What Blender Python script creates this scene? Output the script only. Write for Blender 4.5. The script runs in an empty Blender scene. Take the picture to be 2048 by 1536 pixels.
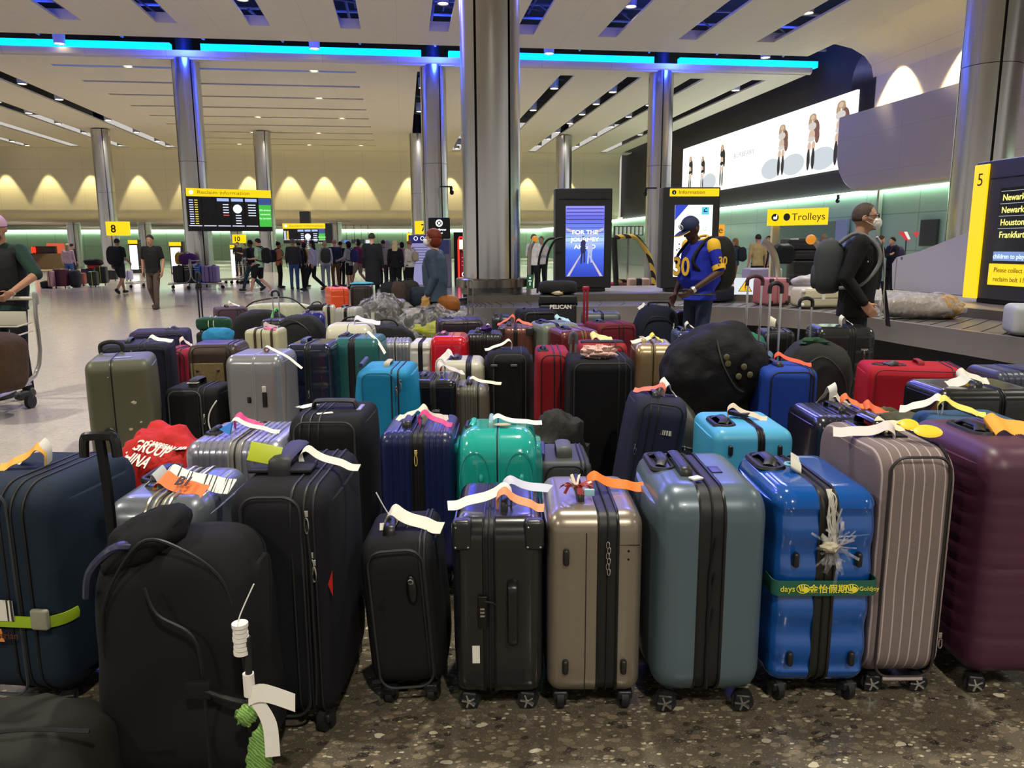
import bpy, bmesh, math, random
from math import sin, cos, pi, radians as rad, atan2, sqrt
from mathutils import Vector as V, Matrix, noise, Euler
random.seed(7)
SC = bpy.context.scene
COL = SC.collection
# ---------------------------------------------------------------- camera
FPX, CH, PITCH, ROLL, TH = 1538.0, 1.52, rad(10.25), rad(0.3), rad(7.9)
cam_d = bpy.data.cameras.new('camera'); cam = bpy.data.objects.new('camera', cam_d); COL.objects.link(cam)
cam_d.sensor_width = 36; cam_d.lens = 36*FPX/2048; cam_d.clip_end = 300; cam_d.clip_start = .05
fw = V((0, cos(PITCH), -sin(PITCH))); up = V((0, sin(PITCH), cos(PITCH))); rt = V((1, 0, 0))
r2 = rt*cos(ROLL)-up*sin(ROLL); u2 = up*cos(ROLL)+rt*sin(ROLL)
cam.matrix_world = Matrix((( r2.x, u2.x, -fw.x, 0), (r2.y, u2.y, -fw.y, 0), (r2.z, u2.z, -fw.z, CH), (0, 0, 0, 1)))
SC.camera = cam
def ray(px, py): return (r2*((px-1024)/FPX) + u2*(-(py-768)/FPX) + fw)
def PZ(px, py, z):
    d = ray(px, py); t = (z-CH)/d.z; return V((d.x*t, d.y*t, z))
def PY(px, py, Y):
    d = ray(px, py); t = Y/d.y; return V((d.x*t, Y, CH+d.z*t))
def axd(p): return (p-V((0, 0, CH))).dot(fw)
def HW(a, b, z=0): return V((a*cos(TH)-b*sin(TH), a*sin(TH)+b*cos(TH), z))   # hall grid to world
# ---------------------------------------------------------------- materials
def lin(c):
    if isinstance(c, str): c = [int(c[i:i+2], 16)/255 for i in (0, 2, 4)]
    return tuple((x/12.92 if x <= .04045 else ((x+.055)/1.055)**2.4) for x in c)+(1,)
MC = {}
def nt(m):
    m.use_nodes = True; return m.node_tree.nodes, m.node_tree.links, m.node_tree.nodes['Principled BSDF']
def M(col, rough=.5, metal=0, kind='plain', coat=0):
    k = (col, rough, metal, kind, coat)
    if k in MC: return MC[k]
    m = bpy.data.materials.new('surface'); N, L, B = nt(m)
    c = lin(col); B.inputs['Base Color'].default_value = c
    B.inputs['Roughness'].default_value = rough; B.inputs['Metallic'].default_value = metal
    if coat: B.inputs['Coat Weight'].default_value = coat; B.inputs['Coat Roughness'].default_value = .08
    tc = N.new('ShaderNodeTexCoord')
    if kind in ('plain', 'shell'):
        n = N.new('ShaderNodeTexNoise'); n.inputs['Scale'].default_value = 6; n.inputs['Detail'].default_value = 4
        L.new(tc.outputs['Object'], n.inputs['Vector'])
        mr = N.new('ShaderNodeMapRange'); mr.inputs[3].default_value = max(0, rough-.05); mr.inputs[4].default_value = min(1, rough+.1)
        L.new(n.outputs[0], mr.inputs[0]); L.new(mr.outputs[0], B.inputs['Roughness'])
        if kind == 'shell':
            n2 = N.new('ShaderNodeTexNoise'); n2.inputs['Scale'].default_value = 900
            L.new(tc.outputs['Object'], n2.inputs['Vector'])
            bp = N.new('ShaderNodeBump'); bp.inputs['Strength'].default_value = .06; bp.inputs['Distance'].default_value = .001
            L.new(n2.outputs[0], bp.inputs['Height']); L.new(bp.outputs[0], B.inputs['Normal'])
    elif kind in ('fabric', 'cloth', 'stripe', 'weave'):
        n = N.new('ShaderNodeTexNoise'); n.inputs['Scale'].default_value = 350 if kind != 'cloth' else 14; n.inputs['Detail'].default_value = 3
        L.new(tc.outputs['Object'], n.inputs['Vector'])
        mx = N.new('ShaderNodeMix'); mx.data_type = 'RGBA'
        mx.inputs[6].default_value = tuple(x*.72 for x in c[:3])+(1,); mx.inputs[7].default_value = tuple(min(1, x*1.3) for x in c[:3])+(1,)
        L.new(n.outputs[0], mx.inputs[0]); out = mx.outputs[2]
        if kind == 'stripe':
            w = N.new('ShaderNodeTexWave'); w.bands_direction = 'X'; w.inputs['Scale'].default_value = 9.5; w.inputs['Distortion'].default_value = .3
            L.new(tc.outputs['Object'], w.inputs['Vector'])
            rp = N.new('ShaderNodeValToRGB'); rp.color_ramp.elements[0].position = .93; rp.color_ramp.elements[1].position = .99
            L.new(w.outputs[1], rp.inputs[0])
            m2 = N.new('ShaderNodeMix'); m2.data_type = 'RGBA'; L.new(rp.outputs[0], m2.inputs[0]); L.new(out, m2.inputs[6])
            m2.inputs[7].default_value = lin('b8a8a4'); out = m2.outputs[2]
        if kind == 'weave':
            ck = N.new('ShaderNodeTexBrick'); ck.inputs['Scale'].default_value = 60; ck.inputs['Color1'].default_value = c
            ck.inputs['Color2'].default_value = tuple(x*.75 for x in c[:3])+(1,); ck.inputs['Mortar'].default_value = tuple(x*.3 for x in c[:3])+(1,)
            mp = N.new('ShaderNodeMapping'); mp.inputs['Rotation'].default_value = (pi/2, 0, 0); L.new(tc.outputs['Object'], mp.inputs[0]); L.new(mp.outputs[0], ck.inputs['Vector']); out = ck.outputs[0]
        L.new(out, B.inputs['Base Color'])
        bp = N.new('ShaderNodeBump'); bp.inputs['Strength'].default_value = .35 if kind != 'cloth' else .5; bp.inputs['Distance'].default_value = .002 if kind != 'cloth' else .02
        L.new(n.outputs[0], bp.inputs['Height']); L.new(bp.outputs[0], B.inputs['Normal'])
        B.inputs['Specular IOR Level'].default_value = .25
    elif kind == 'brushed':
        n = N.new('ShaderNodeTexNoise'); n.inputs['Scale'].default_value = 3; n.inputs['Detail'].default_value = 6
        mp = N.new('ShaderNodeMapping'); mp.inputs['Scale'].default_value = (1, 1, .4)
        L.new(tc.outputs['Object'], mp.inputs[0]); L.new(mp.outputs[0], n.inputs['Vector'])
        mr = N.new('ShaderNodeMapRange'); mr.inputs[3].default_value = rough-.03; mr.inputs[4].default_value = rough+.03
        L.new(n.outputs[0], mr.inputs[0]); L.new(mr.outputs[0], B.inputs['Roughness'])
    elif kind == 'barcode':
        w = N.new('ShaderNodeTexNoise'); w.inputs['Scale'].default_value = 120; w.inputs['Detail'].default_value = 2
        mp = N.new('ShaderNodeMapping'); mp.inputs['Scale'].default_value = (1, .02, .02)
        L.new(tc.outputs['Object'], mp.inputs[0]); L.new(mp.outputs[0], w.inputs['Vector'])
        rp = N.new('ShaderNodeValToRGB'); rp.color_ramp.interpolation = 'CONSTANT'
        rp.color_ramp.elements[0].color = (.02, .02, .02, 1); rp.color_ramp.elements[1].position = .42; rp.color_ramp.elements[1].color = c
        L.new(w.outputs[0], rp.inputs[0]); L.new(rp.outputs[0], B.inputs['Base Color'])
    elif kind == 'film':
        B.inputs['Alpha'].default_value = .32; B.inputs['Specular IOR Level'].default_value = .9
        n = N.new('ShaderNodeTexNoise'); n.inputs['Scale'].default_value = 7; n.inputs['Detail'].default_value = 3; n.inputs['Distortion'].default_value = 2.2
        L.new(tc.outputs['Object'], n.inputs['Vector'])
        bp = N.new('ShaderNodeBump'); bp.inputs['Strength'].default_value = 1; bp.inputs['Distance'].default_value = .02
        L.new(n.outputs[0], bp.inputs['Height']); L.new(bp.outputs[0], B.inputs['Normal'])
        mr = N.new('ShaderNodeMapRange'); mr.inputs[1].default_value = .45; mr.inputs[2].default_value = .68; mr.inputs[3].default_value = .05; mr.inputs[4].default_value = .38
        L.new(n.outputs[0], mr.inputs[0]); L.new(mr.outputs[0], B.inputs['Alpha'])
    MC[k] = m; return m
def EM(col, s=1.0):
    k = ('em', col, s)
    if k in MC: return MC[k]
    m = bpy.data.materials.new('glow'); N, L, B = nt(m)
    B.inputs['Base Color'].default_value = (0.02, .02, .02, 1); B.inputs['Emission Color'].default_value = lin(col); B.inputs['Emission Strength'].default_value = s
    MC[k] = m; return m
# ---------------------------------------------------------------- mesh builder
class MB:
    def __init__(s): s.v = []; s.f = []
    def add(s, vs, fs):
        o = len(s.v); s.v += [V(p) for p in vs]; s.f += [tuple(i+o for i in f) for f in fs]; return s
    def box(s, c, d, r=0, rz=0, M4=None):
        hx, hy, hz = d[0]/2, d[1]/2, d[2]/2
        R = Matrix.Rotation(rz, 3, 'Z') if M4 is None else M4
        c = V(c)
        if r <= 0:
            vs = [R@V((x*hx, y*hy, z*hz))+c for z in (-1, 1) for y in (-1, 1) for x in (-1, 1)]
            return s.add(vs, [(0, 2, 3, 1), (4, 5, 7, 6), (0, 1, 5, 4), (2, 6, 7, 3), (0, 4, 6, 2), (1, 3, 7, 5)])
        r = min(r, hx*.98, hy*.98, hz*.98); n = 4
        vs = []; fs = []
        gx = [-hx]+[-hx+r, hx-r]+[hx]
        def sph(p):
            q = V((max(-hx+r, min(hx-r, p.x)), max(-hy+r, min(hy-r, p.y)), max(-hz+r, min(hz-r, p.z))))
            d_ = p-q
            return R@(q+(d_.normalized()*r if d_.length > 1e-9 else d_))+c
        def line(h):
            k = [-h, -h+r*.3, -h+r*.65, -h+r, h-r, h-r*.65, h-r*.3, h]; return k
        H = (hx, hy, hz)
        for ax in range(3):
            a1, a2 = (ax+1) % 3, (ax+2) % 3
            l1, l2 = line(H[a1]), line(H[a2])
            for sg in (-1, 1):
                o = len(vs)
                for i in l1:
                    for j in l2:
                        p = V((0, 0, 0)); p[ax] = sg*H[ax]; p[a1] = i; p[a2] = j; vs.append(sph(p))
                for i in range(7):
                    for j in range(7):
                        q = (o+i*8+j, o+(i+1)*8+j, o+(i+1)*8+j+1, o+i*8+j+1)
                        fs.append(q if sg > 0 else q[::-1])
        return s.add(vs, fs)
    def cyl(s, p0, p1, r0, r1=None, n=16, cap=True):
        r1 = r0 if r1 is None else r1
        p0, p1 = V(p0), V(p1); ax = (p1-p0)
        if ax.length < 1e-9: return s
        ax.normalize(); u = ax.orthogonal().normalized(); w = ax.cross(u)
        vs = [p+(u*cos(2*pi*i/n)+w*sin(2*pi*i/n))*r for p, r in ((p0, r0), (p1, r1)) for i in range(n)]
        fs = [(i, (i+1) % n, n+(i+1) % n, n+i) for i in range(n)]
        if cap: fs += [tuple(range(n))[::-1], tuple(range(n, 2*n))]
        return s.add(vs, fs)
    def caps(s, p0, p1, r0, r1=None, n=12):       # tapered capsule
        r1 = r0 if r1 is None else r1
        p0, p1 = V(p0), V(p1); ax = p1-p0
        ax = ax.normalized() if ax.length > 1e-6 else V((0, 0, 1))
        u = ax.orthogonal().normalized(); w = ax.cross(u); rings = []
        for k in (-80, -50, -25, 0): rings.append((p0+ax*r0*sin(rad(k)), r0*cos(rad(k))))
        for k in (0, 25, 50, 80): rings.append((p1+ax*r1*sin(rad(k)), r1*cos(rad(k))))
        vs = [p+(u*cos(2*pi*i/n)+w*sin(2*pi*i/n))*r for p, r in rings for i in range(n)]
        fs = [(k*n+i, k*n+(i+1) % n, (k+1)*n+(i+1) % n, (k+1)*n+i) for k in range(len(rings)-1) for i in range(n)]
        fs += [tuple(range(n))[::-1], tuple(range((len(rings)-1)*n, len(rings)*n))]
        return s.add(vs, fs)
    def tube(s, pts, r, n=8, closed=False, flat=None):
        pts = [V(p) for p in pts]; m = len(pts); vs = []; u = None
        for i, p in enumerate(pts):
            a = pts[(i-1) % m] if (closed or i > 0) else p; b = pts[(i+1) % m] if (closed or i < m-1) else p
            t = (b-a).normalized()
            u = t.orthogonal().normalized() if u is None else (u-t*u.dot(t)).normalized()
            w = t.cross(u)
            if flat: 
                up_ = flat; w = (up_-t*up_.dot(t)).normalized(); uu = t.cross(w)
                ri = r if isinstance(r, tuple) else (r, r)
                vs += [p+uu*ri[0]*cos(2*pi*k/n)+w*ri[1]*sin(2*pi*k/n) for k in range(n)]
            else:
                rr = r[i] if isinstance(r, list) else r
                vs += [p+(u*cos(2*pi*k/n)+w*sin(2*pi*k/n))*rr for k in range(n)]
        fs = []
        for i in range(m if closed else m-1):
            j = (i+1) % m
            fs += [(i*n+k, i*n+(k+1) % n, j*n+(k+1) % n, j*n+k) for k in range(n)]
        if not closed: fs += [tuple(range(n))[::-1], tuple(range((m-1)*n, m*n))]
        return s.add(vs, fs)
    def ell(s, c, r, R=None, n=14, m=10, e=1.0, amp=0, fr=6, seed=0, zmin=None):
        c = V(c); vs = []
        def sg(x): return (abs(x)**e)*(1 if x >= 0 else -1)
        for j in range(m+1):
            ph = -pi/2+pi*j/m
            for i in range(n):
                t = 2*pi*i/n
                p = V((r[0]*sg(cos(ph))*sg(cos(t)), r[1]*sg(cos(ph))*sg(sin(t)), r[2]*sg(sin(ph))))
                if amp:
                    q = p.normalized()*fr*.35+V((seed, seed*.7, 0)); p *= 1+amp*noise.fractal(q, 1, 2, 4)
                if R is not None: p = R@p
                if zmin is not None: p.z = max(p.z, zmin)
                vs.append(c+p)
        fs = [(j*n+i, j*n+(i+1) % n, (j+1)*n+(i+1) % n, (j+1)*n+i) for j in range(m) for i in range(n)]
        return s.add(vs, fs)
    def ribbon(s, pts, w, side, th=.0012):
        pts = [V(p) for p in pts]; side = V(side).normalized()*w/2; vs = []
        for i, p in enumerate(pts):
            a = pts[max(0, i-1)]; b = pts[min(len(pts)-1, i+1)]
            nrm = (b-a).cross(side); nrm = nrm.normalized()*th/2 if nrm.length > 1e-9 else V((0, 0, th/2))
            vs += [p-side-nrm, p+side-nrm, p+side+nrm, p-side+nrm]
        fs = []
        for i in range(len(pts)-1):
            for k in range(4): fs.append((i*4+k, i*4+(k+1) % 4, (i+1)*4+(k+1) % 4, (i+1)*4+k))
        fs += [(3, 2, 1, 0), tuple(range((len(pts)-1)*4, len(pts)*4))]
        return s.add(vs, fs)
    def poly(s, pts, ext):                          # extruded polygon, ext vector
        n = len(pts); ext = V(ext); vs = [V(p) for p in pts]+[V(p)+ext for p in pts]
        return s.add(vs, [tuple(range(n))[::-1], tuple(range(n, 2*n))]+[(i, (i+1) % n, n+(i+1) % n, n+i) for i in range(n)])
    def lathe(s, prof, n=24, c=(0, 0, 0)):
        c = V(c); vs = [c+V((r*cos(2*pi*i/n), r*sin(2*pi*i/n), z)) for r, z in prof for i in range(n)]
        return s.add(vs, [(k*n+i, k*n+(i+1) % n, (k+1)*n+(i+1) % n, (k+1)*n+i) for k in range(len(prof)-1) for i in range(n)])
    def xf(s, Mx):
        s.v = [Mx@p for p in s.v]; return s
    def build(s, name, mat, parent=None, smooth=35, label=None, mods=None):
        me = bpy.data.meshes.new(name); me.from_pydata([tuple(p) for p in s.v], [], s.f)
        bm = bmesh.new(); bm.from_mesh(me); bmesh.ops.remove_doubles(bm, verts=bm.verts, dist=1e-5)
        bmesh.ops.recalc_face_normals(bm, faces=bm.faces)
        if smooth:
            for f in bm.faces: f.smooth = True
            for e in bm.edges:
                if len(e.link_faces) == 2 and e.calc_face_angle(0) > rad(smooth): e.smooth = False
        bm.to_mesh(me); bm.free()
        o = bpy.data.objects.new(name, me); COL.objects.link(o)
        for mm in (mat if isinstance(mat, (list, tuple)) else [mat]): me.materials.append(mm)
        if parent is not None: o.parent = parent
        if label: o['label'] = label
        return o
def smat(a):
    return a
def thing(name, label, cat, loc=(0, 0, 0), rz=0, group=None, rot=None):
    o = bpy.data.objects.new(name, None); COL.objects.link(o); o.empty_display_size = .1
    o.location = loc; o.rotation_euler = rot if rot else (0, 0, rz); o['label'] = label; o['category'] = cat
    if group: o['group'] = group
    return o
def tag(o, label, cat, group=None):
    o['label'] = label; o['category'] = cat
    if group: o['group'] = group
    return o
def struct(o): o['kind'] = 'structure'; return o
def copy_tree(o, parent=None):
    c = o.copy(); COL.objects.link(c)
    if parent is not None: c.parent = parent
    for ch in list(o.children): copy_tree(ch, c)
    return c
def text(s, size, mat, parent, loc, rot=(pi/2, 0, 0), name='lettering', ax='LEFT', bold=0, sx=1, ext=.001):
    cu = bpy.data.curves.new(name, 'FONT'); cu.body = s; cu.size = size; cu.align_x = ax; cu.extrude = ext; cu.offset = bold*size; cu.resolution_u = 3
    t = bpy.data.objects.new('tmp', cu); COL.objects.link(t)
    bpy.context.view_layer.update()
    me = bpy.data.meshes.new_from_object(t.evaluated_get(bpy.context.evaluated_depsgraph_get()))
    bpy.data.objects.remove(t); bpy.data.curves.remove(cu)
    me.materials.clear(); me.materials.append(mat)
    o = bpy.data.objects.new(name, me); COL.objects.link(o); o.parent = parent; o.location = loc; o.rotation_euler = rot; o.scale = (sx, 1, 1)
    return o
def rrect(w, h, r, n=5):      # closed outline points centred at 0 in 2D
    r = min(r, w/2*.99, h/2*.99); P = []
    for cx, cy, a0 in ((w/2-r, h/2-r, 0), (-w/2+r, h/2-r, 90), (-w/2+r, -h/2+r, 180), (w/2-r, -h/2+r, 270)):
        for k in range(n+1):
            a = rad(a0+90*k/n); P.append((cx+r*cos(a), cy+r*sin(a)))
    return P
BLK = '1a1a1c'
PLAST = M('1b1b1d', .35); RUB = M('101011', .6); CHROME = M('d8d8d8', .22, 1); PAPER = M('e8e4da', .6); STEEL = M('c4c3c0', .26, 1, 'brushed')
# ================================================================ building
def panelmat(col, sy, sx, rough=.6, dark=.75, lw=.012, vert=False):
    m = bpy.data.materials.new('panel'); N, L, B = nt(m); c = lin(col)
    B.inputs['Roughness'].default_value = rough
    tc = N.new('ShaderNodeTexCoord'); mp = N.new('ShaderNodeMapping'); mp.inputs['Rotation'].default_value = (0, 0, -TH)
    L.new(tc.outputs['Object'], mp.inputs[0]); sp = N.new('ShaderNodeSeparateXYZ'); L.new(mp.outputs[0], sp.inputs[0])
    def ln(out, step, w):
        a = N.new('ShaderNodeMath'); a.operation = 'DIVIDE'; L.new(out, a.inputs[0]); a.inputs[1].default_value = step
        b = N.new('ShaderNodeMath'); b.operation = 'FRACT'; L.new(a.outputs[0], b.inputs[0])
        d = N.new('ShaderNodeMath'); d.operation = 'LESS_THAN'; L.new(b.outputs[0], d.inputs[0]); d.inputs[1].default_value = w/step
        return d.outputs[0]
    l1 = ln(sp.outputs[2 if vert else 1], sy, lw); l2 = ln(sp.outputs[0 if vert != 2 else 1], sx, lw)
    mx = N.new('ShaderNodeMath'); mx.operation = 'MAXIMUM'; L.new(l1, mx.inputs[0]); L.new(l2, mx.inputs[1])
    mc = N.new('ShaderNodeMix'); mc.data_type = 'RGBA'; L.new(mx.outputs[0], mc.inputs[0]); mc.inputs[6].default_value = c
    mc.inputs[7].default_value = tuple(x*dark for x in c[:3])+(1,); L.new(mc.outputs[2], B.inputs['Base Color'])
    return m
def floormat():
    m = bpy.data.materials.new('terrazzo'); N, L, B = nt(m)
    tc = N.new('ShaderNodeTexCoord')
    mp = N.new('ShaderNodeMapping'); mp.inputs['Rotation'].default_value = (0, 0, -TH); L.new(tc.outputs['Object'], mp.inputs[0])
    wn = N.new('ShaderNodeTexNoise'); wn.inputs['Scale'].default_value = 30; L.new(mp.outputs[0], wn.inputs['Vector'])
    def chips(scale, th0, th1, seed):
        v = N.new('ShaderNodeTexVoronoi'); v.inputs['Scale'].default_value = scale
        ad = N.new('ShaderNodeMix'); ad.data_type = 'VECTOR'; ad.inputs[0].default_value = .012*30/scale+.004
        L.new(mp.outputs[0], ad.inputs[4]); L.new(wn.outputs[1], ad.inputs[5]); 
        m3 = N.new('ShaderNodeMapping'); m3.inputs['Location'].default_value = (seed, seed, 0); m3.inputs['Rotation'].default_value = (0, 0, seed); m3.inputs['Scale'].default_value = (1, 1.7, 1); L.new(ad.outputs[1], m3.inputs[0]); L.new(m3.outputs[0], v.inputs['Vector'])
        sp = N.new('ShaderNodeSeparateColor'); L.new(v.outputs['Color'], sp.inputs[0])
        g = N.new('ShaderNodeMath'); g.operation = 'GREATER_THAN'; L.new(sp.outputs[0], g.inputs[0]); g.inputs[1].default_value = th0
        d = N.new('ShaderNodeMath'); d.operation = 'LESS_THAN'; L.new(v.outputs['Distance'], d.inputs[0]); d.inputs[1].default_value = th1
        mu = N.new('ShaderNodeMath'); mu.operation = 'MULTIPLY'; L.new(g.outputs[0], mu.inputs[0]); L.new(d.outputs[0], mu.inputs[1])
        return mu.outputs[0], sp.outputs[1]
    def layer(base, cols, chipsets):
        cur = base
        for (f, rnd), (c0, c1) in zip(chipsets, cols):
            cc = N.new('ShaderNodeMix'); cc.data_type = 'RGBA'; L.new(rnd, cc.inputs[0]); cc.inputs[6].default_value = lin(c0); cc.inputs[7].default_value = lin(c1)
            mx = N.new('ShaderNodeMix'); mx.data_type = 'RGBA'; L.new(f, mx.inputs[0])
            if isinstance(cur, str): mx.inputs[6].default_value = lin(cur)
            else: L.new(cur, mx.inputs[6])
            L.new(cc.outputs[2], mx.inputs[7]); cur = mx.outputs[2]
        return cur
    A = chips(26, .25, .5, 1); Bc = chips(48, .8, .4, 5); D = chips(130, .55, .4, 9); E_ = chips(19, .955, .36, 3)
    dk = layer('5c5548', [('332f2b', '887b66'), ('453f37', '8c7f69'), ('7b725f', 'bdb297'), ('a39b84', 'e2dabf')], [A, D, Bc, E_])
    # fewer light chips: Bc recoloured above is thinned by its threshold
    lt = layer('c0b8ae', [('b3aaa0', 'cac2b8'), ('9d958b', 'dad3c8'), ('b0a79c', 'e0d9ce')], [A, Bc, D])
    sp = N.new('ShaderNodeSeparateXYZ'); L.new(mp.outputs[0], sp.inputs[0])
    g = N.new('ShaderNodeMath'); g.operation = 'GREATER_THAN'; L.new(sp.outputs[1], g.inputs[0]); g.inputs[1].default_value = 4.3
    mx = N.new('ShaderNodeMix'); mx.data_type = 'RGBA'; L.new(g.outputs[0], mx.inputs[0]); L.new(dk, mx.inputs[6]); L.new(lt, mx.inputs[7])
    def ln(out, step, w, off):
        a = N.new('ShaderNodeMath'); a.operation = 'MULTIPLY_ADD'; L.new(out, a.inputs[0]); a.inputs[1].default_value = 1/step; a.inputs[2].default_value = off
        b = N.new('ShaderNodeMath'); b.operation = 'FRACT'; L.new(a.outputs[0], b.inputs[0])
        d = N.new('ShaderNodeMath'); d.operation = 'LESS_THAN'; L.new(b.outputs[0], d.inputs[0]); d.inputs[1].default_value = w/step; return d.outputs[0]
    l = N.new('ShaderNodeMath'); l.operation = 'MAXIMUM'; L.new(ln(sp.outputs[0], .9, .004, .52), l.inputs[0]); L.new(ln(sp.outputs[1], .9, .004, .3), l.inputs[1])
    ml = N.new('ShaderNodeMix'); ml.data_type = 'RGBA'; sc_ = N.new('ShaderNodeMath'); sc_.operation = 'MULTIPLY'; L.new(l.outputs[0], sc_.inputs[0]); sc_.inputs[1].default_value = .5
    L.new(sc_.outputs[0], ml.inputs[0]); L.new(mx.outputs[2], ml.inputs[6]); ml.inputs[7].default_value = lin('6d6557')
    L.new(ml.outputs[2], B.inputs['Base Color'])
    B.inputs['Roughness'].default_value = .17; B.inputs['Coat Weight'].default_value = .15; B.inputs['Coat Roughness'].default_value = .06
    return m
CEIL = panelmat('e4dccb', .62, 2.72, dark=.8); CEIL2 = panelmat('e4dccb', .7, 2.72, lw=.02)
def slab(mb, a0, a1, b0, b1, z0, z1):
    vs = [HW(a, b, z) for z in (z0, z1) for b in (b0, b1) for a in (a0, a1)]
    mb.add(vs, [(0, 2, 3, 1), (4, 5, 7, 6), (0, 1, 5, 4), (2, 6, 7, 3), (0, 4, 6, 2), (1, 3, 7, 5)])
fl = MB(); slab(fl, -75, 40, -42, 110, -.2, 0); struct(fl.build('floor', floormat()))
ZC = 8.15
cm = MB()
sa = [1.32+2.72*k for k in range(-11, 5)]
edges = [-34]+[e for s in sa for e in (s-.31, s+.31)]+[14.65]
for i in range(0, len(edges), 2): slab(cm, edges[i], edges[i+1], -40, 25.9, ZC, ZC+.07)
slab(cm, -34, 14.65, 25.9, 27.6, ZC, ZC+.3)
# far ceiling: strips along the depth at the sides, strips across in the middle
b0, b1 = 30.6, 57.2
def strips(al, ar, cs, hw, e0, e1):
    ed = [al]+[e for c in cs for e in (c-hw, c+hw)]+[ar]
    for i in range(0, len(ed), 2): slab(cm, ed[i], ed[i+1], e0, e1, ZC, ZC+.07)
slab(cm, -60, 16.2, b0, 31.7, ZC, ZC+.07)
strips(-60, -12.65, [-33.5, -30.5, -27.5, -24.5, -21.5, -18.5, -15.4], .38, 31.7, b1)
hb = [32.1+2.82*k for k in range(9)]
eb = [31.7]+[e for b in hb for e in (b-.15, b+.15)]+[b1]
for i in range(0, len(eb), 2): slab(cm, -12.65, -1.6, eb[i], eb[i+1], ZC, ZC+.07)
strips(-1.6, 16.2, [1.05, 3.95, 6.7, 9.45, 12.1, 14.75], .3, 31.7, b1)
slab(cm, -60, 20, b1, 58.6, ZC, ZC+.07)
struct(cm.build('ceiling', CEIL, smooth=0))
pl = MB(); slab(pl, -62, 24, -40.5, 60, 10.6, 10.8); struct(pl.build('ceiling_void', M('1c1d22', .9)))
# trusses seen in the open strip and through the slots
tr = MB()
for b in (28.1, 29.7):
    for z in (8.9, 9.7): tr.cyl(HW(-40, b, z), HW(16.5, b, z), .05, n=6)
for k in range(-14, 7):
    a = 1.3+2.72*k
    tr.cyl(HW(a-.6, 27.7, 9.1), HW(a+.1, 30.2, 8.75), .045, n=6); tr.cyl(HW(a+.9, 28.1, 9.7), HW(a+2, 28.1, 8.9), .03, n=5)
struct(tr.build('trim_trusses', M('8d93a5', .5)))
tg = MB()
for k in range(-10, 5):
    a = 1.32+2.72*k
    for b in (17.5, 19, 20.5, 22, 23.5, 25, 35, 40, 45): tg.cyl(HW(a-.5, b, 8.75), HW(a+.5, b+.3, 8.7), .035, n=5)
    tg.cyl(HW(a-.14, 14, 9.0), HW(a-.14, 30, 9.0), .05, n=6); tg.cyl(HW(a+.16, 14, 8.65), HW(a+.16, 26, 8.8), .03, n=6)
struct(tg.build('trim_cable_trays', M('6d7285', .6)))
# parapet lip with the cyan strip light
lp = MB()
prof = [(30.75, ZC+.05), (30.62, ZC+.02), (30.5, ZC+.08), (30.44, ZC+.2), (30.44, ZC+.27), (30.75, ZC+.27)]
vs = [HW(a, b, z) for a in (-50, 16.4) for b, z in prof]; n = len(prof)
lp.add(vs, [(i, (i+1) % n, n+(i+1) % n, n+i) for i in range(n)]+[tuple(range(n)), tuple(range(n, 2*n))])
struct(lp.build('trim_parapet', CEIL2))
for (aa0, aa1, w_) in ((-50, -8.0, 'left of the left column'), (-6.95, .88, 'between the left and middle columns'), (1.9, 9.84, 'between the middle and right columns'), (10.88, 16.6, 'right of the kiosk column')):
    st = MB(); slab(st, aa0, aa1, 30.42, 30.72, ZC+.27, ZC+.5)
    tag(st.build('strip_light', EM('00a8ff', 2.6)), 'cyan-blue strip light, the length '+w_, 'strip light')
# back wall with its rounded underside and cove
wb = MB()
prof = [(57.2, ZC), (57.6, ZC-.06), (57.9, ZC-.35), (58, ZC-.8), (58, 4.08), (58.04, 3.85), (58.25, 3.6), (58.7, 3.47), (59.4, 3.45), (59.4, ZC+.1)]
vs = [HW(a, b, z) for a in (-62, 16.3) for b, z in prof]; n = len(prof)
wb.add(vs, [(i, (i+1) % n, n+(i+1) % n, n+i) for i in range(n)]+[tuple(range(n)), tuple(range(n, 2*n))])
WALLM = panelmat('e0d8c0', 1.35, 2.7, vert=True, dark=.86, lw=.03)
struct(wb.build('wall_back', WALLM, smooth=50))
# lower soffit beyond it and the far glazed wall
sf = MB()
for i, (bb0, bb1) in enumerate([(59.4, 66), (66.4, 72), (72.4, 80), (80.4, 97)]): slab(sf, -75, 26, bb0, bb1, 3.45, 3.6)
struct(sf.build('ceiling_lower', CEIL2))
gw = MB(); slab(gw, -75, 26, 95, 95.3, 0, 3.45); 
GLASSG = panelmat('b5cdb8', 1.6, 3.0, rough=.18, vert=True, dark=.7, lw=.06)
struct(gw.build('wall_far_glazed', GLASSG))
gs = MB(); slab(gs, -75, 17, 94.8, 95, 3.15, 3.42); struct(gs.build('trim_far_light', EM('d9ffd8', 6)))
# right hand wall: dark upper wall, glazed strip below
wr = MB(); slab(wr, 17, 17.3, 27, 60, 3.42, 10.6); struct(wr.build('wall_right_dark', panelmat('2f2e33', 1.2, 3.6, rough=.7, vert=2, dark=.7)))
wr = MB(); slab(wr, 17, 17.2, 5, 95, 0, 3.3); struct(wr.build('wall_right_glazed', panelmat('93b5a6', 1.25, 3.0, rough=.14, vert=2, dark=.6, lw=.03)))
wr = MB(); slab(wr, 16.85, 17.0, 9, 95, 3.3, 3.42); struct(wr.build('trim_right_light', EM('e2ffe0', 9)))
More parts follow.
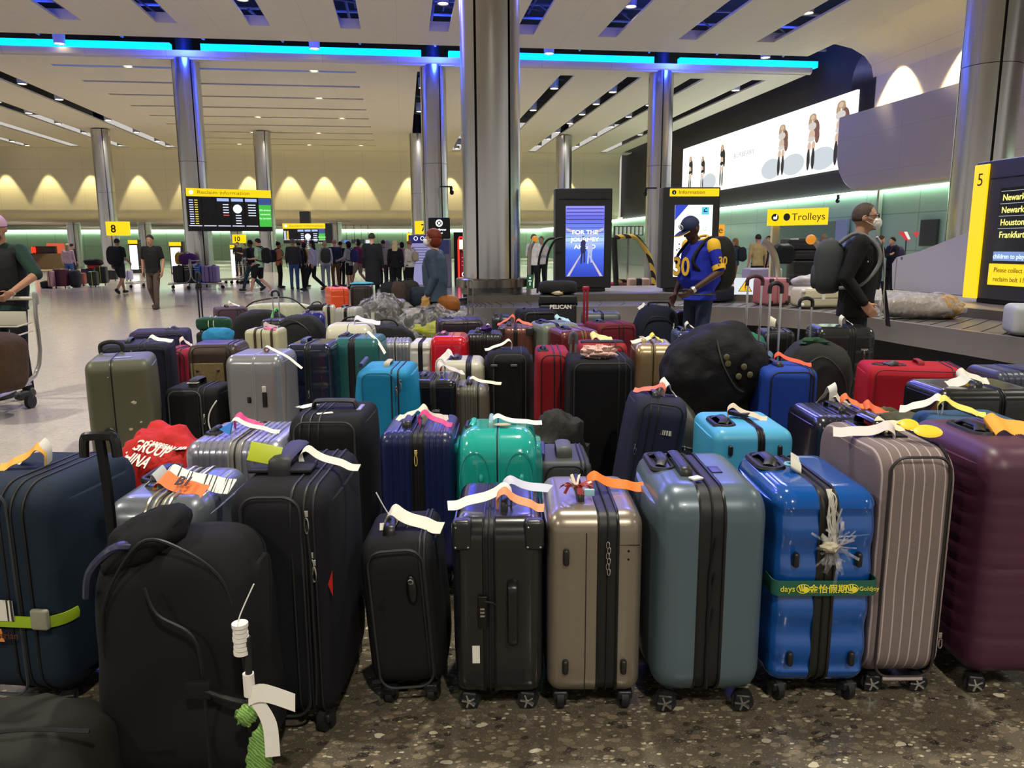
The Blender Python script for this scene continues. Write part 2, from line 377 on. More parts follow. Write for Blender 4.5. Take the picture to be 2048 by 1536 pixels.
# white balcony volume
def ext_b(mb, pr, bb0, bb1):
    n = len(pr); vs = [HW(a, b, z) for b in (bb0, bb1) for a, z in pr]
    return mb.add(vs, [(i, (i+1) % n, n+(i+1) % n, n+i) for i in range(n)]+[tuple(range(n)), tuple(range(n, 2*n))])
WHT = panelmat('cfc6b4', 2.6, 2.7, rough=.5, vert=2, dark=.82, lw=.02)
# rounded far end: the volume narrows towards its end like a quarter round
wu = MB()
end = []      # silhouette in (b,z) with rounded upper far corner
for k in range(9): t = rad(90*k/8); end.append((27.0+1.6*sin(t), 7.35+1.3*cos(t)))
poly = [(6, 8.65)]+end+[(28.6, 5.6), (6, 5.6)]
n = len(poly); vs = []; fs = []
for a in (17.0, 17.35): vs += [HW(a, b, z) for b, z in poly]
wu.add(vs, [tuple(range(n)), tuple(range(n, 2*n))[::-1]]+[(i, (i+1) % n, n+(i+1) % n, n+i) for i in range(n)])
cv = [(14.95, 8.5), (15.5, 8.48), (16.1, 8.36), (16.6, 8.12), (16.9, 7.8), (17.0, 7.4), (17.02, 7.4), (17.02, 8.7), (14.95, 8.7)]
ext_b(wu, cv, 6, 27.2)
struct(wu.build('wall_right_upper', WHT, smooth=30))
wl = MB(); poly = []
for b, z in [(5, 6.05), (27.7, 6.05)]: poly.append((b, z))
for k in range(9): t = rad(90*k/8); poly.append((26.2+1.5*cos(t), 4.75-1.4*sin(t)))
poly.append((5, 3.35)); n = len(poly); vs = []
ins = [(16.95, 0), (16.3, 0), (16.12, .03), (16.03, .1), (16.0, .2)]
def inset(pl, d):
    cb, cz = 16.0, 4.7; return [(b-(d*1.0 if b > 10 else 0), z+(d if z < 4.6 else 0)) for b, z in pl]
for a, d in ins: vs += [HW(a, b, z) for b, z in inset(poly, d)]
fs = [(k*n+i, k*n+(i+1) % n, (k+1)*n+(i+1) % n, (k+1)*n+i) for k in range(len(ins)-1) for i in range(n)]+[tuple(range(n)), tuple(range((len(ins)-1)*n, len(ins)*n))]
wl.add(vs, fs); struct(wl.build('wall_right_balcony', panelmat('b9b1ab', 1.3, 3.4, rough=.45, vert=2, dark=.82, lw=.02), smooth=30))
# downlights ----------------------------------------------------------------
LG = EM('fff1cf', 9); CANM = M('d8d8d8', .4)
dl0 = thing('downlight', 'round downlight in a ceiling slot', 'light', group='downlights in the ceiling slots')
MB().lathe([(0, .02), (.1, .02), (.13, 0), (.14, .2), (.14, .3), (0, .3)], 16).build('can', CANM, dl0)
MB().lathe([(0, .015), (.105, .015), (.105, .03), (0, .03)], 16).build('lens', LG, dl0)
first = [1]
def downlight(a, b, z=ZC+.02, label='round downlight in a dark slot of the cream ceiling'):
    o = dl0 if first[0] else copy_tree(dl0); first[0] = 0; o.location = HW(a, b, z); o['label'] = label
def spot(p, power, size=120, blend=.8, col=(1, .86, .66), d=(0, 0, -1), rad_=.15, name='lamp'):
    l = bpy.data.lights.new(name, 'SPOT'); l.energy = power; l.spot_size = rad(size); l.spot_blend = blend; l.color = col; l.shadow_soft_size = rad_
    o = bpy.data.objects.new(name, l); COL.objects.link(o); o.location = p; o.rotation_euler = V(d).to_track_quat('-Z', 'Y').to_euler(); return o
SLT = 'round downlight in a near ceiling slot, blue void around it'
for x, y in ((119, 88), (629, 98), (1098, 108), (1531, 116)):
    p = PZ(x, y, 8.45); o = copy_tree(dl0) if not first[0] else dl0; first[0] = 0; o.location = p
    o['label'] = 'hanging can downlight in the blue open strip before the cyan light'; o['group'] = 'can downlights in the blue strip'; o.scale = (1.4, 1.4, 1.4)
for x, y in ((485, 0), (886, 8), (1262, 14), (1616, 27)):
    p = PZ(x, y, 8.5); o = copy_tree(dl0); o.location = p; o['label'] = SLT; o['group'] = 'downlights in the near ceiling slots'; o.scale = (1.3, 1.3, 1.3)
for a, b in ((-15.4, 36), (-15.4, 39.5), (-15.4, 45.5), (-15.4, 50), (-15.4, 54), (-15.4, 56.3)): downlight(a, b, label='round downlight in the widest left slot of the far ceiling')
for a, b in ((-18.5, 40.5), (-18.5, 43.6), (-18.5, 47), (-18.5, 50.5), (-18.5, 56.5), (-24.5, 55), (-24.5, 57)): downlight(a, b, label='round downlight in a left slanting slot of the far ceiling')
for a, b in ((-10, 0), (-3.2, 0), (-9.6, 2), (-3.6, 2), (-7.3, 4), (-3, 4), (-8.6, 6), (-4.8, 6), (-10.5, 8), (-6, 8), (-2.6, 8)):
    downlight(a, hb[b], label='small round downlight in a cross slot of the far ceiling')
for a, bs in ((1.05, (35, 41, 52)), (3.95, (50, 54, 56)), (6.7, (34.5, 40)), (9.45, (35, 38, 41, 44, 47.5, 50.5, 54)), (12.1, (38, 41.5, 45, 49, 54)), (14.75, (34, 44, 48))):
    for b in bs: downlight(a, b, label='round downlight in a right slanting slot of the far ceiling')
for a in range(-13, 9, 3):
    for b in (62, 69, 76, 88): downlight(a, b, 3.42, label='small downlight in the low ceiling beyond the cream wall')
# light sources of the hall
for a in (-24, -15.4, -7, 1.3, 10):
    for b in (-28, -13, -4.5, 5, 16, 36, 47): 
        spot(HW(a, b, 8.1), 1650, 140, col=(1, .94, .82))
for a in (-26.5, -23.8, -21.1, -18.0, -14.7, -10.6, -7.8, -5.4, -2.9, .6, 3.6, 6.5, 9.3, 12.2): spot(HW(a, 57.3, 7.9), 1500, 50, .3, (1, .86, .42), rad_=.05, name='wall_washer')
for b in (25.6, 22.2, 18.5): spot(HW(16.0, b, 8.2), 3000, 70, .5, (1, .86, .5), d=HW(.32, 0, -1), rad_=.05, name='wall_washer')
for a in (-30, -16, -6, 4, 14):
    for b in (67, 84): spot(HW(a, b, 3.4), 1500, 150, 1, (1, .93, .8))
def pt(p, e, col=(.02, .05, 1), r=.2):
    l = bpy.data.lights.new('lamp_blue', 'POINT'); l.energy = e; l.color = col; l.shadow_soft_size = r
    o = bpy.data.objects.new('lamp_blue', l); COL.objects.link(o); o.location = p
for a in (-21, -12.3, -7.65, -3, 1.3, 5.6, 10.34, 14.5): pt(HW(a, 29.3, 9.3), 90)
for a in range(-12, 13, 5): pt(HW(a, 22, 9.7), 110)
for a in range(-12, 13, 6): pt(HW(a, 12, 9.7), 80)
for a, b in ((-7.65, 29.9), (1.3, 29.9), (10.34, 29.9)): pt(HW(a+.2, b, 8.35), 260, r=.35)
W = bpy.data.worlds.new('world'); SC.world = W; W.use_nodes = True
W.node_tree.nodes['Background'].inputs[0].default_value = (1, .95, .88, 1); W.node_tree.nodes['Background'].inputs[1].default_value = .5
# ---------------------------------------------------------------- columns
SLOT = M('0a0a0b', .6)
def column(a, b, r, top, label, name='column', phis=(20, 110, 200, 290), base=None, z0=0, joint=4.6):
    t = thing(name, label, 'column', HW(a, b, z0), TH)
    N_ = 4; g = .022/r
    for k in range(N_):
        a0 = rad(phis[k])+g; a1 = rad(phis[(k+1) % N_])-g
        while a1 < a0: a1 += 2*pi
        for (za, zb_) in ((0, joint-z0), (joint-z0+.012, top-z0)):
            m = MB(); n = 14; vs = []
            for z in (za, zb_):
                for i in range(n+1):
                    q = a0+(a1-a0)*i/n; vs.append((r*cos(q), r*sin(q), z))
                for i in range(n, -1, -1):
                    q = a0+(a1-a0)*i/n; vs.append(((r-.02)*cos(q), (r-.02)*sin(q), z))
            c = 2*(n+1); m.add(vs, [(i, (i+1) % c, c+(i+1) % c, c+i) for i in range(c)]+[tuple(range(c))[::-1], tuple(range(c, 2*c))])
            m.build('cladding_panel', STEEL, t)
    MB().cyl((0, 0, 0), (0, 0, top-z0-.01), r-.035, n=28).cyl((0, 0, top-z0-.02), (0, 0, top-z0+(1.2 if top > 7 else 0)), r*.6, n=20).build('core', SLOT, t)
    return t
CLM = []
column(-7.65, 31, .49, 8.2, 'brushed steel column behind the wide reclaim board, blue light at its top', phis=(-57, 33, 123, 213))
column(1.32, 31, .49, 8.2, 'brushed steel column just left of the thickest column, blue at its top', phis=(-62, 28, 118, 208))
column(10.34, 31, .49, 8.2, 'brushed steel column left of the yellow-topped information kiosk', phis=(-98, -8, 82, 172))
column(-16.9, 48.5, .49, 8.1, 'brushed steel column carrying the yellow 8 sign', phis=(-62, 28, 118, 208))
column(-8.0, 48.5, .49, 8.1, 'brushed steel column behind the smaller reclaim board', phis=(-62, 28, 118, 208))
column(1.06, 48.5, .49, 8.1, 'brushed steel column carrying the yellow 7 sign', phis=(-62, 28, 118, 208))
column(10.05, 48.5, .49, 8.1, 'slim brushed steel column behind the moving walkway screen', phis=(-98, -8, 82, 172))
column(10.55, 13.25, .49, 8.6, 'brushed steel column behind the belt 5 flight board', phis=(-112, -22, 68, 158))
t = column(1.5, 13.25, .49, 8.6, 'thick brushed steel column rising from the end of the carousel', phis=(-125, -58, 35, 125), z0=.7, joint=5.4)
MB().lathe([(.49, .12), (.62, .12), (.62, .25), (.6, .27), (.49, .27)], 32).build('bumper_ring', M('8d857b', .2, 1), t)
MB().lathe([(.0, 0), (.53, 0), (.53, .12), (0, .12)], 32).build('plinth', M('6f706c', .25, .6), t)
for x, lab in ((152, 'short steel column beyond the hall beside an orange poster'), (293, 'short steel column behind the walking man in a black t-shirt'), (475, 'pale far column under the yellow 10 sign'), (673, 'far column right of the smaller reclaim board')):
    p = PZ(x, 540, 0); d = ray(x, 500); k = 66.5/(-d.x*sin(TH)+d.y*cos(TH)) if x > -1 else 1
    a_ = (d.x*cos(TH)+d.y*sin(TH))*k
    column(a_, 66.5, .5, 3.45, lab, joint=3.3)

# blue accent spots in the slots over the luggage
for a, b in ((-4, 19), (-.5, 20), (3.5, 19), (7, 17), (-8, 21)): spot(HW(a, b, 8.4), 1500, 95, 1, (.2, .2, 1), d=HW(-a*.35, -12, -7.5), rad_=1.2, name='lamp_blue')
# ================================================================ carousel
def crom(P, k=6):
    P = [V(p) for p in P]; out = []
    for i in range(len(P)-1):
        p0 = P[max(0, i-1)]; p1 = P[i]; p2 = P[i+1]; p3 = P[min(len(P)-1, i+2)]
        for j in range(k):
            t = j/k; out.append(.5*((2*p1)+(p2-p0)*t+(2*p0-5*p1+4*p2-p3)*t*t+(-p0+3*p1-3*p2+p3)*t**3))
    out.append(P[-1]); return out
outer = crom([(1.1, 13.9, 0), (.75, 13.2, 0), (.7, 12.2, 0), (.95, 11.5, 0), (1.6, 11.35, 0), (3.5, 11.35, 0), (4.5, 11.0, 0), (5.35, 10.35, 0), (5.72, 9.3, 0), (5.82, 8.2, 0), (5.95, 6.67, 0), (6.1, 4.5, 0), (6.2, 2.5, 0)])
inner = crom([(1.7, 13.9, 0), (1.5, 13.5, 0), (1.15, 12.95, 0), (1.1, 12.78, 0), (1.7, 12.7, 0), (4.0, 12.6, 0), (5.2, 12.2, 0), (6.3, 11.4, 0), (6.85, 10.3, 0), (7.05, 9.2, 0), (7.2, 7.8, 0), (7.3, 6, 0), (7.35, 2.5, 0)])
def strip(mb, L1, z1, L2, z2):
    n = len(L1); vs = [HW(p.x, p.y, z1) for p in L1]+[HW(p.x, p.y, z2) for p in L2]
    return mb.add(vs, [(i, i+1, n+i+1, n+i) for i in range(n-1)])
def offs(L, d): 
    out = []
    for i, p in enumerate(L):
        t = (L[min(len(L)-1, i+1)]-L[max(0, i-1)]).normalized(); out.append(p+V((-t.y, t.x, 0))*d)
    return out
BELT = M('55524e', .38); SS = M('a09c95', .33, .9); SSD = M('8a857c', .35, .85)
ca = thing('baggage_carousel', 'long stainless baggage carousel curving round behind the luggage', 'carousel')
o1 = offs(outer, -.0)
m = MB(); strip(m, outer, .6, outer, .34); strip(m, outer, .34, offs(outer, .05), .34); strip(m, outer, .6, offs(outer, .06), .6); m.build('fascia', SS, ca, smooth=60)
m = MB(); strip(m, offs(outer, .25), .35, offs(outer, .25), 0); strip(m, offs(outer, .02), .35, offs(outer, .3), .35); m.build('kick_plate', M('0b0b0b', .7), ca, smooth=60)
def beltmat():
    m = bpy.data.materials.new('belt'); N, L, B = nt(m); B.inputs['Base Color'].default_value = lin('46423d'); B.inputs['Roughness'].default_value = .33
    return m
m = MB(); strip(m, offs(outer, .06), .585, inner, .585); m.build('belt', BELT, ca, smooth=60)
# overlapping plates on the belt as thin ridges
m = MB()
for i in range(2, len(outer)-1, 1):
    a_, b_ = outer[i], inner[i]; q = (b_-a_)*.06
    m.tube([HW(a_.x+q.x*1.3, a_.y+q.y*1.3, .588), HW((a_.x+b_.x)/2+.06, (a_.y+b_.y)/2+.03, .588), HW(b_.x, b_.y, .588)], .004, n=4)
m.build('plate_edge', RUB, ca)
isl = inner; far = [V((1.75, 15.2, 0))]*3+[V((p.x+.0, 15.2, 0)) for p in inner[3:]]
m = MB(); strip(m, inner, .7, inner, .57); strip(m, inner, .7, offs(inner, .12), .7); m.build('inner_fascia', SSD, ca, smooth=60)
m = MB(); io = offs(inner, .1); back = []
for p in io: back.append(V((max(p.x, 1.6)+(2.4 if p.y < 11.3 else 1.2), 15.2 if p.y > 11.3 else p.y+.3, 0)))
strip(m, io, .695, back, .695); strip(m, back, .695, back, 0); m.build('island_top', M('a39e95', .35, .4), ca, smooth=30)
ZI = .7
# ---------------------------------------------------------------- kiosks and boards
DK = M('2b2a2c', .42); YEL = EM('ffd400', .95); YELD = M('f2c200', .5); WH = EM('ffffff', 1.25); BLKF = M('060608', .25); TXD = M('3a2f08', .6)
def stand(px, py, z, w, dpt, h, label, name='information_kiosk', cat='kiosk', rz=0, Y=None):
    p = PZ(px, py, z) if Y is None else PY(px, py, Y); p.z = z
    t = thing(name, label, cat, p, rz); return t
t = stand(1166, 583, ZI, 0, 0, 0, 'tall dark screen kiosk showing two travellers on a moving walkway', 'advertising_kiosk', 'screen', rad(4))
MB().box((0, .13, .04), (.8, .24, .08), .01).build('base', RUB, t); MB().box((0, .14, .92), (1.0, .3, 1.72), .02).build('housing', DK, t)
MB().box((0, -.02, 1.6), (.88, .02, .005)).build('groove', BLKF, t)
def screenmat():
    m = bpy.data.materials.new('screen'); N, L, B = nt(m); tc = N.new('ShaderNodeTexCoord'); sp = N.new('ShaderNodeSeparateXYZ'); L.new(tc.outputs['Object'], sp.inputs[0])
    rp = N.new('ShaderNodeValToRGB'); e = rp.color_ramp.elements; e[0].color = lin('2b3fb0'); e[1].position = 1; e[1].color = lin('8d8cf0')
    for p_, c in ((.35, '4a6fe0'), (.5, 'a9c8ff'), (.62, '6f86e6'), (.8, '5a5fd0')):
        q = e.new(p_); q.color = lin(c)
    mr = N.new('ShaderNodeMapRange'); mr.inputs[1].default_value = .3; mr.inputs[2].default_value = 1.5; L.new(sp.outputs[2], mr.inputs[0]); L.new(mr.outputs[0], rp.inputs[0])
    L.new(rp.outputs[0], B.inputs['Emission Color']); B.inputs['Emission Strength'].default_value = 1.1; B.inputs['Base Color'].default_value = (0, 0, 0, 1); return m
s = MB().box((.02, -.016, .87), (.68, .012, 1.22)).build('screen', screenmat(), t)
m = MB()
for k in range(9): m.box((.02, -.026, 1.43-.055*k-.002*k*k), (.66-.0*k, .004, .012-.0008*k))
m.build('picture_ceiling_lines', EM('10145a', .6), s)
m = MB(); m.poly([(-.3, -.026, .27), (-.25, -.026, .27), (-.03, -.026, .66), (-.05, -.026, .66)], (0, .004, 0)); m.poly([(.34, -.026, .27), (.29, -.026, .27), (.07, -.026, .66), (.09, -.026, .66)], (0, .004, 0))
m.poly([(-.31, -.026, 1.12), (-.31, -.026, 1.07), (-.05, -.026, .95), (-.04, -.026, .97)], (0, .004, 0)); m.poly([(.35, -.026, 1.12), (.35, -.026, 1.07), (.09, -.026, .95), (.08, -.026, .97)], (0, .004, 0)); m.build('picture_handrails', EM('d8c8d8', .8), s)
for x, c in ((-.01, '2a2a55'), (.11, '27306a')):
    m = MB(); m.ell((x, -.026, .92), (.035, .006, .045)).caps((x, -.026, .86), (x, -.026, .72), .045, .05).caps((x-.02, -.026, .7), (x-.035, -.026, .5), .018, .014).caps((x+.02, -.026, .7), (x+.025, -.026, .52), .018, .014)
    m.xf(Matrix.Translation((0, -.026, 0))@Matrix.Diagonal((1, .15, 1, 1))@Matrix.Translation((0, .026, 0))); m.build('pictured_traveller', EM(c if x < 0 else 'b9c6f2', .8), s)
for i, w_ in enumerate(('FOR THE', 'JOURNEY', 'AHEAD')): text(w_, .1, EM('ffffff', 1.6), s, (.02, -.028, 1.0-.125*i), ax='CENTER', sx=1.15, bold=.012)
t = stand(1377, 583, ZI, 0, 0, 0, 'tall dark kiosk with yellow Information header and bright white map screen', 'information_kiosk', 'kiosk', rad(4))
MB().box((0, .13, .04), (.8, .24, .08), .01).build('base', RUB, t); MB().box((0, .14, .92), (1.0, .3, 1.72), .02).build('housing', DK, t)
h_ = MB().box((.04, -.012, 1.69), (.86, .03, .13), .01).build('header_sign', YEL, t)
text('Information', .085, TXD, h_, (-.24, -.03, 1.665), sx=1.15); MB().cyl((-.32, -.032, 1.69), (-.32, -.028, 1.69), .038, n=20).build('pictogram_disc', BLKF, h_); text('i', .06, WH, h_, (-.328, -.036, 1.668))
s = MB().box((.04, -.014, .87), (.66, .012, 1.22)).build('screen', WH, t)
MB().poly([(-.29, -.022, 1.48), (-.29, -.022, 1.22), (-.06, -.022, 1.48)], (0, .003, 0)).build('blue_corner', EM('2a45c8', .9), s)
MB().box((.24, -.022, 1.38), (.13, .003, .13)).build('lounge_icon', EM('58d0ec', .9), s)
m = MB(); m.cyl((.25, -.028, 1.42), (.25, -.025, 1.42), .014, n=10).box((.24, -.026, 1.37), (.07, .003, .02)).box((.22, -.026, 1.385), (.02, .003, .05)); m.build('seat_pictogram', EM('10405a', .6), s)
MB().tube([(.24+.03*cos(a*.5), -.024, 1.08+.03*sin(a*.5)) for a in range(13)], .005, n=4).build('clock_icon', EM('7fc8a8', .8), s)
m = MB()
for x, z in ((-.2, .82), (-.24, .72), (-.2, .74), (-.23, .62), (-.18, 1.16)): m.box((x, -.024, z), (.025, .003, .025))
m.build('map_marks', EM('303060', .5), s)
# belt 5 flight board, standing along the inner side
t = thing('flight_board', 'big black belt 5 flight board with yellow side panel on the right', 'sign', HW(7.85, 9.95, ZI), TH-pi/2)
# local x runs towards the camera side (decreasing b), local -y faces the hall
MB().box((1.2, .2, .03), (2.1, .25, .06), .01).build('base', RUB, t)
MB().box((1.25, .2, .98), (2.5, .4, 1.84), .02).build('housing', M('26262a', .4), t)
def at5(px, py):
    d = ray(px, py); a = 7.85; da = d.x*cos(TH)+d.y*sin(TH); db = -d.x*sin(TH)+d.y*cos(TH); k = a/da; return 9.95-db*k, CH+d.z*k-ZI
s = MB().box((.13, -.012, .96), (.26, .03, 1.8), .008).build('yellow_side_panel', EM('ffc800', 1.1), t); text('5', .24, TXD, s, (.07, -.03, 1.58))
MB().box((1.3, -.004, 1.66), (2, .01, .012)).build('groove', BLKF, t)
s = MB().box((1.4, -.006, 1.05), (1.8, .02, .95)).build('screen', BLKF, t)
for i, (c, f) in enumerate((('Newark', 'LH7602'), ('Newark', 'DL3972'), ('Houston', 'LH7618'), ('Frankfurt', 'A3142'))):
    z = 1.36-.16*i; text(c, .115, EM('f7ee7a', 1.2), s, (.56, -.02, z), bold=.01); text(f, .115, EM('cfe8ff', 1.2), s, (1.1, -.02, z), bold=.01)
    MB().box((1.4, -.018, z+.12), (1.75, .004, .007)).build('row_line', EM('b8bcc8', .8), s)
q = MB().box((1.4, -.018, .64), (1.8, .012, .12)).build('ticker', EM('7f9fd8', .8), s); text('children to play on the baggage belt', .085, EM('dff2ff', 1.1), q, (.5, -.026, .61), bold=.008)
q = MB().box((1.42, -.014, .4), (1.95, .02, .28)).build('notice_panel', EM('ffd400', 1.0), t); text('Please collect outsize', .09, TXD, q, (.54, -.028, .43)); text('reclaim belt 11', .09, TXD, q, (.54, -.028, .31))
# hanging reclaim boards
def board(pL, pR, hgt, dep, label, right_black=0):
    d = pR-pL; w = d.length; t = thing('reclaim_board', label, 'sign', pL, atan2(d.y, d.x))
    MB().box((w/2+right_black/2, .12, -hgt/2), (w+right_black, .24, hgt), .01).build('housing', M('17171b', .4), t)
    y = -.01
    hd = MB().box((w/2, y, -.13), (w, .03, .26)).build('header_sign', YEL, t)
    text('Reclaim information', .17, M('a89200', .6), hd, (.34, y-.02, -.18), sx=1.25); MB().cyl((.16, y-.03, -.13), (.16, y-.02, -.13), .07, n=16).build('pictogram_disc', WH, hd)
    n = 6; pw = w/n
    for k in range(n):
        x = pw*(k+.5); sc_ = MB().box((x, y, -.3-(hgt-.42)/2), (pw*.9, .02, hgt-.44)).build('screen', BLKF, t)
        zt = -.36; zb = -(hgt-.16)
        if k == 0:
            for r_ in range(11):
                z = zt-.03-r_*(zt-zb)/11.6; MB().box((x-.12*w/3.4, y-.012, z), (.16*w/3.4, .004, .03)).build('flight_row', EM('cfd4ff', 1), sc_); MB().box((x+.06, y-.012, z), (.1, .004, .03)).build('city_name', EM('e8d040', 1), sc_)
        elif k in (2, 3, 4):
            MB().box((x, y-.012, zt), (pw*.84, .004, .1)).build('screen_title', EM('9fb2e6', 1), sc_)
            if k == 3: MB().cyl((x, y-.016, zt-.3), (x, y-.01, zt-.3), .15, n=20).build('bag_symbol', EM('dff2ff', 1.1), sc_)
            for r_ in range(5): MB().box((x+(.08 if k == 2 else .02), y-.012, (zt-.16 if k != 3 else zt-.52)-r_*.09), (pw*(.4 if k != 4 else .55), .004, .03)).build('text_row', EM('dfe8ff', 1) if not (k == 2 and r_ > 3) else EM('e05050', 1), sc_)
        elif k == 5:
            MB().box((x, y-.012, zt), (pw*.9, .004, .3)).build('picture', EM('354a80', 1), sc_); g = MB().box((x, y-.014, (zt-.15+zb)/2), (pw*.9, .004, -(zb-zt)-.15)).build('green_advert', EM('3fb53c', 1), sc_)
            for i, w_ in enumerate(('All-driven', 'network', 'by Juniper')): text(w_, .1, EM('e8ffe0', 1), g, (x, y-.02, zt-.36-.14*i), ax='CENTER')
        MB().box((x, y-.012, zb+.02), (pw*.88, .004, .025)).build('footer_line', EM('dfe4ff', 1), sc_)
    return t
pL = PY(371, 376, 26.6); pR = PY(541, 385, 28.0); pR.z = pL.z
t = board(pL, pR, 1.42, .2, 'wide reclaim information board with yellow header on the left column')
MB().box((1.9, .9, -.1), (.25, 1.5, .12)).build('bracket', M('111113', .5), t)
pL = PY(565, 447, 40); pR = PY(650, 447, 40)
t = board(pL, pR, 1.0, .2, 'smaller distant reclaim information board over the waiting crowd', .35)
MB().box((1.15, .1, .3), (.5, .3, .6)).build('bracket', M('111113', .5), t)
# number signs
def nsign(x0, x1, y0, y1, Y, s, label, dx=.2):
    pL = PY(x0, y1, Y); pR = PY(x1, y0, Y); w = (pR.x-pL.x); h = pR.z-pL.z
    t = thing('number_sign', label, 'sign', pL, 0); MB().box((w/2, .1, h/2), (w, .2, h), .01).build('light_box', YEL, t); text(s, h*.78, BLKF, t, (w*dx, -.03, h*.22), bold=.02, ext=.004); return t
nsign(213, 256, 443, 471, 44.6, '8', 'yellow illuminated sign with a black eight, on the left slanting column', .22)
nsign(830, 854, 442, 468, 46.6, '7', 'yellow illuminated sign with a black seven, beside the black express totem', .5)
nsign(465, 490, 469, 486, 62, '10', 'small yellow illuminated sign with number 10', .12)
p = PY(814, 483, 52); t = thing('yellow_sign', 'small plain yellow hanging sign left of the number 7 sign', 'sign', p); MB().box((.14, 0, .28), (.28, .1, .56), .01).build('light_box', YEL, t); MB().box((.14, 0, .6), (.05, .05, .08)).build('hanger', DK, t)
# totem with black top and ticket machine
p = PZ(881, 575, 0); t = thing('ticket_totem', 'black express train totem above a grey ticket machine', 'kiosk', p, rad(3)); sc = axd(p)/FPX
W_ = 43*sc; Hh = (575-438)*sc
MB().box((0, .1, Hh-.38), (W_, .18, .75), .05).build('sign_panel', M('0d1013', .35), t); q = MB().tube([(.11*cos(a*pi/8), -.0, Hh-.2+.11*sin(a*pi/8)) for a in range(16)], .02, n=6, closed=True).build('logo_ring', WH, t)
MB().tube([(-.05, 0, Hh-.25), (.05, 0, Hh-.15)], .014, n=5).tube([(.05, 0, Hh-.25), (-.05, 0, Hh-.15)], .014, n=5).build('logo_cross', WH, t)
text('Heathrow', .12, WH, t, (0, -.005, Hh-.47), ax='CENTER', bold=.02); text('Express', .08, WH, t, (0, -.005, Hh-.57), ax='CENTER', bold=.02)
MB().box((.08, .15, (Hh-.8)/2), (W_*.85, .35, Hh-.8), .03).build('machine_body', M('8d8a96', .4), t); MB().box((.1, -.03, 1.42), (.42, .01, .32)).build('display', EM('b9c8d8', .8), t)
MB().box((.05, -.04, Hh-1.05), (.6, .02, .5)).build('advert_screen', EM('1c2348', .9), t); MB().box((.12, -.04, .95), (.18, .02, .3)).build('keypad', M('4a4a50', .4), t)
# cash machine
p = PZ(930, 572, 0); t = thing('cash_machine', 'black cash machine with glowing red arch beside the thick column', 'cash machine', p, 0); sc = axd(p)/FPX
MB().box((0, .3, 1.0), (.8, .5, 2.0), .02).build('cabinet', M('121114', .4), t)
MB().tube([(-.22, -.0, .1), (-.22, 0, 1.7), (-.17, 0, 1.82), (-.08, 0, 1.82), (-.03, 0, 1.7), (-.03, 0, 1.3)], .035, n=8).build('red_light_tube', EM('ff2a10', 1.6), t)
MB().box((-.125, -.01, 1.55), (.13, .03, .35)).build('light_box', EM('fff0e0', 1.5), t); q = MB().box((.13, -.01, .75), (.55, .02, 1.0)).build('red_panel', EM('7a0a22', .8), t); text('Cash', .26, WH, q, (-.12, -.03, .35), bold=.01)
for z in (.78, .92, 1.06): MB().box((.1, -.025, z), (.4, .004, .03)).build('symbol_row', EM('ff6a70', .9), q)
# information panel lavender
p = PZ(842, 572, 0); t = thing('notice_board', 'lavender standing panel with a dark blue header behind the red-haired woman', 'sign', p); sc = axd(p)/FPX
MB().box((0, .05, .95), (.85, .08, 1.85), .01).build('panel', EM('a9a5d8', .6), t); q = MB().box((0, 0, 1.75), (.85, .03, .3)).build('header', EM('232466', .8), t)
for x in (-.15, .1): MB().tube([(x+.07*cos(a*pi/6), -.02, 1.78+.07*sin(a*pi/6)) for a in range(12)], .012, n=4, closed=True).build('ring_symbol', WH, q)
m = MB(); 
for k in range(7): m.box((.0, .0, 1.45-.1*k), (.6-.05*(k % 3), .01, .02))
m.build('text_lines', M('6d6aa8', .6), t)
# trolleys sign
p = PY(1548, 560, 16.2); p.z = 0
t = thing('trolley_sign', 'yellow Trolleys sign on a cream post', 'sign', p, 0)
zz = PY(1548, 450, 16.2).z
MB().box((0, .1, zz/2), (.15, .12, zz), .01).build('post', M('c9bfa0', .5), t)
q = MB().box((-.06, 0, zz+.15), (.28, .06, .33), .004).build('front_panel', YEL, t); MB().cyl((-.06, -.036, zz+.15), (-.06, -.032, zz+.15), .075, n=20).build('pictogram_disc', BLKF, q); MB().box((-.06, -.04, zz+.14), (.07, .004, .05)).box((-.03, -.04, zz+.17), (.02, .004, .07)).build('trolley_pictogram', WH, q)
q = MB().box((.5, .02, .165), (.98, .06, .33), .004).build('side_panel', YEL, t); q.location = (.08, 0, zz-.015); q.rotation_euler = (0, 0, rad(-50))
text('Trolleys', .2, TXD, q, (.24, -.012, .1), sx=1.1); MB().cyl((.13, -.014, .17), (.13, -.01, .17), .075, n=20).build('pictogram_disc', BLKF, q)
p = PY(1440, 472, 19.5); t = thing('letter_sign', 'small orange sign with a dark letter e behind the kiosk', 'sign', p); MB().box((0, 0, .14), (.2, .06, .28), .004).build('panel', EM('f0a020', .9), t); text('e', .24, TXD, t, (-.055, -.035, .07)); MB().box((.0, .05, -.7), (.04, .04, 1.4)).build('post', DK, t)
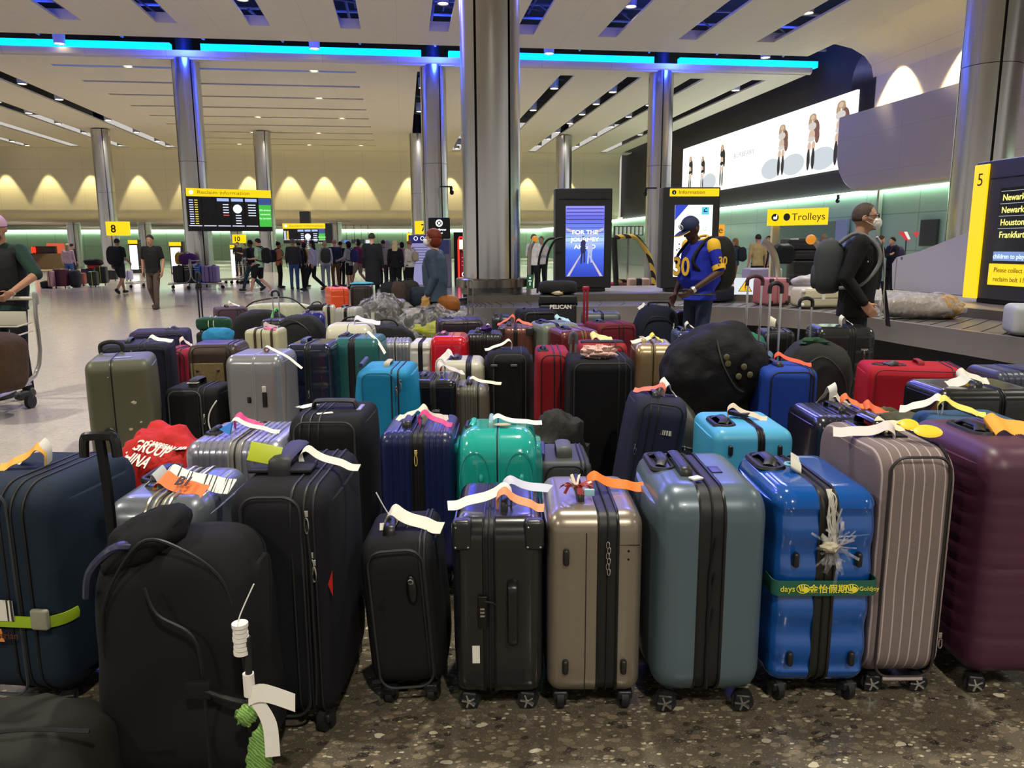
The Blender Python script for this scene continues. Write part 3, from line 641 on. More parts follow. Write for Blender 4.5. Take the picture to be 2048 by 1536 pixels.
# warning sign on the island
p = PZ(1467, 589, ZI); p2 = PZ(1565, 590, ZI); d = p2-p; w = d.length
t = thing('warning_sign', 'low white warning sign with yellow triangle on the carousel island', 'sign', p, atan2(d.y, d.x)); hh = .27
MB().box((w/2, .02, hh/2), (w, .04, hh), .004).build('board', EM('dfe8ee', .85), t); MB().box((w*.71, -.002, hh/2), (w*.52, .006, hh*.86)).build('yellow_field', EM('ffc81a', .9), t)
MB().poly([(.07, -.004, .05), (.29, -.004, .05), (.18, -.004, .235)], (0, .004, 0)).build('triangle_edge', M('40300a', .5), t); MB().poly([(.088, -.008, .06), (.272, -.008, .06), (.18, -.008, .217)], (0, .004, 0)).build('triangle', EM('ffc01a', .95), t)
MB().box((.18, -.01, .13), (.014, .004, .07)).box((.18, -.01, .078), (.014, .004, .014)).build('exclamation_mark', M('201806', .5), t); text('Reclaim', .11, TXD, t, (w*.49, -.008, .1), sx=1.2)
# green emergency signs on posts
for x, y0, y1, lab in ((1060, 550, 575, 'small green emergency sign on a pole right of the thick column'), (1643, 548, 571, 'small green emergency sign on a pole above the cream suitcase')):
    p = PZ(x, 590, ZI); sc = axd(p)/FPX; t = thing('emergency_sign', lab, 'sign', p); zt = (590-y0)*sc*1.0; w = 12*sc
    q = MB().box((0, 0, zt-.11), (w, .02, .22), .003).build('panel', EM('0d5a34', .55), t); MB().cyl((0, -.014, zt-.05), (0, -.011, zt-.05), .017, n=10).box((0, -.013, zt-.1), (.05, .003, .02)).box((0, -.013, zt-.15), (.02, .003, .05)).build('pictogram', EM('dff0e8', .8), q); MB().cyl((0, .02, 0), (0, .02, zt-.05), .02, n=8).build('pole', M('b9b0a0', .3, .9), t)
# bumper arches, silver tubes
def arch(name, label, pts, r, mat, base_y, z=ZI, tip=None, dz=0):
    p0 = PZ(pts[0][0], base_y, z); p0.y += dz; P = []
    for x, y in pts: q = PY(x, y, p0.y); P.append(q-p0)
    P[0].z = 0; t = thing(name, label, 'barrier', p0); MB().tube(crom(P, 5), r, n=10).build('tube', mat, t)
    if tip: MB().ell(P[-1], (r*1.5, r*1.5, r*1.5)).build('end_cap', tip, t)
    return t
SIL = M('b8b2a4', .28, .9)
OR = EM('e8901a', .7)
arch('bumper_tube', 'curved silver bumper tube with orange end near the white-shirted men', [(1057, 588), (1058, 540), (1060, 500), (1070, 478)], .035, SIL, 588, tip=OR)
arch('bumper_tube', 'curved silver bumper tube behind the man in a tan t-shirt', [(1553, 586), (1554, 545), (1548, 510), (1536, 490), (1524, 482)], .06, SIL, 586)
arch('bumper_tube', 'curved silver bumper tube with orange end beside the black luggage pile', [(1645, 586), (1647, 545), (1642, 505), (1634, 487), (1622, 479)], .055, SIL, 586, tip=OR)
for x, l in ((1075, 'left'), (1091, 'right')): arch('trolley_bay_hoop', 'thin black hoop beside the walkway kiosk, %s one of the two' % l, [(x, 588), (x+2, 530), (x+8, 500), (x+20, 480), (x+34, 476)], .02, RUB, 588, dz=.3)
# striped hoop of the trolley bay
def stripem():
    m = bpy.data.materials.new('hazard_stripe'); N, L, B = nt(m); tc = N.new('ShaderNodeTexCoord'); w = N.new('ShaderNodeTexWave'); w.bands_direction = 'DIAGONAL'; w.inputs['Scale'].default_value = 2.6
    L.new(tc.outputs['Object'], w.inputs['Vector']); rp = N.new('ShaderNodeValToRGB'); rp.color_ramp.interpolation = 'CONSTANT'; rp.color_ramp.elements[0].color = lin('141414'); rp.color_ramp.elements[1].position = .5; rp.color_ramp.elements[1].color = lin('d8b850')
    L.new(w.outputs[1], rp.inputs[0]); L.new(rp.outputs[0], B.inputs['Base Color']); return m
HZ = stripem()
p0 = PZ(1225, 590, .0); p0 = PY(1225, 588, 16.5); p0.z = 0
t = thing('trolley_shelter', 'clear-sided trolley bay with yellow and black striped hoop frame', 'shelter', p0)
P = [PY(x, y, 16.5)-p0 for x, y in ((1228, 475), (1268, 473), (1284, 487), (1298, 512), (1306, 545), (1309, 588))]; P2 = [PY(x, y, 16.5)-p0 for x, y in ((1232, 562), (1266, 562))]
MB().tube(crom(P, 4), .05, n=8).build('striped_hoop', HZ, t); MB().tube(P2, .04, n=6).build('striped_bumper', HZ, t); MB().tube([P[0]+V((0, 0, 0)), P2[0], V((P2[0].x, 0, 0))], .06, n=8).build('side_post', RUB, t)
q = [P[0]]+crom(P[1:], 4)+[V((P2[0].x, 0, .4))]; mp_ = [V((v.x, .05, v.z)) for v in q]
fm = bpy.data.materials.new('clear_panel'); N, L, B = nt(fm); B.inputs['Base Color'].default_value = lin('b9c0c0'); B.inputs['Alpha'].default_value = .3; B.inputs['Roughness'].default_value = .08
MB().poly(mp_, (0, .01, 0)).build('clear_panel', fm, t, smooth=0)
# white ramp cover right of the masked man
p = HW(8.9, 13.2, ZI)
def A2(px, py, a):
    d = ray(px, py); da = d.x*cos(TH)+d.y*sin(TH); k = a/da; return V((d.x*k, d.y*k, CH+d.z*k))
pts = [A2(1784, 583, 8.75), A2(1784, 528, 8.75), A2(1838, 503, 8.75), A2(1940, 463, 8.75), A2(1940, 600, 8.75)]
wm = M('c3c1c6', .5); t = thing('ramp_cover', 'pale grey sloping side panel of a baggage ramp behind the wrapped bundle', 'panel', HW(8.75, 12, ZI), TH-pi/2)
Mi = (Matrix.Translation(HW(8.75, 12, ZI))@Matrix.Rotation(TH-pi/2, 4, 'Z')).inverted()
loc = [Mi@q for q in pts]; 
for q in loc: q.z = max(q.z, .0)
xs = [q.x for q in loc]; xm = (Mi@A2(1812, 510, 8.75))
MB().poly([loc[0], loc[1], V((loc[2].x-.6, 0, loc[1].z+(loc[2].z-loc[1].z)*.55)), V((loc[2].x-.6, 0, 0))], (0, .6, 0)).build('side_plate', wm, t, smooth=0)
MB().poly([V((loc[2].x-.58, 0, 0)), V((loc[2].x-.58, 0, loc[1].z+(loc[2].z-loc[1].z)*.56)), loc[2], loc[3], V((loc[4].x, 0, 0))], (0, .6, 0)).build('side_plate', wm, t, smooth=0)
MB().cyl((loc[2].x-.45, -.004, .55), (loc[2].x-.45, .004, .55), .03, n=14).build('lock', M('707074', .4), t)
# billboard on the dark wall
def bq(b, z, a=16.93): return HW(a, b, z)
t = thing('billboard', 'bright white backlit fashion billboard high on the dark wall', 'billboard', HW(16.95, 28, 4.4), TH-pi/2)
L_ = 18.2; x0 = -L_
MB().box((x0/2, 0, 1.35), (L_, .1, 2.78)).build('light_box', EM('eef0ea', 1.25), t)
def figure(x, h, coat, wide):
    P = (('hair', 'b89c78', ((0, .93, .055, .06), (-.035, .85, .03, .09), (.035, .84, .03, .1))), ('coat', coat, ((.055, .7, .06, .17), (.085, .58, .035, .12))), ('skin', 'e0c0a8', ((0, .925, .03, .042), (0, .62, .05, .1), (-.03, .43, .03, .08), (.035, .43, .03, .08))),
         ('top', 'ddd6d0' if wide > 1.7 else '232326', ((0, .77, .065, .07), (0, .55, .06, .045))), ('stockings', '2a2424', ((-.035, .2, .026, .19), (.04, .2, .026, .19))))
    for k, (nm, c, sh) in enumerate(P):
        m = MB()
        for dx, z, rx, rz in sh: m.ell((x+dx*h*wide, -.054-.003*k, z*h+.1), (rx*h*wide, .003, rz*h), n=14, m=10)
        m.build('pictured_'+nm, EM(c, .8), t)
for x, k in ((-1.0, 2.45), (-3.1, 2.3), (-5.7, 2.25)): figure(x, k, '7d5548', 2.2)
for x, k in ((-12.3, 2.2), (-15.0, 1.9), (-16.9, 2.1)): figure(x, k, '1c1c20', 1.6)
for x in (-2.2, -4.6, -6.6, -14): MB().ell((x, -.052, .5), (1.0, .003, .45)).build('pictured_chair', EM('c9d2d8', .9), t)
text('BURBERRY', .34, EM('b9bcbc', .8), t, (-9.6, -.06, 1.4), ax='CENTER', sx=1.5)
# cctv cameras
for x, y, Y, lab in ((898, 374, 29.5, 'black security camera on a bracket of the column right of the 7 sign'), (1296, 377, 29.3, 'black security camera on the left of the kiosk column'), (1681, 391, 24, 'small black dome camera under the white balcony')):
    p = PY(x, y, Y) if x < 1600 else A2(x, y, 16.8); t = thing('security_camera', lab, 'camera', p); s_ = 1 if x < 1000 else -1
    MB().box((-.12*s_, .1, .02), (.45, .05, .05)).build('bracket', BLKF, t); MB().caps((.08*s_, 0, -.03), (.08*s_, 0, -.12), .06, .05).ell((.1*s_, 0, -.2), (.08, .08, .09)).build('dome', BLKF, t)
# background kiosks with white screens
for x0, x1, y0, y1, Y, lab in ((255, 277, 479, 545, 45.8, 'slim kiosk with yellow top just right of the 8 column'), (337, 365, 483, 545, 44, 'slim kiosk with yellow top behind the walking man'), (459, 470, 489, 560, 52, 'narrow kiosk with yellow top beneath the number 10 sign')):
    pL = PY(x0, y0, Y); pR = PY(x1, y0, Y); w = pR.x-pL.x; h = pL.z; t = thing('information_kiosk', lab, 'kiosk', (pL.x, Y, 0)); MB().box((w/2, .15, h/2), (w, .3, h), .02).build('housing', DK, t)
    MB().box((w*.45, -.01, h-.14), (w*.85, .03, .22)).build('header_sign', YEL, t); MB().box((w*.45, -.01, h-.28-.75), (w*.7, .02, 1.4)).build('screen', WH, t)
# hanging small monitors
for i, (x, c) in enumerate(((693, '4a78c8'), (709, '20242a'), (723, '30343a'), (737, 'e8ecec'))):
    p = PY(x, 483, 66); t = thing('hanging_monitor', 'small hanging monitor over the crowd, number %s from the left in its row of four' % ('one', 'two', 'three', 'four')[i], 'monitor', p, group='hanging monitors over the crowd')
    MB().box((0, 0, 0), (.52, .08, .34)).build('housing', BLKF, t); MB().box((0, -.045, 0), (.46, .01, .28)).build('screen', EM(c, .8), t); MB().cyl((0, 0, .1), (0, 0, 1.4), .02, n=5).build('rod', DK, t)
# posters and shop front far left
p = PY(113, 512, 62); t = thing('poster_stand', 'orange and coral poster on the far left near the short column', 'poster', p); MB().box((0, 0, .2), (1.35, .08, 1.6)).build('panel', EM('e0603c', .7), t); MB().box((-.1, -.05, -.25), (.9, .01, .3)).build('picture', EM('b9c4d0', .7), t); MB().box((0, .05, -1), (.9, .05, 1.4)).build('frame', DK, t)
p = PY(90, 520, 55); t = thing('shop_counter', 'dark shop counter with a glowing red ribbon sign at far left', 'counter', (p.x, p.y, 0)); MB().box((0, 0, .55), (3, .8, 1.1), .02).build('counter', M('58463c', .5), t); MB().box((0, .1, 1.35), (1.6, .3, .5), .02).build('cabinet', M('30262a', .4), t); MB().tube([(-.6+.12*cos(a), -.2, 1.35+.2*sin(a*2)) for a in [k*.3 for k in range(22)]], .035, n=6).build('red_ribbon_sign', EM('ff3018', 1.6), t)
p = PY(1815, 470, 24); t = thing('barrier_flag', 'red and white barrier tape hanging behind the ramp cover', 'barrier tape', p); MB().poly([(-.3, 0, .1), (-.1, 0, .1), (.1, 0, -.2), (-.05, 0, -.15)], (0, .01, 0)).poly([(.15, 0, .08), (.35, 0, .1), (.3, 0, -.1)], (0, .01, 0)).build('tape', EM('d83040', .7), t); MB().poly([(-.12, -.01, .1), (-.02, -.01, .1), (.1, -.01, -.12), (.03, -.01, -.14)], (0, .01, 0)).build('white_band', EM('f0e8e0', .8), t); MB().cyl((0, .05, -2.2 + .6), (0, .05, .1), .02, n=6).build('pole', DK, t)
# wall board row and door in the glazed wall
p = PY(1229, 470, 42); t = thing('departure_monitors', 'row of narrow grey monitors above the striped trolley bay', 'monitor', p)
MB().box((.75, .05, .22), (1.6, .08, .5)).build('back_panel', DK, t)
for k in range(7): MB().box((.12+k*.215, 0, .22), (.15, .02, .42)).build('screen', EM('9fb098', .7), t)
MB().box((.75, .1, -1.1), (.1, .1, 2.3)).build('post', DK, t)
def wallrect(px0, px1, ytop, ybot, name, mat, a=16.96, th=.06):
    A = A2(px0, ytop, a); Bq = A2(px1, ytop, a); d = (A-Bq); L = V((d.x, d.y, 0)).length; top = A.z
    bl = A2(px0, ybot, a).z if ybot else 0
    m = MB(); u = V((d.x, d.y, 0)).normalized(); nrm = V((-cos(TH), -sin(TH), 0)); base = V((Bq.x, Bq.y, 0))
    P = [base+V((0, 0, max(bl, 0))), base+u*L+V((0, 0, max(bl, 0))), base+u*L+V((0, 0, top)), base+V((0, 0, top))]
    m.poly(P, nrm*th); return struct(m.build(name, mat, smooth=0))
wallrect(1553, 1675, 449, None, 'door_1', M('5d7a6c', .2)); wallrect(1677, 1700, 440, None, 'trim_mullion', M('8d9fc0', .3), th=.1)
wallrect(1763, 1767, 378, None, 'trim_post', M('a9b0a8', .4), th=.15)
wallrect(1846, 1880, 440, 492, 'trim_dark_panel', M('2a3034', .4), th=.08)
# ================================================================ luggage
def loft_case(T, W, H, R, e, xs, zb=0.0, ribx=None, ribz=None, bulge=0, ny=6, nz=8, noise_amp=0, seed=0, taper=0, wave=None, ys=False):
    ny = max(ny, 10)
    """rounded suitcase body, cross-sections along x; returns function part(x0,x1)->MB split at stations"""
    st = []
    for k in range(6):
        q = rad(90*k/5); st.append((-T/2+e*(1-cos(q)), e*(1-sin(q))))
    st2 = [(-x, d) for x, d in reversed(st)]
    mid = set(xs)
    if ribx:
        n, dep, x0, x1 = ribx
        for k in range(n):
            c = x0+(x1-x0)*(k+.5)/n; w = (x1-x0)/n*.16
            for dx in (-w*1.6, -w*.6, w*.6, w*1.6): mid.add(c+dx)
    n_ = max(4, int(T/.03))
    for k in range(1, n_): mid.add(-T/2+T*k/n_)
    mid = sorted(x for x in mid if -T/2+e+.004 < x < T/2-e-.004)
    def ri(x):
        if not ribx: return 0
        n, dep, x0, x1 = ribx
        for k in range(n):
            c = x0+(x1-x0)*(k+.5)/n; w = (x1-x0)/n*.16
            if abs(x-c) <= w*.61: return dep
        return 0
    xs_ = set(round(x, 5) for x in xs); full = st+[(x, ri(x) if round(x, 5) not in xs_ else 0) for x in mid]+st2
    prev = None; F = []
    for x, d in full:
        if prev is not None and x-prev < .0008: continue
        F.append((x, d)); prev = x
    hz = (H-zb)/2; zc = (H+zb)/2
    def outline(d):
        hy, hh = W/2-d, hz-d; r = max(R-d, .004); P = []
        segs = [((hy, -hh+r), (hy, hh-r), nz), None, ((hy-r, hh), (-hy+r, hh), ny), None, ((-hy, hh-r), (-hy, -hh+r), nz), None, ((-hy+r, -hh), (hy-r, -hh), ny), None]
        cs = [(hy-r, hh-r, 0), (-hy+r, hh-r, 90), (-hy+r, -hh+r, 180), (hy-r, -hh+r, 270)]
        for i in range(4):
            a, b, m_ = segs[2*i]
            for k in range(m_): t = k/m_; P.append((a[0]+(b[0]-a[0])*t, a[1]+(b[1]-a[1])*t))
            cx, cz, a0 = cs[i]
            for k in range(6): q = rad(a0+90*k/6); P.append((cx+r*cos(q), cz+r*sin(q)))
        return P
    def V3(x, y, z, first=True):
        yy, zz = y, z
        if ribz:
            n, dep = ribz[:2]; u = (z+hz)/(2*hz)*n; f = u-math.floor(u); pu = max(0, 1-abs(f-.5)/.13) if not wave else .5-.5*cos(2*pi*f)
            s_ = dep*min(1, pu)
            if abs(z) < hz-R*.8: yy = y-(s_ if y > 0 else -s_)*(1 if abs(y) > W/2-R else 0)
        z3 = zz+zc; tp = 1-taper*(z3-zb)/(H-zb)
        p = V((x*tp, yy*tp, z3))
        if bulge and noise_amp: 
            q = V((x*5+seed, yy*5, z3*5)); p += V((0, 1 if yy > 0 else -1, .4)).normalized()*noise.noise(q)*noise_amp
        return p
    def part(xa, xb, capL=False, capR=False):
        m = MB(); S = [(x, d) for x, d in F if xa-1e-5 <= x <= xb+1e-5]; vs = []; n = 0
        for x, d in S:
            o = outline(d); n = len(o); vs += [V3(x, y, z) for y, z in o]
        rings = len(S); fs = [(k*n+i, k*n+(i+1) % n, (k+1)*n+(i+1) % n, (k+1)*n+i) for k in range(rings-1) for i in range(n)]
        def cap(base, x, sg):
            o = outline(e); o1, o2 = nz, nz+6; o3 = o2+ny; o4 = o3+6; o5 = o4+nz; o6 = o5+6; o7 = o6+ny
            Rr = [o7+k for k in range(6)]+list(range(nz))+[o1+k for k in range(6)]+[o2]
            Lr = [o6]+[o5+5-k for k in range(5)]+[o5]+[o4+nz-k for k in range(1, nz)]+[o4]+[o3+6-k for k in range(1, 6)]+[o3]
            rows = []
            for r_, (a, b) in enumerate(zip(Rr, Lr)):
                if r_ == 0: rows.append([base+a]+[base+o6+ny-k for k in range(1, ny)]+[base+b]); continue
                if r_ == len(Rr)-1: rows.append([base+o2+k for k in range(ny)]+[base+b]); continue
                row = [base+a]; (ya, za), (yb, zb_2) = o[a], o[b]
                for k in range(1, ny):
                    u = k/ny; w_ = (za+hz)/(2*hz); yy = ya+(yb-ya)*u; gr = 0
                    if ribz and not wave:
                        nn, dep = ribz[:2]; q = (za+hz)/(2*hz)*nn+(.6*(u-.5) if len(ribz) > 2 else 0); f = q-math.floor(q); gr = dep*max(0, 1-abs(f-.5)/.16)*(1 if .08 < u < .92 and .08 < w_ < .93 else 0)
                    vs.append(V3(x+sg*(bulge*(1-(2*u-1)**4)*(1-(2*w_-1)**4)-gr), yy, za)); row.append(len(vs)-1)
                row.append(base+b); rows.append(row)
            for A_, B_ in zip(rows, rows[1:]): fs.extend([(A_[k], A_[k+1], B_[k+1], B_[k]) for k in range(ny)])
        if capL: cap(0, -T/2, -1)
        if capR: cap((rings-1)*n, T/2, 1)
        return m.add(vs, fs)
    return part
WHL = {}
def wheel_mesh(hub, r=.032, w=.022, n=18):
    k = (hub, r)
    if k not in WHL:
        o = MB().cyl((-w/2, 0, 0), (w/2, 0, 0), r, n=n).build('wheel', RUB)
        m = MB()
        if hub:
            m.tube([(0, r*.62*cos(a*pi/8), r*.62*sin(a*pi/8)) for a in range(16)], r*.08, n=5, closed=True)
            for s_ in range(5):
                q = 2*pi*s_/5; m.box((0, r*.3*cos(q), r*.3*sin(q)), (w*1.12, r*.6, r*.14), M4=Matrix.Rotation(q, 3, 'X'))
            m.cyl((-w*.6, 0, 0), (w*.6, 0, 0), r*.16, n=8)
            m.v = [V((p.x*1.0+(w*.5 if p.x > 0 else -w*.5)*0, p.y, p.z)) for p in m.v]
            h = m.build('hub', M(hub, .25, .9)); me2 = h.data; bpy.data.objects.remove(h)
        else: me2 = None
        me = o.data; bpy.data.objects.remove(o); WHL[k] = (me, me2)
    return WHL[k]
FORK = []
def add_wheels(t, T, W, hub=None, r=.03, rot=0, side=0, front_only=False):
    if not FORK:
        o = MB().box((0, 0, .052), (.05, .05, .03), .008).box((.018, .01, .035), (.006, .028, .05)).box((-.018, .01, .035), (.006, .028, .05)).build('wheel_housing', PLAST); FORK.append(o.data); bpy.data.objects.remove(o)
    a, b = wheel_mesh(hub, r)
    for sx in (-1, 1):
        for sy in ((-1,) if front_only else (-1, 1)):
            x, y = sx*(T/2-.045), sy*(W/2-.05)
            f = bpy.data.objects.new('wheel_housing', FORK[0]); COL.objects.link(f); f.parent = t; f.location = (x, y, 0); f.rotation_euler = (0, 0, rot)
            w = bpy.data.objects.new('wheel', a); COL.objects.link(w); w.parent = t; w.location = (x+cos(rot)*0-(.0), y, r+.001); w.rotation_euler = (0, 0, rot)
            if b:
                h = bpy.data.objects.new('hub', b); COL.objects.link(h); h.parent = w; h.location = (0, 0, 0)
                h.scale = (2.1, 1.15, 1.15)
def top_handle(t, x, y0, y1, z, mat=PLAST, r=.011, lift=.028, name='top_handle', ax='y', flat=False):
    P = [(0, .0), (.04, .8), (.18, 1), (.82, 1), (.96, .8), (1, 0)]
    pts = [(x, y0+(y1-y0)*a, z-.004+lift*b) if ax == 'y' else (y0+(y1-y0)*a, x, z-.004+lift*b) for a, b in P]
    return MB().tube(crom(pts, 4), r if not flat else (r*1.8, r*.6), n=8, flat=V((0, 0, 1)) if flat else None).build(name, mat, t)
def side_handle(t, x, z0, z1, W, mat=PLAST, lift=.03, r=.012):
    P = [(0, 0), (.05, .8), (.18, 1), (.82, 1), (.95, .8), (1, 0)]
    return MB().tube(crom([(x, -W/2-lift*b+.004, z0+(z1-z0)*a) for a, b in P], 4), (r*1.5, r*.8), n=8, flat=V((0, 1, 0))).build('side_handle', mat, t)
def recess_grip(t, x, y, z, L=.2, w=.075, mat=None, along='y'):
    mat = mat or PLAST; P = rrect(w, L, w*.5, 6)
    q = MB().tube([(x+a, y+b, z) for a, b in P], .011, n=6, closed=True).poly([(x+a*.9, y+b*.9, z-.002) for a, b in P], (0, 0, .004)).build('handle_recess', M('0c0c0e', .5), t)
    MB().tube([(x-w*.12, y-L*.36, z+.006), (x+w*.1, y-L*.2, z+.02), (x+w*.1, y+L*.2, z+.02), (x-w*.12, y+L*.36, z+.006)], (w*.26, .009), n=8, flat=V((0, 0, 1))).build('handle_grip', mat, q)
def pull_handle(t, x0, x1, y, z0, L, col=CHROME, grip=PLAST, bent=False):
    m = MB()
    for x in (x0, x1): m.cyl((x, y, z0-.02), (x, y, z0+L-.03), .008, n=8)
    q = m.build('pull_tubes', col, t); MB().tube(crom([(x0-.005, y, z0+L-.06), (x0, y, z0+L-.01), ((x0+x1)/2, y, z0+L+.008), (x1, y, z0+L-.01), (x1+.005, y, z0+L-.06)], 4), .014, n=8).build('grip', grip, q)
def feet(t, xs, zs, W, mat=PLAST, w=.02, h=.05):
    for x in xs:
        for z in zs: MB().box((x, -W/2-.004, z), (w, .026, h), .009).build('foot', mat, t)
def strap_tag(t, x, y, z, L=.2, w=.045, ang=0, col='e8e4da', kind='plain', loop=True, name='luggage_tag', droop=0, lift=.03, seed=0):
    d = V((cos(ang), sin(ang), 0)); s_ = V((-sin(ang), cos(ang), 0)); s_ = V((s_.x, s_.y, .55 if cos(ang) >= 0 else -.55))
    P = []
    if loop: P += [V((x, y, z+.004))-d*.02, V((x, y, z+lift*.8))-d*.025, V((x, y, z+lift+.012))+d*.0]
    for k in range(1, 7): P.append(V((x, y, z+max(.006, lift*(1-k/6)+.0025*sin(k*2.1+seed))-droop*(k/6)**2))+d*L*k/6)
    return MB().ribbon(crom(P, 3), w, s_, .0015).build(name, M(col, .6, 0, kind), t)
def zip_pull(t, x, y, z, L=.035, mat=CHROME):
    return MB().box((x, y, z), (.012, .008, .02), .002).tube([(x+.006*cos(a*pi/5), y-.006, z-.01-L/2+L/2*sin(a*pi/5)) for a in range(10)], .0022, n=5, closed=True).build('zipper_pull', mat, t)
def tube_box(t, name, c, d, r, mat): return MB().box(c, d, r).build(name, mat, t)
CASES = []
def place(x0, x1, yT, h, yB=None, Y=None, yaw=0):
    xc = (x0+x1)/2
    if yB is not None: p = PZ(xc, yB, 0); Y = p.y
    if Y is not None: q = PY(xc, yT, Y); h = q.z
    else: q = PZ(xc, yT, h)
    T = (x1-x0)*axd(q)/FPX/cos(yaw); return q, T, h
def case(name, label, x0, x1, yT, h=.75, W=.48, yB=None, Y=None, yaw=0, col='333333', rough=.35, metal=0, coat=0, kind='shell', soft=False, R=.07, e=.035, seam=0, bw=.03, band='141416', ribx=None, ribz=None, bulge=.012, hub=None, grip='recess', ft=0, tilt=0, wheels=True, cat='suitcase', T=None, base=0, group=None, pocket=0, taper=0, wave=None, wr=.03, na=0, hmat=None, expander=0, piping=True, pcol=None, lean=0):
    q, T_, h = place(x0, x1, yT, h, yB, Y, rad(yaw)); T = T or T_
    c = V((q.x, q.y, base))+V((-sin(rad(yaw))*W/2, cos(rad(yaw))*W/2, 0)); h -= base
    t = thing(name, label, cat, c, rot=(rad(lean), rad(tilt), rad(yaw)), group=group)
    zb = .066 if wheels else 0; mat = M(col, rough, metal, 'fabric' if soft else kind, coat)
    sx = seam*T; xl, xr = sx-bw/2, sx+bw/2
    ribs = None
    if ribx: ribs = (ribx[0], ribx[1], -T/2+e, T/2-e)
    if not soft:
        pf = loft_case(T, W, h, R, e, [xl-.012, xl, xl+.001, sx-.002, sx+.002, xr-.001, xr, xr+.012], zb=zb, ribx=ribs, ribz=ribz, bulge=bulge, taper=taper, wave=wave, nz=8 if not ribz else 48)
        pf(-T/2, xl, capL=True).build('shell', mat, t); pf(xr, T/2, capR=True).build('shell', mat, t)
        pb = loft_case(T, W-.012, h-.006, R-.006, e, [xl-.004, xr+.004]+[xl+bw*k/6 for k in range(7)], zb=zb+.006, taper=taper)
        zb_ = pb(xl-.004, xr+.004).build('zipper_band', M(band, .5), t)
        # rim beads and teeth line
        for k, xx in enumerate((xl, xr)):
            o = [(y, z) for y, z in rrect(W-.002, h-zb-.002, R, 6)]
            MB().tube([(xx, y, z+(h+zb)/2) for y, z in o], .0045, n=6, closed=True).build('rim', M(band if bw > .02 else col, .3), t)
        o = rrect(W-.004, h-zb, R, 6); MB().tube([(sx, y, z+(h+zb)/2) for y, z in o], .0035, n=5, closed=True).build('zipper', RUB, zb_)
    else:
        pf = loft_case(T, W, h, R, e, [], zb=zb, bulge=bulge, noise_amp=na or .006, seed=len(CASES)*3.1, taper=taper, nz=10)
        pf(-T/2, T/2, True, True).build('body', mat, t)
        if piping:
            pm = M(pcol or '0c0c0d', .45)
            xa, xb = -T/2+e*.9, (sx if pocket else T/2-e*.9)
            o = rrect(xb-xa, h-zb-.03, .05, 5); MB().tube([(x+(xa+xb)/2, -W/2-.002, z+(h+zb)/2) for x, z in o], .005, n=5, closed=True).build('piping', pm, t)
        for xx in (min(v_, T/2-e*.8) for v_ in ((sx-.02, sx+.02) if not expander else (sx-.03, sx+.01, sx+.05))):
            o = rrect(W+.002, h-zb+.002, R, 6); MB().tube([(xx, y, z+(h+zb)/2) for y, z in o], (.008, .0035), n=6, closed=True, flat=None).build('zipper', M('0d0d0e', .5), t) if False else MB().tube([(xx, y, z+(h+zb)/2) for y, z in o], .005, n=6, closed=True).build('zipper', M('0d0d0e', .5), t)
    if wheels: add_wheels(t, T, W, hub, wr, rot=(len(CASES)*.7) % .8-.4 if not hub else rad(78))
    hm = hmat or PLAST
    if grip == 'recess': recess_grip(t, (-T/2+sx-bw/2)/2 if seam > -.2 else T*.25, 0, h-.001, mat=hm)
    elif grip == 'arch': top_handle(t, sx-.06 if not soft else -T*.12, -.1, .1, h, hm, flat=True)
    elif grip == 'archx': top_handle(t, 0, -.09, .09, h, hm, ax='x', flat=True)
    if ft: feet(t, (-T/2*.62, T/2*.62), ft if isinstance(ft, tuple) else (h*.83, h*.22), W)
    CASES.append(t); t['T'] = T; t['h'] = h; t['W'] = W
    return t, T, W, h
def BAR(t, c, d, rz=0, m=None, name='sticker'): return MB().box(c, d, rz=rz).build(name, m or M('e4e0d4', .6, 0, 'barcode'), t)
# ---------------- front row
t, T, W, h = case('hard_suitcase', 'huge dark purple hard suitcase with diagonal grooves, rightmost of the front row', 1990, 2190, 905, yB=1398, W=.56, col='4a2238', rough=.42, R=.09, e=.06, bw=.02, ribz=(13, .0045, 1), bulge=.02, hub='d8d8d8', wr=.034, band='2a1530', grip=None, seam=.2)
strap_tag(t, T*.02, -.02, h, .16, .09, 0, 'f0a830'); recess_grip(t, -T*.2+.02, .05, h-.001)
text('it luggage', .022, CHROME, t, (-T/2-.006, .05, h*.8), rot=(pi/2, 0, -pi/2))
t, T, W, h = case('fabric_suitcase', 'taupe pinstriped fabric suitcase with a yellow rubber duck tag on top', 1768, 1922, 905, yB=1396, W=.52, soft=True, kind='stripe', col='6f6261', rough=.85, R=.1, e=.03, hub='cfcfcf', wr=.034, grip=None, bulge=.01, seam=.9, pcol='2a2526')
for o in t.children:
    if o.name.startswith('body'): o.data.materials[0] = M('7a6c6a', .85, 0, 'stripe')
q = MB().box((-T*.02, .06, h-.005), (T*.5, .26, .022), .01).build('handle_plate', M('16151a', .22), t); top_handle(t, -T*.05, -.02, .15, h+.012, M('101014', .15), flat=True, r=.016)
m = MB(); m.ell((.05, -.02, 0), (.035, .022, .005), n=16, m=8).ell((.01, .0, 0), (.024, .02, .005), n=14, m=8).poly([(-.02, .0, -.003), (-.008, .012, -.003), (-.008, -.006, -.003)], (0, 0, .005))
m.xf(Matrix.Translation((.02, -.1, h+.055))@Matrix.Rotation(rad(-15), 4, 'Z')@Matrix.Rotation(rad(28), 4, 'X')@Matrix.Diagonal((1.3, 1.5, 1, 1))); m.build('duck_tag', M('f2c81e', .4), t)
strap_tag(t, -.02, -.06, h, .17, .05, rad(160), 'd8ccc8', lift=.03); strap_tag(t, .0, .0, h, .16, .06, rad(35), 'e9dcb8', lift=.03); strap_tag(t, .0, .1, h, .1, .05, rad(60), 'b83a4a', lift=.02)
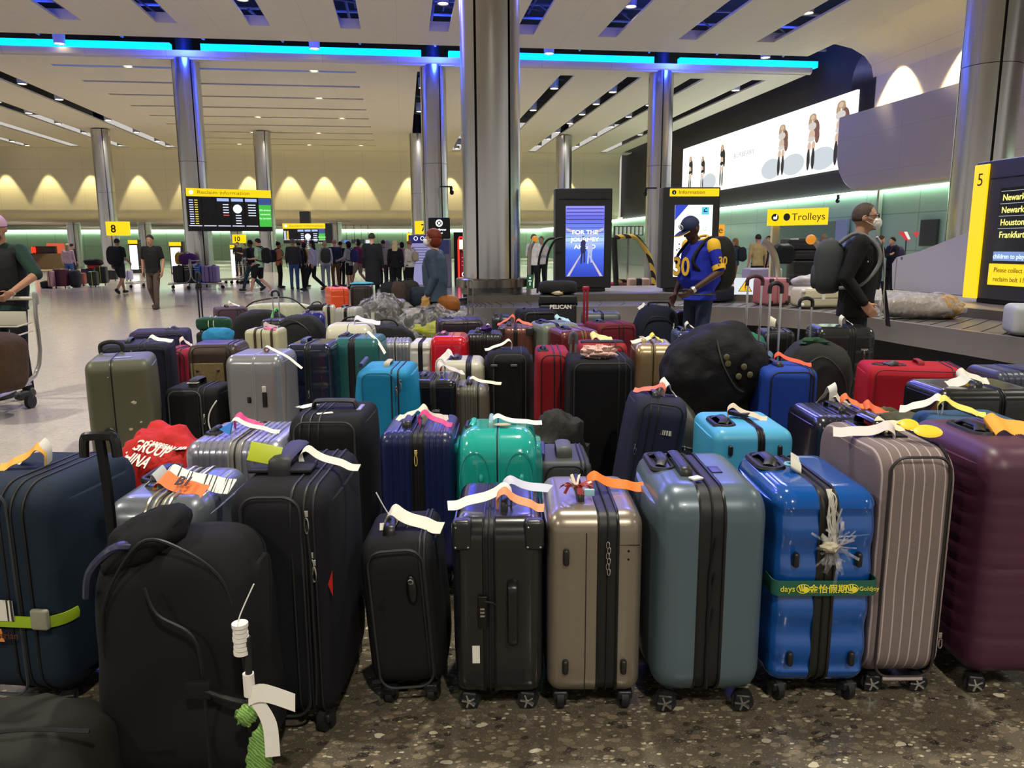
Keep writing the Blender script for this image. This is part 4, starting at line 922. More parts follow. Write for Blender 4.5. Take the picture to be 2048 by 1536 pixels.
MB().box((0, -W/2-.004, .075), (T*.55, .008, .012), .003).build('base_trim', M('a99a96', .5), t); zip_pull(t, T/2+.004, -W/2+.02, .22)
t, T, W, h = case('hard_suitcase', 'glossy royal blue suitcase with torn clear film and a green Chinese-lettered strap', 1560, 1766, 985, yB=1412, W=.5, col='0f4f9f', rough=.12, coat=.6, R=.075, e=.05, bw=.055, ribz=(5, .012), wave=True, kind='plain', ft=(.52, .175), band='1d1a17', wr=.036, grip=None, bulge=.02)
recess_grip(t, -T*.3, .1, h, .2, .085)
z0 = h*.57; sb = rrect(T+.012, W+.016, .025, 6)
q = MB().tube([(x, y, z0) for x, y in sb], (.003, .03), n=6, closed=True, flat=V((0, 0, 1))).build('luggage_strap', M('1d5a4a', .6), t)
YT = M('f0e648', .5); yf = -W/2-.0125
text('金怡假期', .031, YT, q, (.006, yf, z0-.012), ax='CENTER', bold=.012); text('Goldjoy', .02, YT, q, (.106, yf, z0-.007)); text('days', .028, YT, q, (-.1, yf, z0-.009), ax='RIGHT')
for xx in (-.074, .082):
    mm = MB().tube([(xx+.021*cos(a*pi/10), yf, z0+.015*sin(a*pi/10)) for a in range(20)], .0016, n=4, closed=True)
    for k in range(3): mm.box((xx-.011+.007*k, yf, z0+.002), (.0045, .001, .022), M4=Matrix.Rotation(rad(-22+10*k), 3, 'Y'))
    mm.cyl((xx+.009, yf-.001, z0-.003), (xx+.009, yf, z0-.003), .01, n=12); mm.build('strap_emblem', YT, q)
FILM = M('f0f0f0', .12, 0, 'film'); m = MB(); random.seed(3)
for k in range(46):
    a = random.uniform(0, 2*pi); L_ = random.uniform(.03, .11); c0 = V((.02+random.gauss(0, .012), -W/2-.008, h*.77+random.gauss(0, .02)))
    d = V((cos(a)*.8, -random.uniform(0, .12), sin(a))); sd = V((-sin(a), random.uniform(-.4, .4), cos(a)))
    m.ribbon([c0, c0+d*L_*.5+V((0, -.008, 0)), c0+d*L_+V((random.gauss(0, .008), random.uniform(-.012, .0), random.gauss(0, .008)))], random.uniform(.003, .016), sd, .0006)
m.build('torn_film', FILM, t); MB().ell((0, -W/2-.02, h*.765), (.03, .014, .016), amp=.5, fr=20, seed=4, n=16, m=10).build('film_knot', M('c9bfa6', .4), t)
m = MB()
for k in range(10): m.tube(crom([(-.01+.02*random.random(), -W/2+.02, h+.004), (-.012+.03*random.random(), -W/2-.006, h-.02), (-.01+.03*random.random(), -W/2-.008, h-.1), (.0+.03*random.random(), -W/2-.01, h*.77)], 4), .0022, n=5)
m.build('twisted_film', M('d8d4c8', .2, .3), t)
strap_tag(t, -.03, -.02, h, .2, .04, rad(70), 'c9c6b8', lift=.02); MB().tube([(-.04+.02*cos(a*.6), .0+.02*sin(a*.6), h+.02) for a in range(11)], .006, n=6, closed=True).build('hair_tie', M('7ab6c8', .6), t)
t, T, W, h = case('hard_suitcase', 'large slate-blue hard suitcase with wide open black expander, front row', 1322, 1546, 985, yB=1438, W=.54, col='53646e', rough=.3, coat=.1, metal=.15, R=.1, e=.065, bw=.078, band='131314', hub='b8b8b8', wr=.036, seam=-.02, grip=None, bulge=.025)
recess_grip(t, -T*.33, .08, h-.004, .2, .07); top_handle(t, -T*.16, -.1, .14, h, PLAST, flat=True)
MB().box((T*.16, -.03, h+.002), (.035, .07, .004), .001).build('logo_plate', M('2a2a50', .3), t)
MB().box((-T*.1, -.14, h+.006), (.04, .03, .008), .003, rz=.5).build('white_clip', M('e8e6dc', .4), t)
m = MB()
for z in (.26, .38, .5): m.tube(crom([(-.02+.012, -W/2-.002, z-.15), (.0-.01, -W/2-.003, z), (.006, -W/2-.006, z+.12)], 5), .005, n=5)
m.build('expander_fold', M('0b0b0c', .7), t)
t, T, W, h = case('hard_suitcase', 'metallic taupe hard suitcase with black feet and a chain zipper pull, front row', 1096, 1290, 1030, yB=1430, W=.46, col='8c8274', rough=.3, metal=.55, kind='plain', coat=.3, R=.06, e=.045, bw=.062, band='121212', seam=.13, ft=(.175,), wr=.034, grip=None, bulge=.012)
feet(t, (-T*.31,), (h*.8,), W, h=.055)
for z in (h*.8, h*.84): MB().cyl((T*.34, -W/2-.001, z-.01), (T*.34, -W/2+.004, z-.01), .004, n=8).build('screw_hole', BLKF, t)
MB().tube([(-T*.1, -W/2-.001, .08), (-T*.1, -W/2-.001, h-.06)], .0018, n=4).build('panel_line', BLKF, t); MB().tube([(T*.24, -W/2-.001, .08), (T*.24, -W/2-.001, h-.1), (T*.46, -W/2-.001, h-.1)], .0018, n=4).build('panel_line', BLKF, t)
for k in range(6): MB().tube([(T*.12+.004*(k % 2)+.005*cos(a*pi/4), -W/2-.008, h*.86-.018*k+.011*sin(a*pi/4)) for a in range(8)], .0018, n=5, closed=True).build('chain_link', CHROME, t)
strap_tag(t, .02, .02, h, .17, .045, 0, 'f07818', lift=.04, droop=-.005); top_handle(t, -T*.12, -.1, .12, h, PLAST)
m = MB(); random.seed(5)
for k in range(16): a = random.uniform(0, 6.3); m.ribbon(crom([(-.05, -.06, h+.03), (-.05+.03*cos(a), -.06+.03*sin(a), h+.05), (-.05+.055*cos(a), -.06+.05*sin(a), h+.02+random.random()*.04)], 3), .014, (sin(a), cos(a), .5), .002)
m.build('ribbon_bow', M('a8484a', .7, 0, 'cloth'), t); m = MB()
for k in range(9): a = random.uniform(0, 6.3); m.ribbon([(-.05, -.065, h+.035), (-.05+.05*cos(a), -.07+.05*sin(a), h+.03+random.random()*.04)], .01, (sin(a), cos(a), .5), .002)
m.build('ribbon_stripes', M('ded6c2', .7), t); MB().box((-.01, -.1, h+.03), (.035, .01, .025), .004).build('blue_charm', M('9fd0e0', .3), t)
t, T, W, h = case('hard_suitcase', 'glossy dark grey suitcase with riveted corner guards and side handle, front row', 905, 1086, 1045, yB=1432, W=.46, col='1b1c1f', rough=.2, coat=.35, kind='plain', R=.06, e=.04, bw=.036, band='0e0e10', seam=-.1, hub='d4d4d2', wr=.034, grip=None)
for sx in (-1, 1):
    q = MB().box((sx*(T/2-.028), -W/2+.02, h-.045), (.064, .052, .1), .016).build('corner_guard', M('202023', .3), t)
    for dx, dz in ((-.02, -.035), (.02, -.035), (-.018, .03)): MB().ell((sx*(T/2-.028)+dx, -W/2-.007, h-.045+dz), (.004, .003, .004), n=8, m=6).build('rivet', CHROME, q)
side_handle(t, T*.16, .26, .47, W, M('161618', .3)); q = MB().box((-T*.18, -W/2-.006, .37), (.03, .014, .11), .004).build('lock', BLKF, t); MB().tube([(-T*.16, -W/2-.012, .41), (-T*.06, -W/2-.016, .405), (-T*.03, -W/2-.012, .395)], .004, n=5).build('zipper_hook', M('303030', .3, .8), q)
for k in range(3): MB().box((-T*.18, -W/2-.015, .36+.012*k), (.014, .003, .006)).build('dial', CHROME, q)
BAR(t, (-T*.26, -W/2-.001, .22), (.024, .003, .06))
strap_tag(t, .02, -.06, h, .19, .042, rad(188), 'e8e6e0', lift=.05); strap_tag(t, .02, -.1, h, .13, .035, rad(-6), 'ec9a6a', lift=.05, droop=.0); top_handle(t, .02, -.12, .1, h, PLAST)
strap_tag(t, .04, .05, h, .2, .04, rad(5), 'c8cce0', lift=.04)
t, T, W, h = case('fabric_cabin_case', 'small tilted black soft case with oval lock, between two taller front-row cases', 738, 884, 1092, yB=1418, W=.4, soft=True, col='141416', rough=.8, R=.09, e=.03, bulge=.015, seam=.42, tilt=-4, wr=.026, grip='arch', pcol='232326')
q = MB().ell((T*.2, -W/2-.006, h*.74), (.018, .012, .05), n=14, m=10).build('lock', M('111113', .25), t); MB().tube([(T*.2+.008*cos(a*pi/5), -W/2-.018, h*.74+.032+.008*sin(a*pi/5)) for a in range(10)], .0018, n=4, closed=True).build('key_ring', CHROME, q)
strap_tag(t, -.02, -.02, h, .18, .05, rad(-20), 'e4dfd2', lift=.05); strap_tag(t, .0, -.03, h, .07, .04, rad(185), 'dcd8cc', kind='barcode', lift=.03); MB().tube(crom([(-.03, -.02, h+.03), (-.05, -.03, h+.08), (-.07, -.03, h+.13)], 4), .0022, n=5).build('cable_tie', M('e8e8e8', .4), t)
t, T, W, h = case('fabric_suitcase', 'large black soft suitcase with lime green tag on its handle, left of centre', 447, 650, 985, yB=1478, W=.54, soft=True, col='121217', rough=.8, R=.08, e=.05, bulge=.02, seam=.24, pocket=1, expander=1, grip=None, wr=.04, na=.012, pcol='26262a')
top_handle(t, -T*.12, -.1, .16, h+.0, M('1a1a1f', .5), flat=True, r=.02, lift=.05); MB().box((-T*.12, -.05, h+.012), (.2, .1, .012), .005).build('handle_base', M('1e1e26', .7, 0, 'fabric'), t)
MB().box((-T*.3, -.06, h+.06), (.1, .005, .062), .0015, M4=Euler((rad(-25), rad(14), rad(6))).to_matrix()).build('lime_tag', M('c8d820', .4), t)
strap_tag(t, .03, .0, h, .18, .03, rad(-12), 'e0ddd4', lift=.05); MB().box((-T*.38, .04, h+.003), (.02, .14, .012), .004).build('grip_plate', M('8f93b0', .3, .4), t)
for x, z in ((T*.31, h*.92), (T*.34, h*.76), (T*.36, h*.73)): zip_pull(t, x, -W/2-.006, z, .05)
for k, z in ((0, .3), (1, .55)): MB().tube(crom([(T*.3, -W/2-.004, .12), (T*.33, -W/2-.012, z), (T*.3, -W/2-.004, h-.1)], 6), .005, n=5).build('pocket_seam', M('0c0c0d', .5), t)
MB().poly([(T/2-.005, -W/2-.0, h*.64), (T/2+.012, -W/2-.01, h*.7), (T/2+.01, -W/2-.01, h*.6)], (0, .003, 0)).build('red_flap', M('c02a22', .5), t)
# foreground black wheeled duffel
p = PY(312, 1105, 1.9); t = thing('wheeled_duffel', 'big black wheeled duffel standing upright at bottom left, green scarf on its side', 'duffel bag', (p.x, 1.9+.17, 0))
hd = p.z; T = .47; W = .34; DB = M('131316', .85, 0, 'fabric')
pf = loft_case(T, W, hd, .13, .085, [], zb=.03, bulge=.02, noise_amp=.03, seed=4, taper=.12, nz=14, ny=8); pf(-T/2, T/2, True, True).build('body', DB, t, smooth=60)
MB().ell((-.09, -.02, hd-.02), (.13, .12, .07), R=Matrix.Rotation(rad(-30), 3, 'Y'), amp=.25, seed=2, n=24, m=16).build('top_flap', DB, t, smooth=60)
MB().tube(crom([(-T*.36, -.15, hd*.55), (-T*.32, -.17, hd*.8), (-T*.1, -.16, hd+.02), (T*.12, -.15, hd-.0), (T*.34, -.14, hd*.86), (T*.42, -.15, hd*.6), (T*.43, -.15, .2)], 6), .005, n=6).build('zipper', M('060607', .45), t)
MB().tube(crom([(-T*.06, -.19, hd*.88), (T*.0, -.195, hd*.78), (T*.18, -.195, hd*.7), (T*.22, -.19, hd*.55), (T*.22, -.19, .1)], 6), .005, n=6).build('pocket_zipper', M('0a0a0b', .45), t)
q = MB().tube(crom([(-T*.44, -.14, hd*.82), (-T*.38, -.16, hd*.93), (-T*.27, -.15, hd*1.0), (-T*.2, -.12, hd*1.0)], 6), (.012, .02), n=8, flat=V((0, 1, 0))).build('carry_handle', M('2c2e48', .3, .1), t)
MB().tube(crom([(-T*.52, .05, hd*.4), (-T*.5, .06, hd*1.02), (-T*.52, .06, hd+.262)], 4), (.016, .011), n=8, flat=V((0, 1, 0))).build('pull_bar', M('1a1a1d', .3, .5), t)
top_handle(t, .06, -T*.62, -T*.42, hd+.2, M('17171a', .2), ax='x', r=.014, lift=.06)
q = MB().box((T*.2, -.2, hd*.49), (.07, .02, .05), .006).build('strap_tab', DB, t); MB().tube(crom([(T*.22, -.2, hd*.49), (T*.38, -.22, hd*.47), (T*.5, -.2, hd*.43)], 5), .007, n=6).build('side_strap', RUB, q)
sc = thing('knotted_scarf', 'green leaf-patterned scarf tied to the side strap of the duffel', 'scarf', (p.x+T*.56, 1.9-.1, 0))
def scarfmat():
    m = bpy.data.materials.new('scarf'); N, L, B = nt(m); tc = N.new('ShaderNodeTexCoord'); w = N.new('ShaderNodeTexWave'); w.inputs['Scale'].default_value = 55; w.inputs['Distortion'].default_value = 5; w.bands_direction = 'DIAGONAL'
    L.new(tc.outputs['Object'], w.inputs['Vector']); mx = N.new('ShaderNodeMix'); mx.data_type = 'RGBA'; L.new(w.outputs[1], mx.inputs[0]); mx.inputs[6].default_value = lin('4a7a34'); mx.inputs[7].default_value = lin('8aac58'); L.new(mx.outputs[2], B.inputs['Base Color']); B.inputs['Roughness'].default_value = .9; return m
SM = scarfmat(); MB().ell((.005, 0, .2), (.034, .02, .105), amp=.4, fr=10, seed=3, n=20, m=20, R=Matrix.Rotation(.15, 3, 'Y')).build('hanging_end', SM, sc, smooth=60); MB().ell((-.02, 0, .33), (.026, .022, .026), amp=.4, fr=9, seed=5, n=16, m=12).build('knot', SM, sc, smooth=60); MB().ell((.02, .005, .05), (.02, .015, .08), amp=.4, fr=12, seed=8, n=16, m=16).build('lower_end', SM, sc, smooth=60)
tg = thing('bag_label_roll', 'rolled white paper labels with cable tie hanging beside the duffel', 'tag', (p.x+T*.56, 1.9-.12, .36))
m = MB().cyl((0, 0, .03), (.004, 0, .2), .009, n=10); m.build('strap_core', RUB, tg); m = MB()
for k in range(7): m.cyl((-.012, 0, .155+.012*k), (-.012, 0, .165+.012*k), .02-.001*(k % 3), n=14)
m.build('paper_roll', PAPER, tg); MB().cyl((.0, 0, .04), (.0, 0, .1), .014, n=12).build('paper_wrap', PAPER, tg)
MB().tube(crom([(-.015, 0, .24), (-.008, -.004, .26), (.01, 0, .3), (.03, 0, .34)], 4), .0018, n=5).build('cable_tie', M('ecebe6', .4), tg)
MB().ribbon(crom([(0, -.01, .04), (.04, -.015, .055), (.12, -.02, .03)], 5), .045, (0, .2, 1), .001).build('paper_strip', PAPER, tg); MB().ribbon(crom([(.02, -.01, .03), (.05, -.015, -.03), (.055, -.02, -.12)], 5), .038, (1, 0, .1), .001).build('paper_strip', PAPER, tg)
# navy case far left
t, T, W, h = case('fabric_suitcase', 'large navy soft suitcase at the left edge with lime strap and paper tags', -150, 100, 975, yaw=-6, Y=2.3, W=.5, soft=True, col='172433', rough=.75, R=.1, e=.06, seam=.14, bulge=.03, grip=None, wr=.034, pcol='30383c', pocket=1, expander=1)
strap_tag(t, -.0, -.02, h, .12, .04, rad(200), 'e8a83a', lift=.06); strap_tag(t, -.0, .0, h, .1, .04, rad(170), 'd6d4cc', lift=.07)
q = MB().tube([(x, y, h*.44) for x, y in rrect(T+.01, W+.03, .08, 6)], (.003, .022), n=6, closed=True, flat=V((0, 0, 1))).build('luggage_strap', M('9ab81e', .6), t); MB().box((T*.36, -W/2-.022, h*.46), (.06, .02, .07), .012).build('buckle', M('8c8c78', .5), q)
BAR(t, (T*.0, -W/2-.02, h*.49), (.1, .003, .07), name='barcode_tag'); q = MB().poly([(-T*.1, -W/2-.03, h*.41), (T*.02, -W/2-.03, h*.415), (T*.04, -W/2-.03, h*.36), (-T*.1, -W/2-.03, h*.36)], (0, .002, 0)).build('orange_tag', M('e08a4a', .6), t); text('Austrian', .032, M('5a2c18', .6), q, (-T*.12+.005, -W/2-.032, h*.377))
# dark bag bottom left
p = PZ(75, 1410, .3); t = thing('soft_bag', 'dark olive-black soft bag lying on the floor in the bottom left corner', 'bag', (p.x-.02, p.y-.06, 0))
MB().ell((0, 0, .15), (.23, .17, .15), e=.6, amp=.12, seed=6, n=36, m=20).build('body', M('232420', .8, 0, 'fabric'), t, smooth=60)
MB().tube(crom([(-.27, -.12, .2), (-.15, -.15, .3), (.05, -.12, .345), (.25, -.1, .33)], 6), .006, n=5).build('zipper', M('0d0d0d', .5), t); MB().tube(crom([(-.25, -.17, .1), (-.08, -.19, .16), (.0, -.17, .26), (.2, -.17, .25)], 6), .008, n=5).build('strap', M('151612', .7), t)
MB().tube([(-.02+.012*cos(a), -.15, .3+.014*sin(a)) for a in (0, 1, 2, 3, 4, 5)], .003, n=5, closed=True).build('zipper_pull', M('3a3a38', .4, .7), t)
# slate case behind with B1 tag
t, T, W, h = case('hard_suitcase', 'smoky blue-grey hard suitcase with an orange B1 tag on top', 192, 398, 1010, h=.70, W=.5, col='5e646b', rough=.28, coat=.2, metal=.2, R=.09, e=.06, bw=.03, band='9a9482', seam=.05, grip=None, wheels=True)
o = [(y, z) for y, z in rrect(W+.004, h-.06, .09, 6)]
for xx in (T*.05-.035, T*.05+.035): MB().tube([(xx, y, z+(h+.066)/2) for y, z in o], .006, n=6, closed=True).build('metal_rim', M('c4beac', .22, .9), t)
q = strap_tag(t, -.02, -.08, h, .17, .06, rad(-18), 'f07a3c', lift=.03, name='orange_tag'); text('B1', .055, M('3a1c30', .6), t, (.03, -.118, h+.028), rot=(rad(28), 0, rad(-16)), bold=.03)
strap_tag(t, -.02, -.03, h, .24, .07, rad(-12), 'e6e6e2', kind='barcode', lift=.035); strap_tag(t, -.05, -.06, h, .06, .05, rad(150), 'b8bcc0', lift=.05); recess_grip(t, -T*.32, .1, h)
# red cloth bag
p = PZ(300, 885, .6); t = thing('red_bag', 'red cloth tour bag with white lettering lying between grey suitcases', 'bag', (p.x, p.y+.12, 0))
MB().ell((0, 0, .33), (.24, .22, .29), amp=.22, fr=7, seed=9, n=36, m=24, e=.8).build('body', M('b8201c', .7, 0, 'cloth'), t, smooth=60)
WT = M('eee4dc', .6)
for s_, sz, x, y, r_ in (('CARIBBEAN', .04, .0, -.16, -35), ('GROUP', .085, -.07, -.175, -35), ('CHINA', .085, -.15, -.18, -35)): text(s_, sz, WT, t, (x, y, .6 if sz < .05 else .585-.05*(x < -.1)), rot=(rad(38), 0, rad(r_)), bold=.02)
BAR(t, (.14, -.12, .57), (.06, .05, .002), rz=.3, name='paper_label')
# ---------------- second row
t, T, W, h = case('hard_suitcase', 'silver-lavender ribbed hard suitcase with a blue and pink tag', 362, 562, 888, h=.7, W=.48, col='9c9cab', rough=.25, metal=.55, kind='plain', coat=.2, R=.07, e=.05, bw=.05, band='8d8b88', seam=.02, ribx=(12, .006), grip=None)
strap_tag(t, -.05, -.03, h, .2, .025, rad(-5), 'e6e4e0', lift=.05); strap_tag(t, -.06, .05, h, .1, .04, rad(10), 'e8468a', lift=.05); MB().poly([(-.1, -.1, h+.03), (-.05, -.12, h+.01), (-.045, -.09, h+.06)], (0, .02, 0)).build('blue_tag', M('1f7fd8', .4), t); recess_grip(t, -T*.34, -.02, h, .12, .05)
t, T, W, h = case('fabric_suitcase', 'large black soft suitcase with white paper stickers, right of the lavender ribbed case', 572, 722, 838, h=.78, W=.46, soft=True, col='151618', rough=.8, R=.09, e=.035, bulge=.02, seam=-.24, expander=1, grip=None, pcol='38393c')
top_handle(t, 0, -.1, .1, h, M('222226', .6), ax='x', flat=True, r=.016, lift=.04); BAR(t, (-.02, -.12, h+.002), (.07, .03, .002), rz=.4, m=PAPER); BAR(t, (-.14, .04, h+.002), (.06, .1, .002), rz=-.6); MB().box((T*.36, 0, h), (.02, .12, .012), .004).build('grip_plate', M('9a9cc0', .3, .3), t)
zip_pull(t, -T*.3, -W/2-.005, h-.12, .05); MB().ell((T*.22, -W/2-.002, h-.18), (.012, .01, .03), n=12, m=8).build('foot', PLAST, t)
t, T, W, h = case('hard_suitcase', 'dark blue grooved hard suitcase with pink ribbon tag on top', 756, 906, 868, h=.72, W=.44, col='1b2350', rough=.28, coat=.2, kind='plain', R=.06, e=.04, bw=.05, band='101014', seam=.02, ribx=(9, .004), grip='arch')
strap_tag(t, .02, -.05, h, .13, .03, rad(-12), 'e83a8a', lift=.05); strap_tag(t, .0, .0, h, .14, .05, rad(150), 'e6dfc8', lift=.06); strap_tag(t, .02, .05, h, .1, .04, rad(10), 'c8b8b0', lift=.03); zip_pull(t, 0, -W/2-.008, h-.08, .05, M('e0c070', .4))
t, T, W, h = case('hard_suitcase', 'glossy turquoise hard suitcase with rounded shell and two oval bumps', 912, 1076, 872, h=.72, W=.46, col='1fa89c', rough=.1, coat=.8, kind='plain', R=.14, e=.075, bw=.014, band='157f78', seam=.0, grip=None, bulge=.03)
for sx in (-.2, .3): MB().ell((T*sx, -W/2-.002, h*.74), (.011, .014, .02), n=14, m=10).build('oval_foot', M('2bb8aa', .15, 0, 'plain', .6), t)
for sg in (-1, 1): MB().tube([(sg*T*.28+T*.0+.065*cos(a*pi/12), -W/2-.0, h*.72+.13*sin(a*pi/12)) for a in range(24)], .003, n=5, closed=True).build('moulded_line', M('17968c', .2, 0, 'plain', .5), t)
strap_tag(t, .0, -.02, h, .2, .03, rad(3), 'e4e6e4', lift=.03); MB().ell((.02, -.07, h+.012), (.04, .02, .006), n=14, m=8).build('wooden_tag', M('b8ac88', .5), t); top_handle(t, -.03, -.08, .08, h, M('8fb8b4', .3)); recess_grip(t, -T*.33, .03, h-.012, .14, .05, mat=M('2fb0a8', .2))
t, T, W, h = case('leather_cabin_case', 'grey leather-look cabin case with strap handle, right of the turquoise case', 1080, 1182, 925, h=.56, W=.36, soft=True, col='47494c', rough=.45, R=.04, e=.03, seam=.4, grip=None, bulge=.01, pcol='2a2b2d', na=.003)
top_handle(t, .0, -.1, .06, h, M('50534f', .45), flat=True, r=.02, lift=.045); MB().cyl((-T*.45, -.14, h+.02), (-T*.42, .04, h+.03), .013, n=10).build('blue_grip', M('3a3c78', .4), t)
p = PZ(1105, 845, .55); t = thing('crumpled_bag', 'crumpled dark grey cloth bag behind the turquoise case', 'bag', (p.x+.02, p.y+.1, 0)); MB().ell((0, 0, .29), (.19, .15, .29), amp=.28, fr=8, seed=12, n=30, m=20).build('body', M('2f2f2d', .85, 0, 'cloth'), t, smooth=60)
t, T, W, h = case('fabric_suitcase', 'dark navy soft case leaning right with a small white barcode patch', 1232, 1338, 800, h=.74, W=.36, soft=True, col='22253a', rough=.75, R=.1, e=.035, bulge=.02, seam=-.15, tilt=9, pcol='15151c', grip='arch', Y=None)
BAR(t, (T*.12, -W/2-.006, h-.16), (.06, .003, .026)); strap_tag(t, .0, -.03, h, .14, .04, rad(160), 'e6735f', lift=.05); strap_tag(t, .03, .0, h, .08, .06, rad(30), 'ece4e0', lift=.07); zip_pull(t, -T*.4, -W/2, h-.25)
p = PZ(1372, 815, .62); t = thing('backpack', 'shiny dark olive backpack squeezed beside the leaning navy case', 'backpack', (p.x, p.y+.1, 0)); MB().ell((0, 0, .33), (.14, .17, .33), e=.75, R=Matrix.Rotation(rad(-14), 3, 'Y'), amp=.08, seed=3, n=30, m=20).build('body', M('34372f', .4, 0, 'plain'), t, smooth=60)
MB().tube(crom([(-.08, -.16, .42), (.04, -.18, .4), (.15, -.14, .36)], 5), .006, n=5).build('zipper', M('0d0d0c', .4), t); zip_pull(t, -.02, -.185, .41, .03); zip_pull(t, .03, -.185, .4, .03)
t, T, W, h = case('hard_suitcase', 'sky blue hard suitcase with black zip band and black feet', 1432, 1592, 862, h=.69, W=.46, col='4aa9d2', rough=.38, kind='plain', R=.06, e=.045, bw=.026, band='19181c', seam=.08, ft=(.6,), grip=None, bulge=.015)
recess_grip(t, -T*.3, -.04, h-.002, .2, .09); strap_tag(t, -.03, .04, h, .16, .035, rad(-20), 'd8c8b0', lift=.05); MB().box((.0, .04, h+.02), (.05, .1, .02), .006, rz=.7).build('handle_clip', PLAST, t)
t, T, W, h = case('hard_suitcase', 'very dark navy grooved hard suitcase behind the pinstriped one', 1640, 1790, 838, h=.66, W=.48, col='1e1f2c', rough=.2, coat=.4, kind='plain', R=.08, e=.05, bw=.04, band='0e0e10', seam=.12, ribx=(9, .006), grip='arch')
strap_tag(t, .0, .1, h, .1, .05, rad(100), 'e6e4de', lift=.1); strap_tag(t, .06, .04, h, .09, .05, rad(-10), 'e8743c', lift=.05); strap_tag(t, .02, .08, h, .08, .04, rad(-30), 'dedcd2', lift=.05)
t, T, W, h = case('fabric_suitcase', 'flat-topped steel blue suitcase behind the purple one, yellow ribbon on top', 1950, 2130, 868, h=.8, W=.5, col='2d5370', rough=.5, soft=True, R=.07, e=.04, seam=.1, grip=None, pcol='26303c'); strap_tag(t, -.1, .1, h, .16, .04, rad(-20), 'e6dc60', lift=.06); strap_tag(t, -.12, .12, h, .14, .05, rad(150), 'e4e2d6', lift=.06)
def lump(name, label, px, py, z, r, col, kind='cloth', rough=.8, seed=0, amp=.15, e=.75, rot=(0, 0, 0), cat='bag', base=0, bands=(), Y=None, n=28, back=None):
    p = PZ(px, py, z) if Y is None else PY(px, py, Y)
    t = thing(name, label, cat, (p.x, p.y+r[1]*.6 if back is None else p.y+back, base)); R = Euler(rot).to_matrix()
    hz = max(abs((R@V(v)).z) for v in ((r[0], 0, 0), (0, r[1], 0), (0, 0, r[2]))); hz = sqrt(sum((R[2][i]*r[i])**2 for i in range(3)))
    m = MB().ell((0, 0, hz), r, R=R, e=e, amp=amp, seed=seed, n=n, m=int(n*.7)); 
    for v in m.v: v.z = max(v.z, .004)
    m.build('body', M(col, rough, 0, kind), t, smooth=60); t['hz'] = hz
    return t, hz
t, hz = lump('duffel_bag', 'olive green duffel with brown leather edging behind the dark navy case', 1800, 768, .7, (.31, .15, .26), '4f5237', seed=4, rot=(0, .12, -.4), back=.05); MB().tube(crom([(-.3, -.1, .5), (-.1, -.22, .56), (.1, -.2, .5), (.3, -.25, .3)], 5), .01, n=6).build('leather_edge', M('5a342c', .5), t); strap_tag(t, -.2, -.1, .52, .12, .08, rad(-15), 'e8683a', lift=.06)
t, hz = lump('rolled_blanket', 'short olive green roll lying behind the purple suitcase', 1843, 835, .68, (.13, .14, .1), '4a4c32', seed=7, base=.48, e=.6); MB().box((0, 0, -.24), (.3, .3, .48), .03).build('supporting_bag', M('2f3124', .85, 0, 'cloth'), t)
t, T, W, h = case('fabric_suitcase', 'bright red soft suitcase with black oval grip, right side by the carousel', 1748, 1932, 738, h=.7, W=.46, soft=True, yaw=-14, col='a81626', rough=.7, R=.08, e=.05, seam=.38, bulge=.02, grip=None, pcol='7a1420', expander=1, Y=None)
recess_grip(t, -T*.25, -.08, h-.002, .1, .2); top_handle(t, .05, -.06, .1, h, M('8a1424', .7), flat=True); MB().poly([(.05, -W/2-.012, h-.3), (.13, -W/2-.012, h-.3), (.13, -W/2-.012, h-.15), (.05, -W/2-.012, h-.15)], (0, .002, 0)).build('paper_tag', M('dcd8d0', .6), t)
t, T, W, h = case('hard_suitcase', 'glossy black hard suitcase with crumpled white tags at the right edge', 1888, 2090, 782, h=.72, W=.46, col='191a1c', rough=.22, coat=.4, kind='plain', R=.07, e=.05, bw=.03, seam=.1, grip='arch'); strap_tag(t, -.03, .02, h, .14, .09, rad(-10), 'dcd9c8', lift=.05); strap_tag(t, -.05, -.05, h, .12, .07, rad(190), 'd9d8d4', lift=.04)
t, T, W, h = case('hard_suitcase', 'dark slate ribbed suitcase, small piece at the right edge behind the glossy black one', 2003, 2120, 745, h=.72, W=.4, col='3a3f52', rough=.3, kind='plain', ribx=(8, .006), grip=None)
# ---------------- third row and beyond
t, T, W, h = case('hard_suitcase', 'tall olive green hard suitcase with scuffs, leftmost standing case', 176, 290, 722, h=.82, W=.5, yaw=20, col='4e4f3c', rough=.45, kind='plain', R=.08, e=.05, bw=.016, band='1c1c16', seam=-.1, grip=None, bulge=.015)
for x, y, z, s_ in ((T*.2, 0, .55, .014), (T*.28, 0, .42, .008), (-T*.15, 0, .72, .005), (T*.12, 0, .38, .012)): MB().ell((x, -W/2-.0, z), (s_, .002, s_*.7), amp=.5, seed=s_*900, n=10, m=6).build('scuff', M('b8b09a', .7), t)
pull_handle(t, -T*.36, -T*.36+.12, .15, h, .07, col=CHROME, grip=PLAST); MB().tube([(-T*.2+.045*cos(a*pi/8), -W/2-.003, .3+.09*sin(a*pi/8)) for a in range(16)], .01, n=6, closed=True).build('side_grip', M('15150f', .5), t)
MB().box((T*.05, -.1, h+.002), (.1, .06, .003)).build('sticker', M('8088a8', .4), t)
t, T, W, h = case('fabric_cabin_case', 'small black soft case with a white piped pocket, before the brown and grey cases', 324, 432, 778, h=.58, W=.34, soft=True, col='17181a', rough=.8, R=.06, e=.04, seam=.2, pocket=1, bulge=.03, grip=None, pcol='4a4a4c'); top_handle(t, 0, -.1, .06, h, M('202124', .6), flat=True, r=.018, lift=.05); BAR(t, (.0, -.1, h+.03), (.07, .04, .002), m=PAPER)
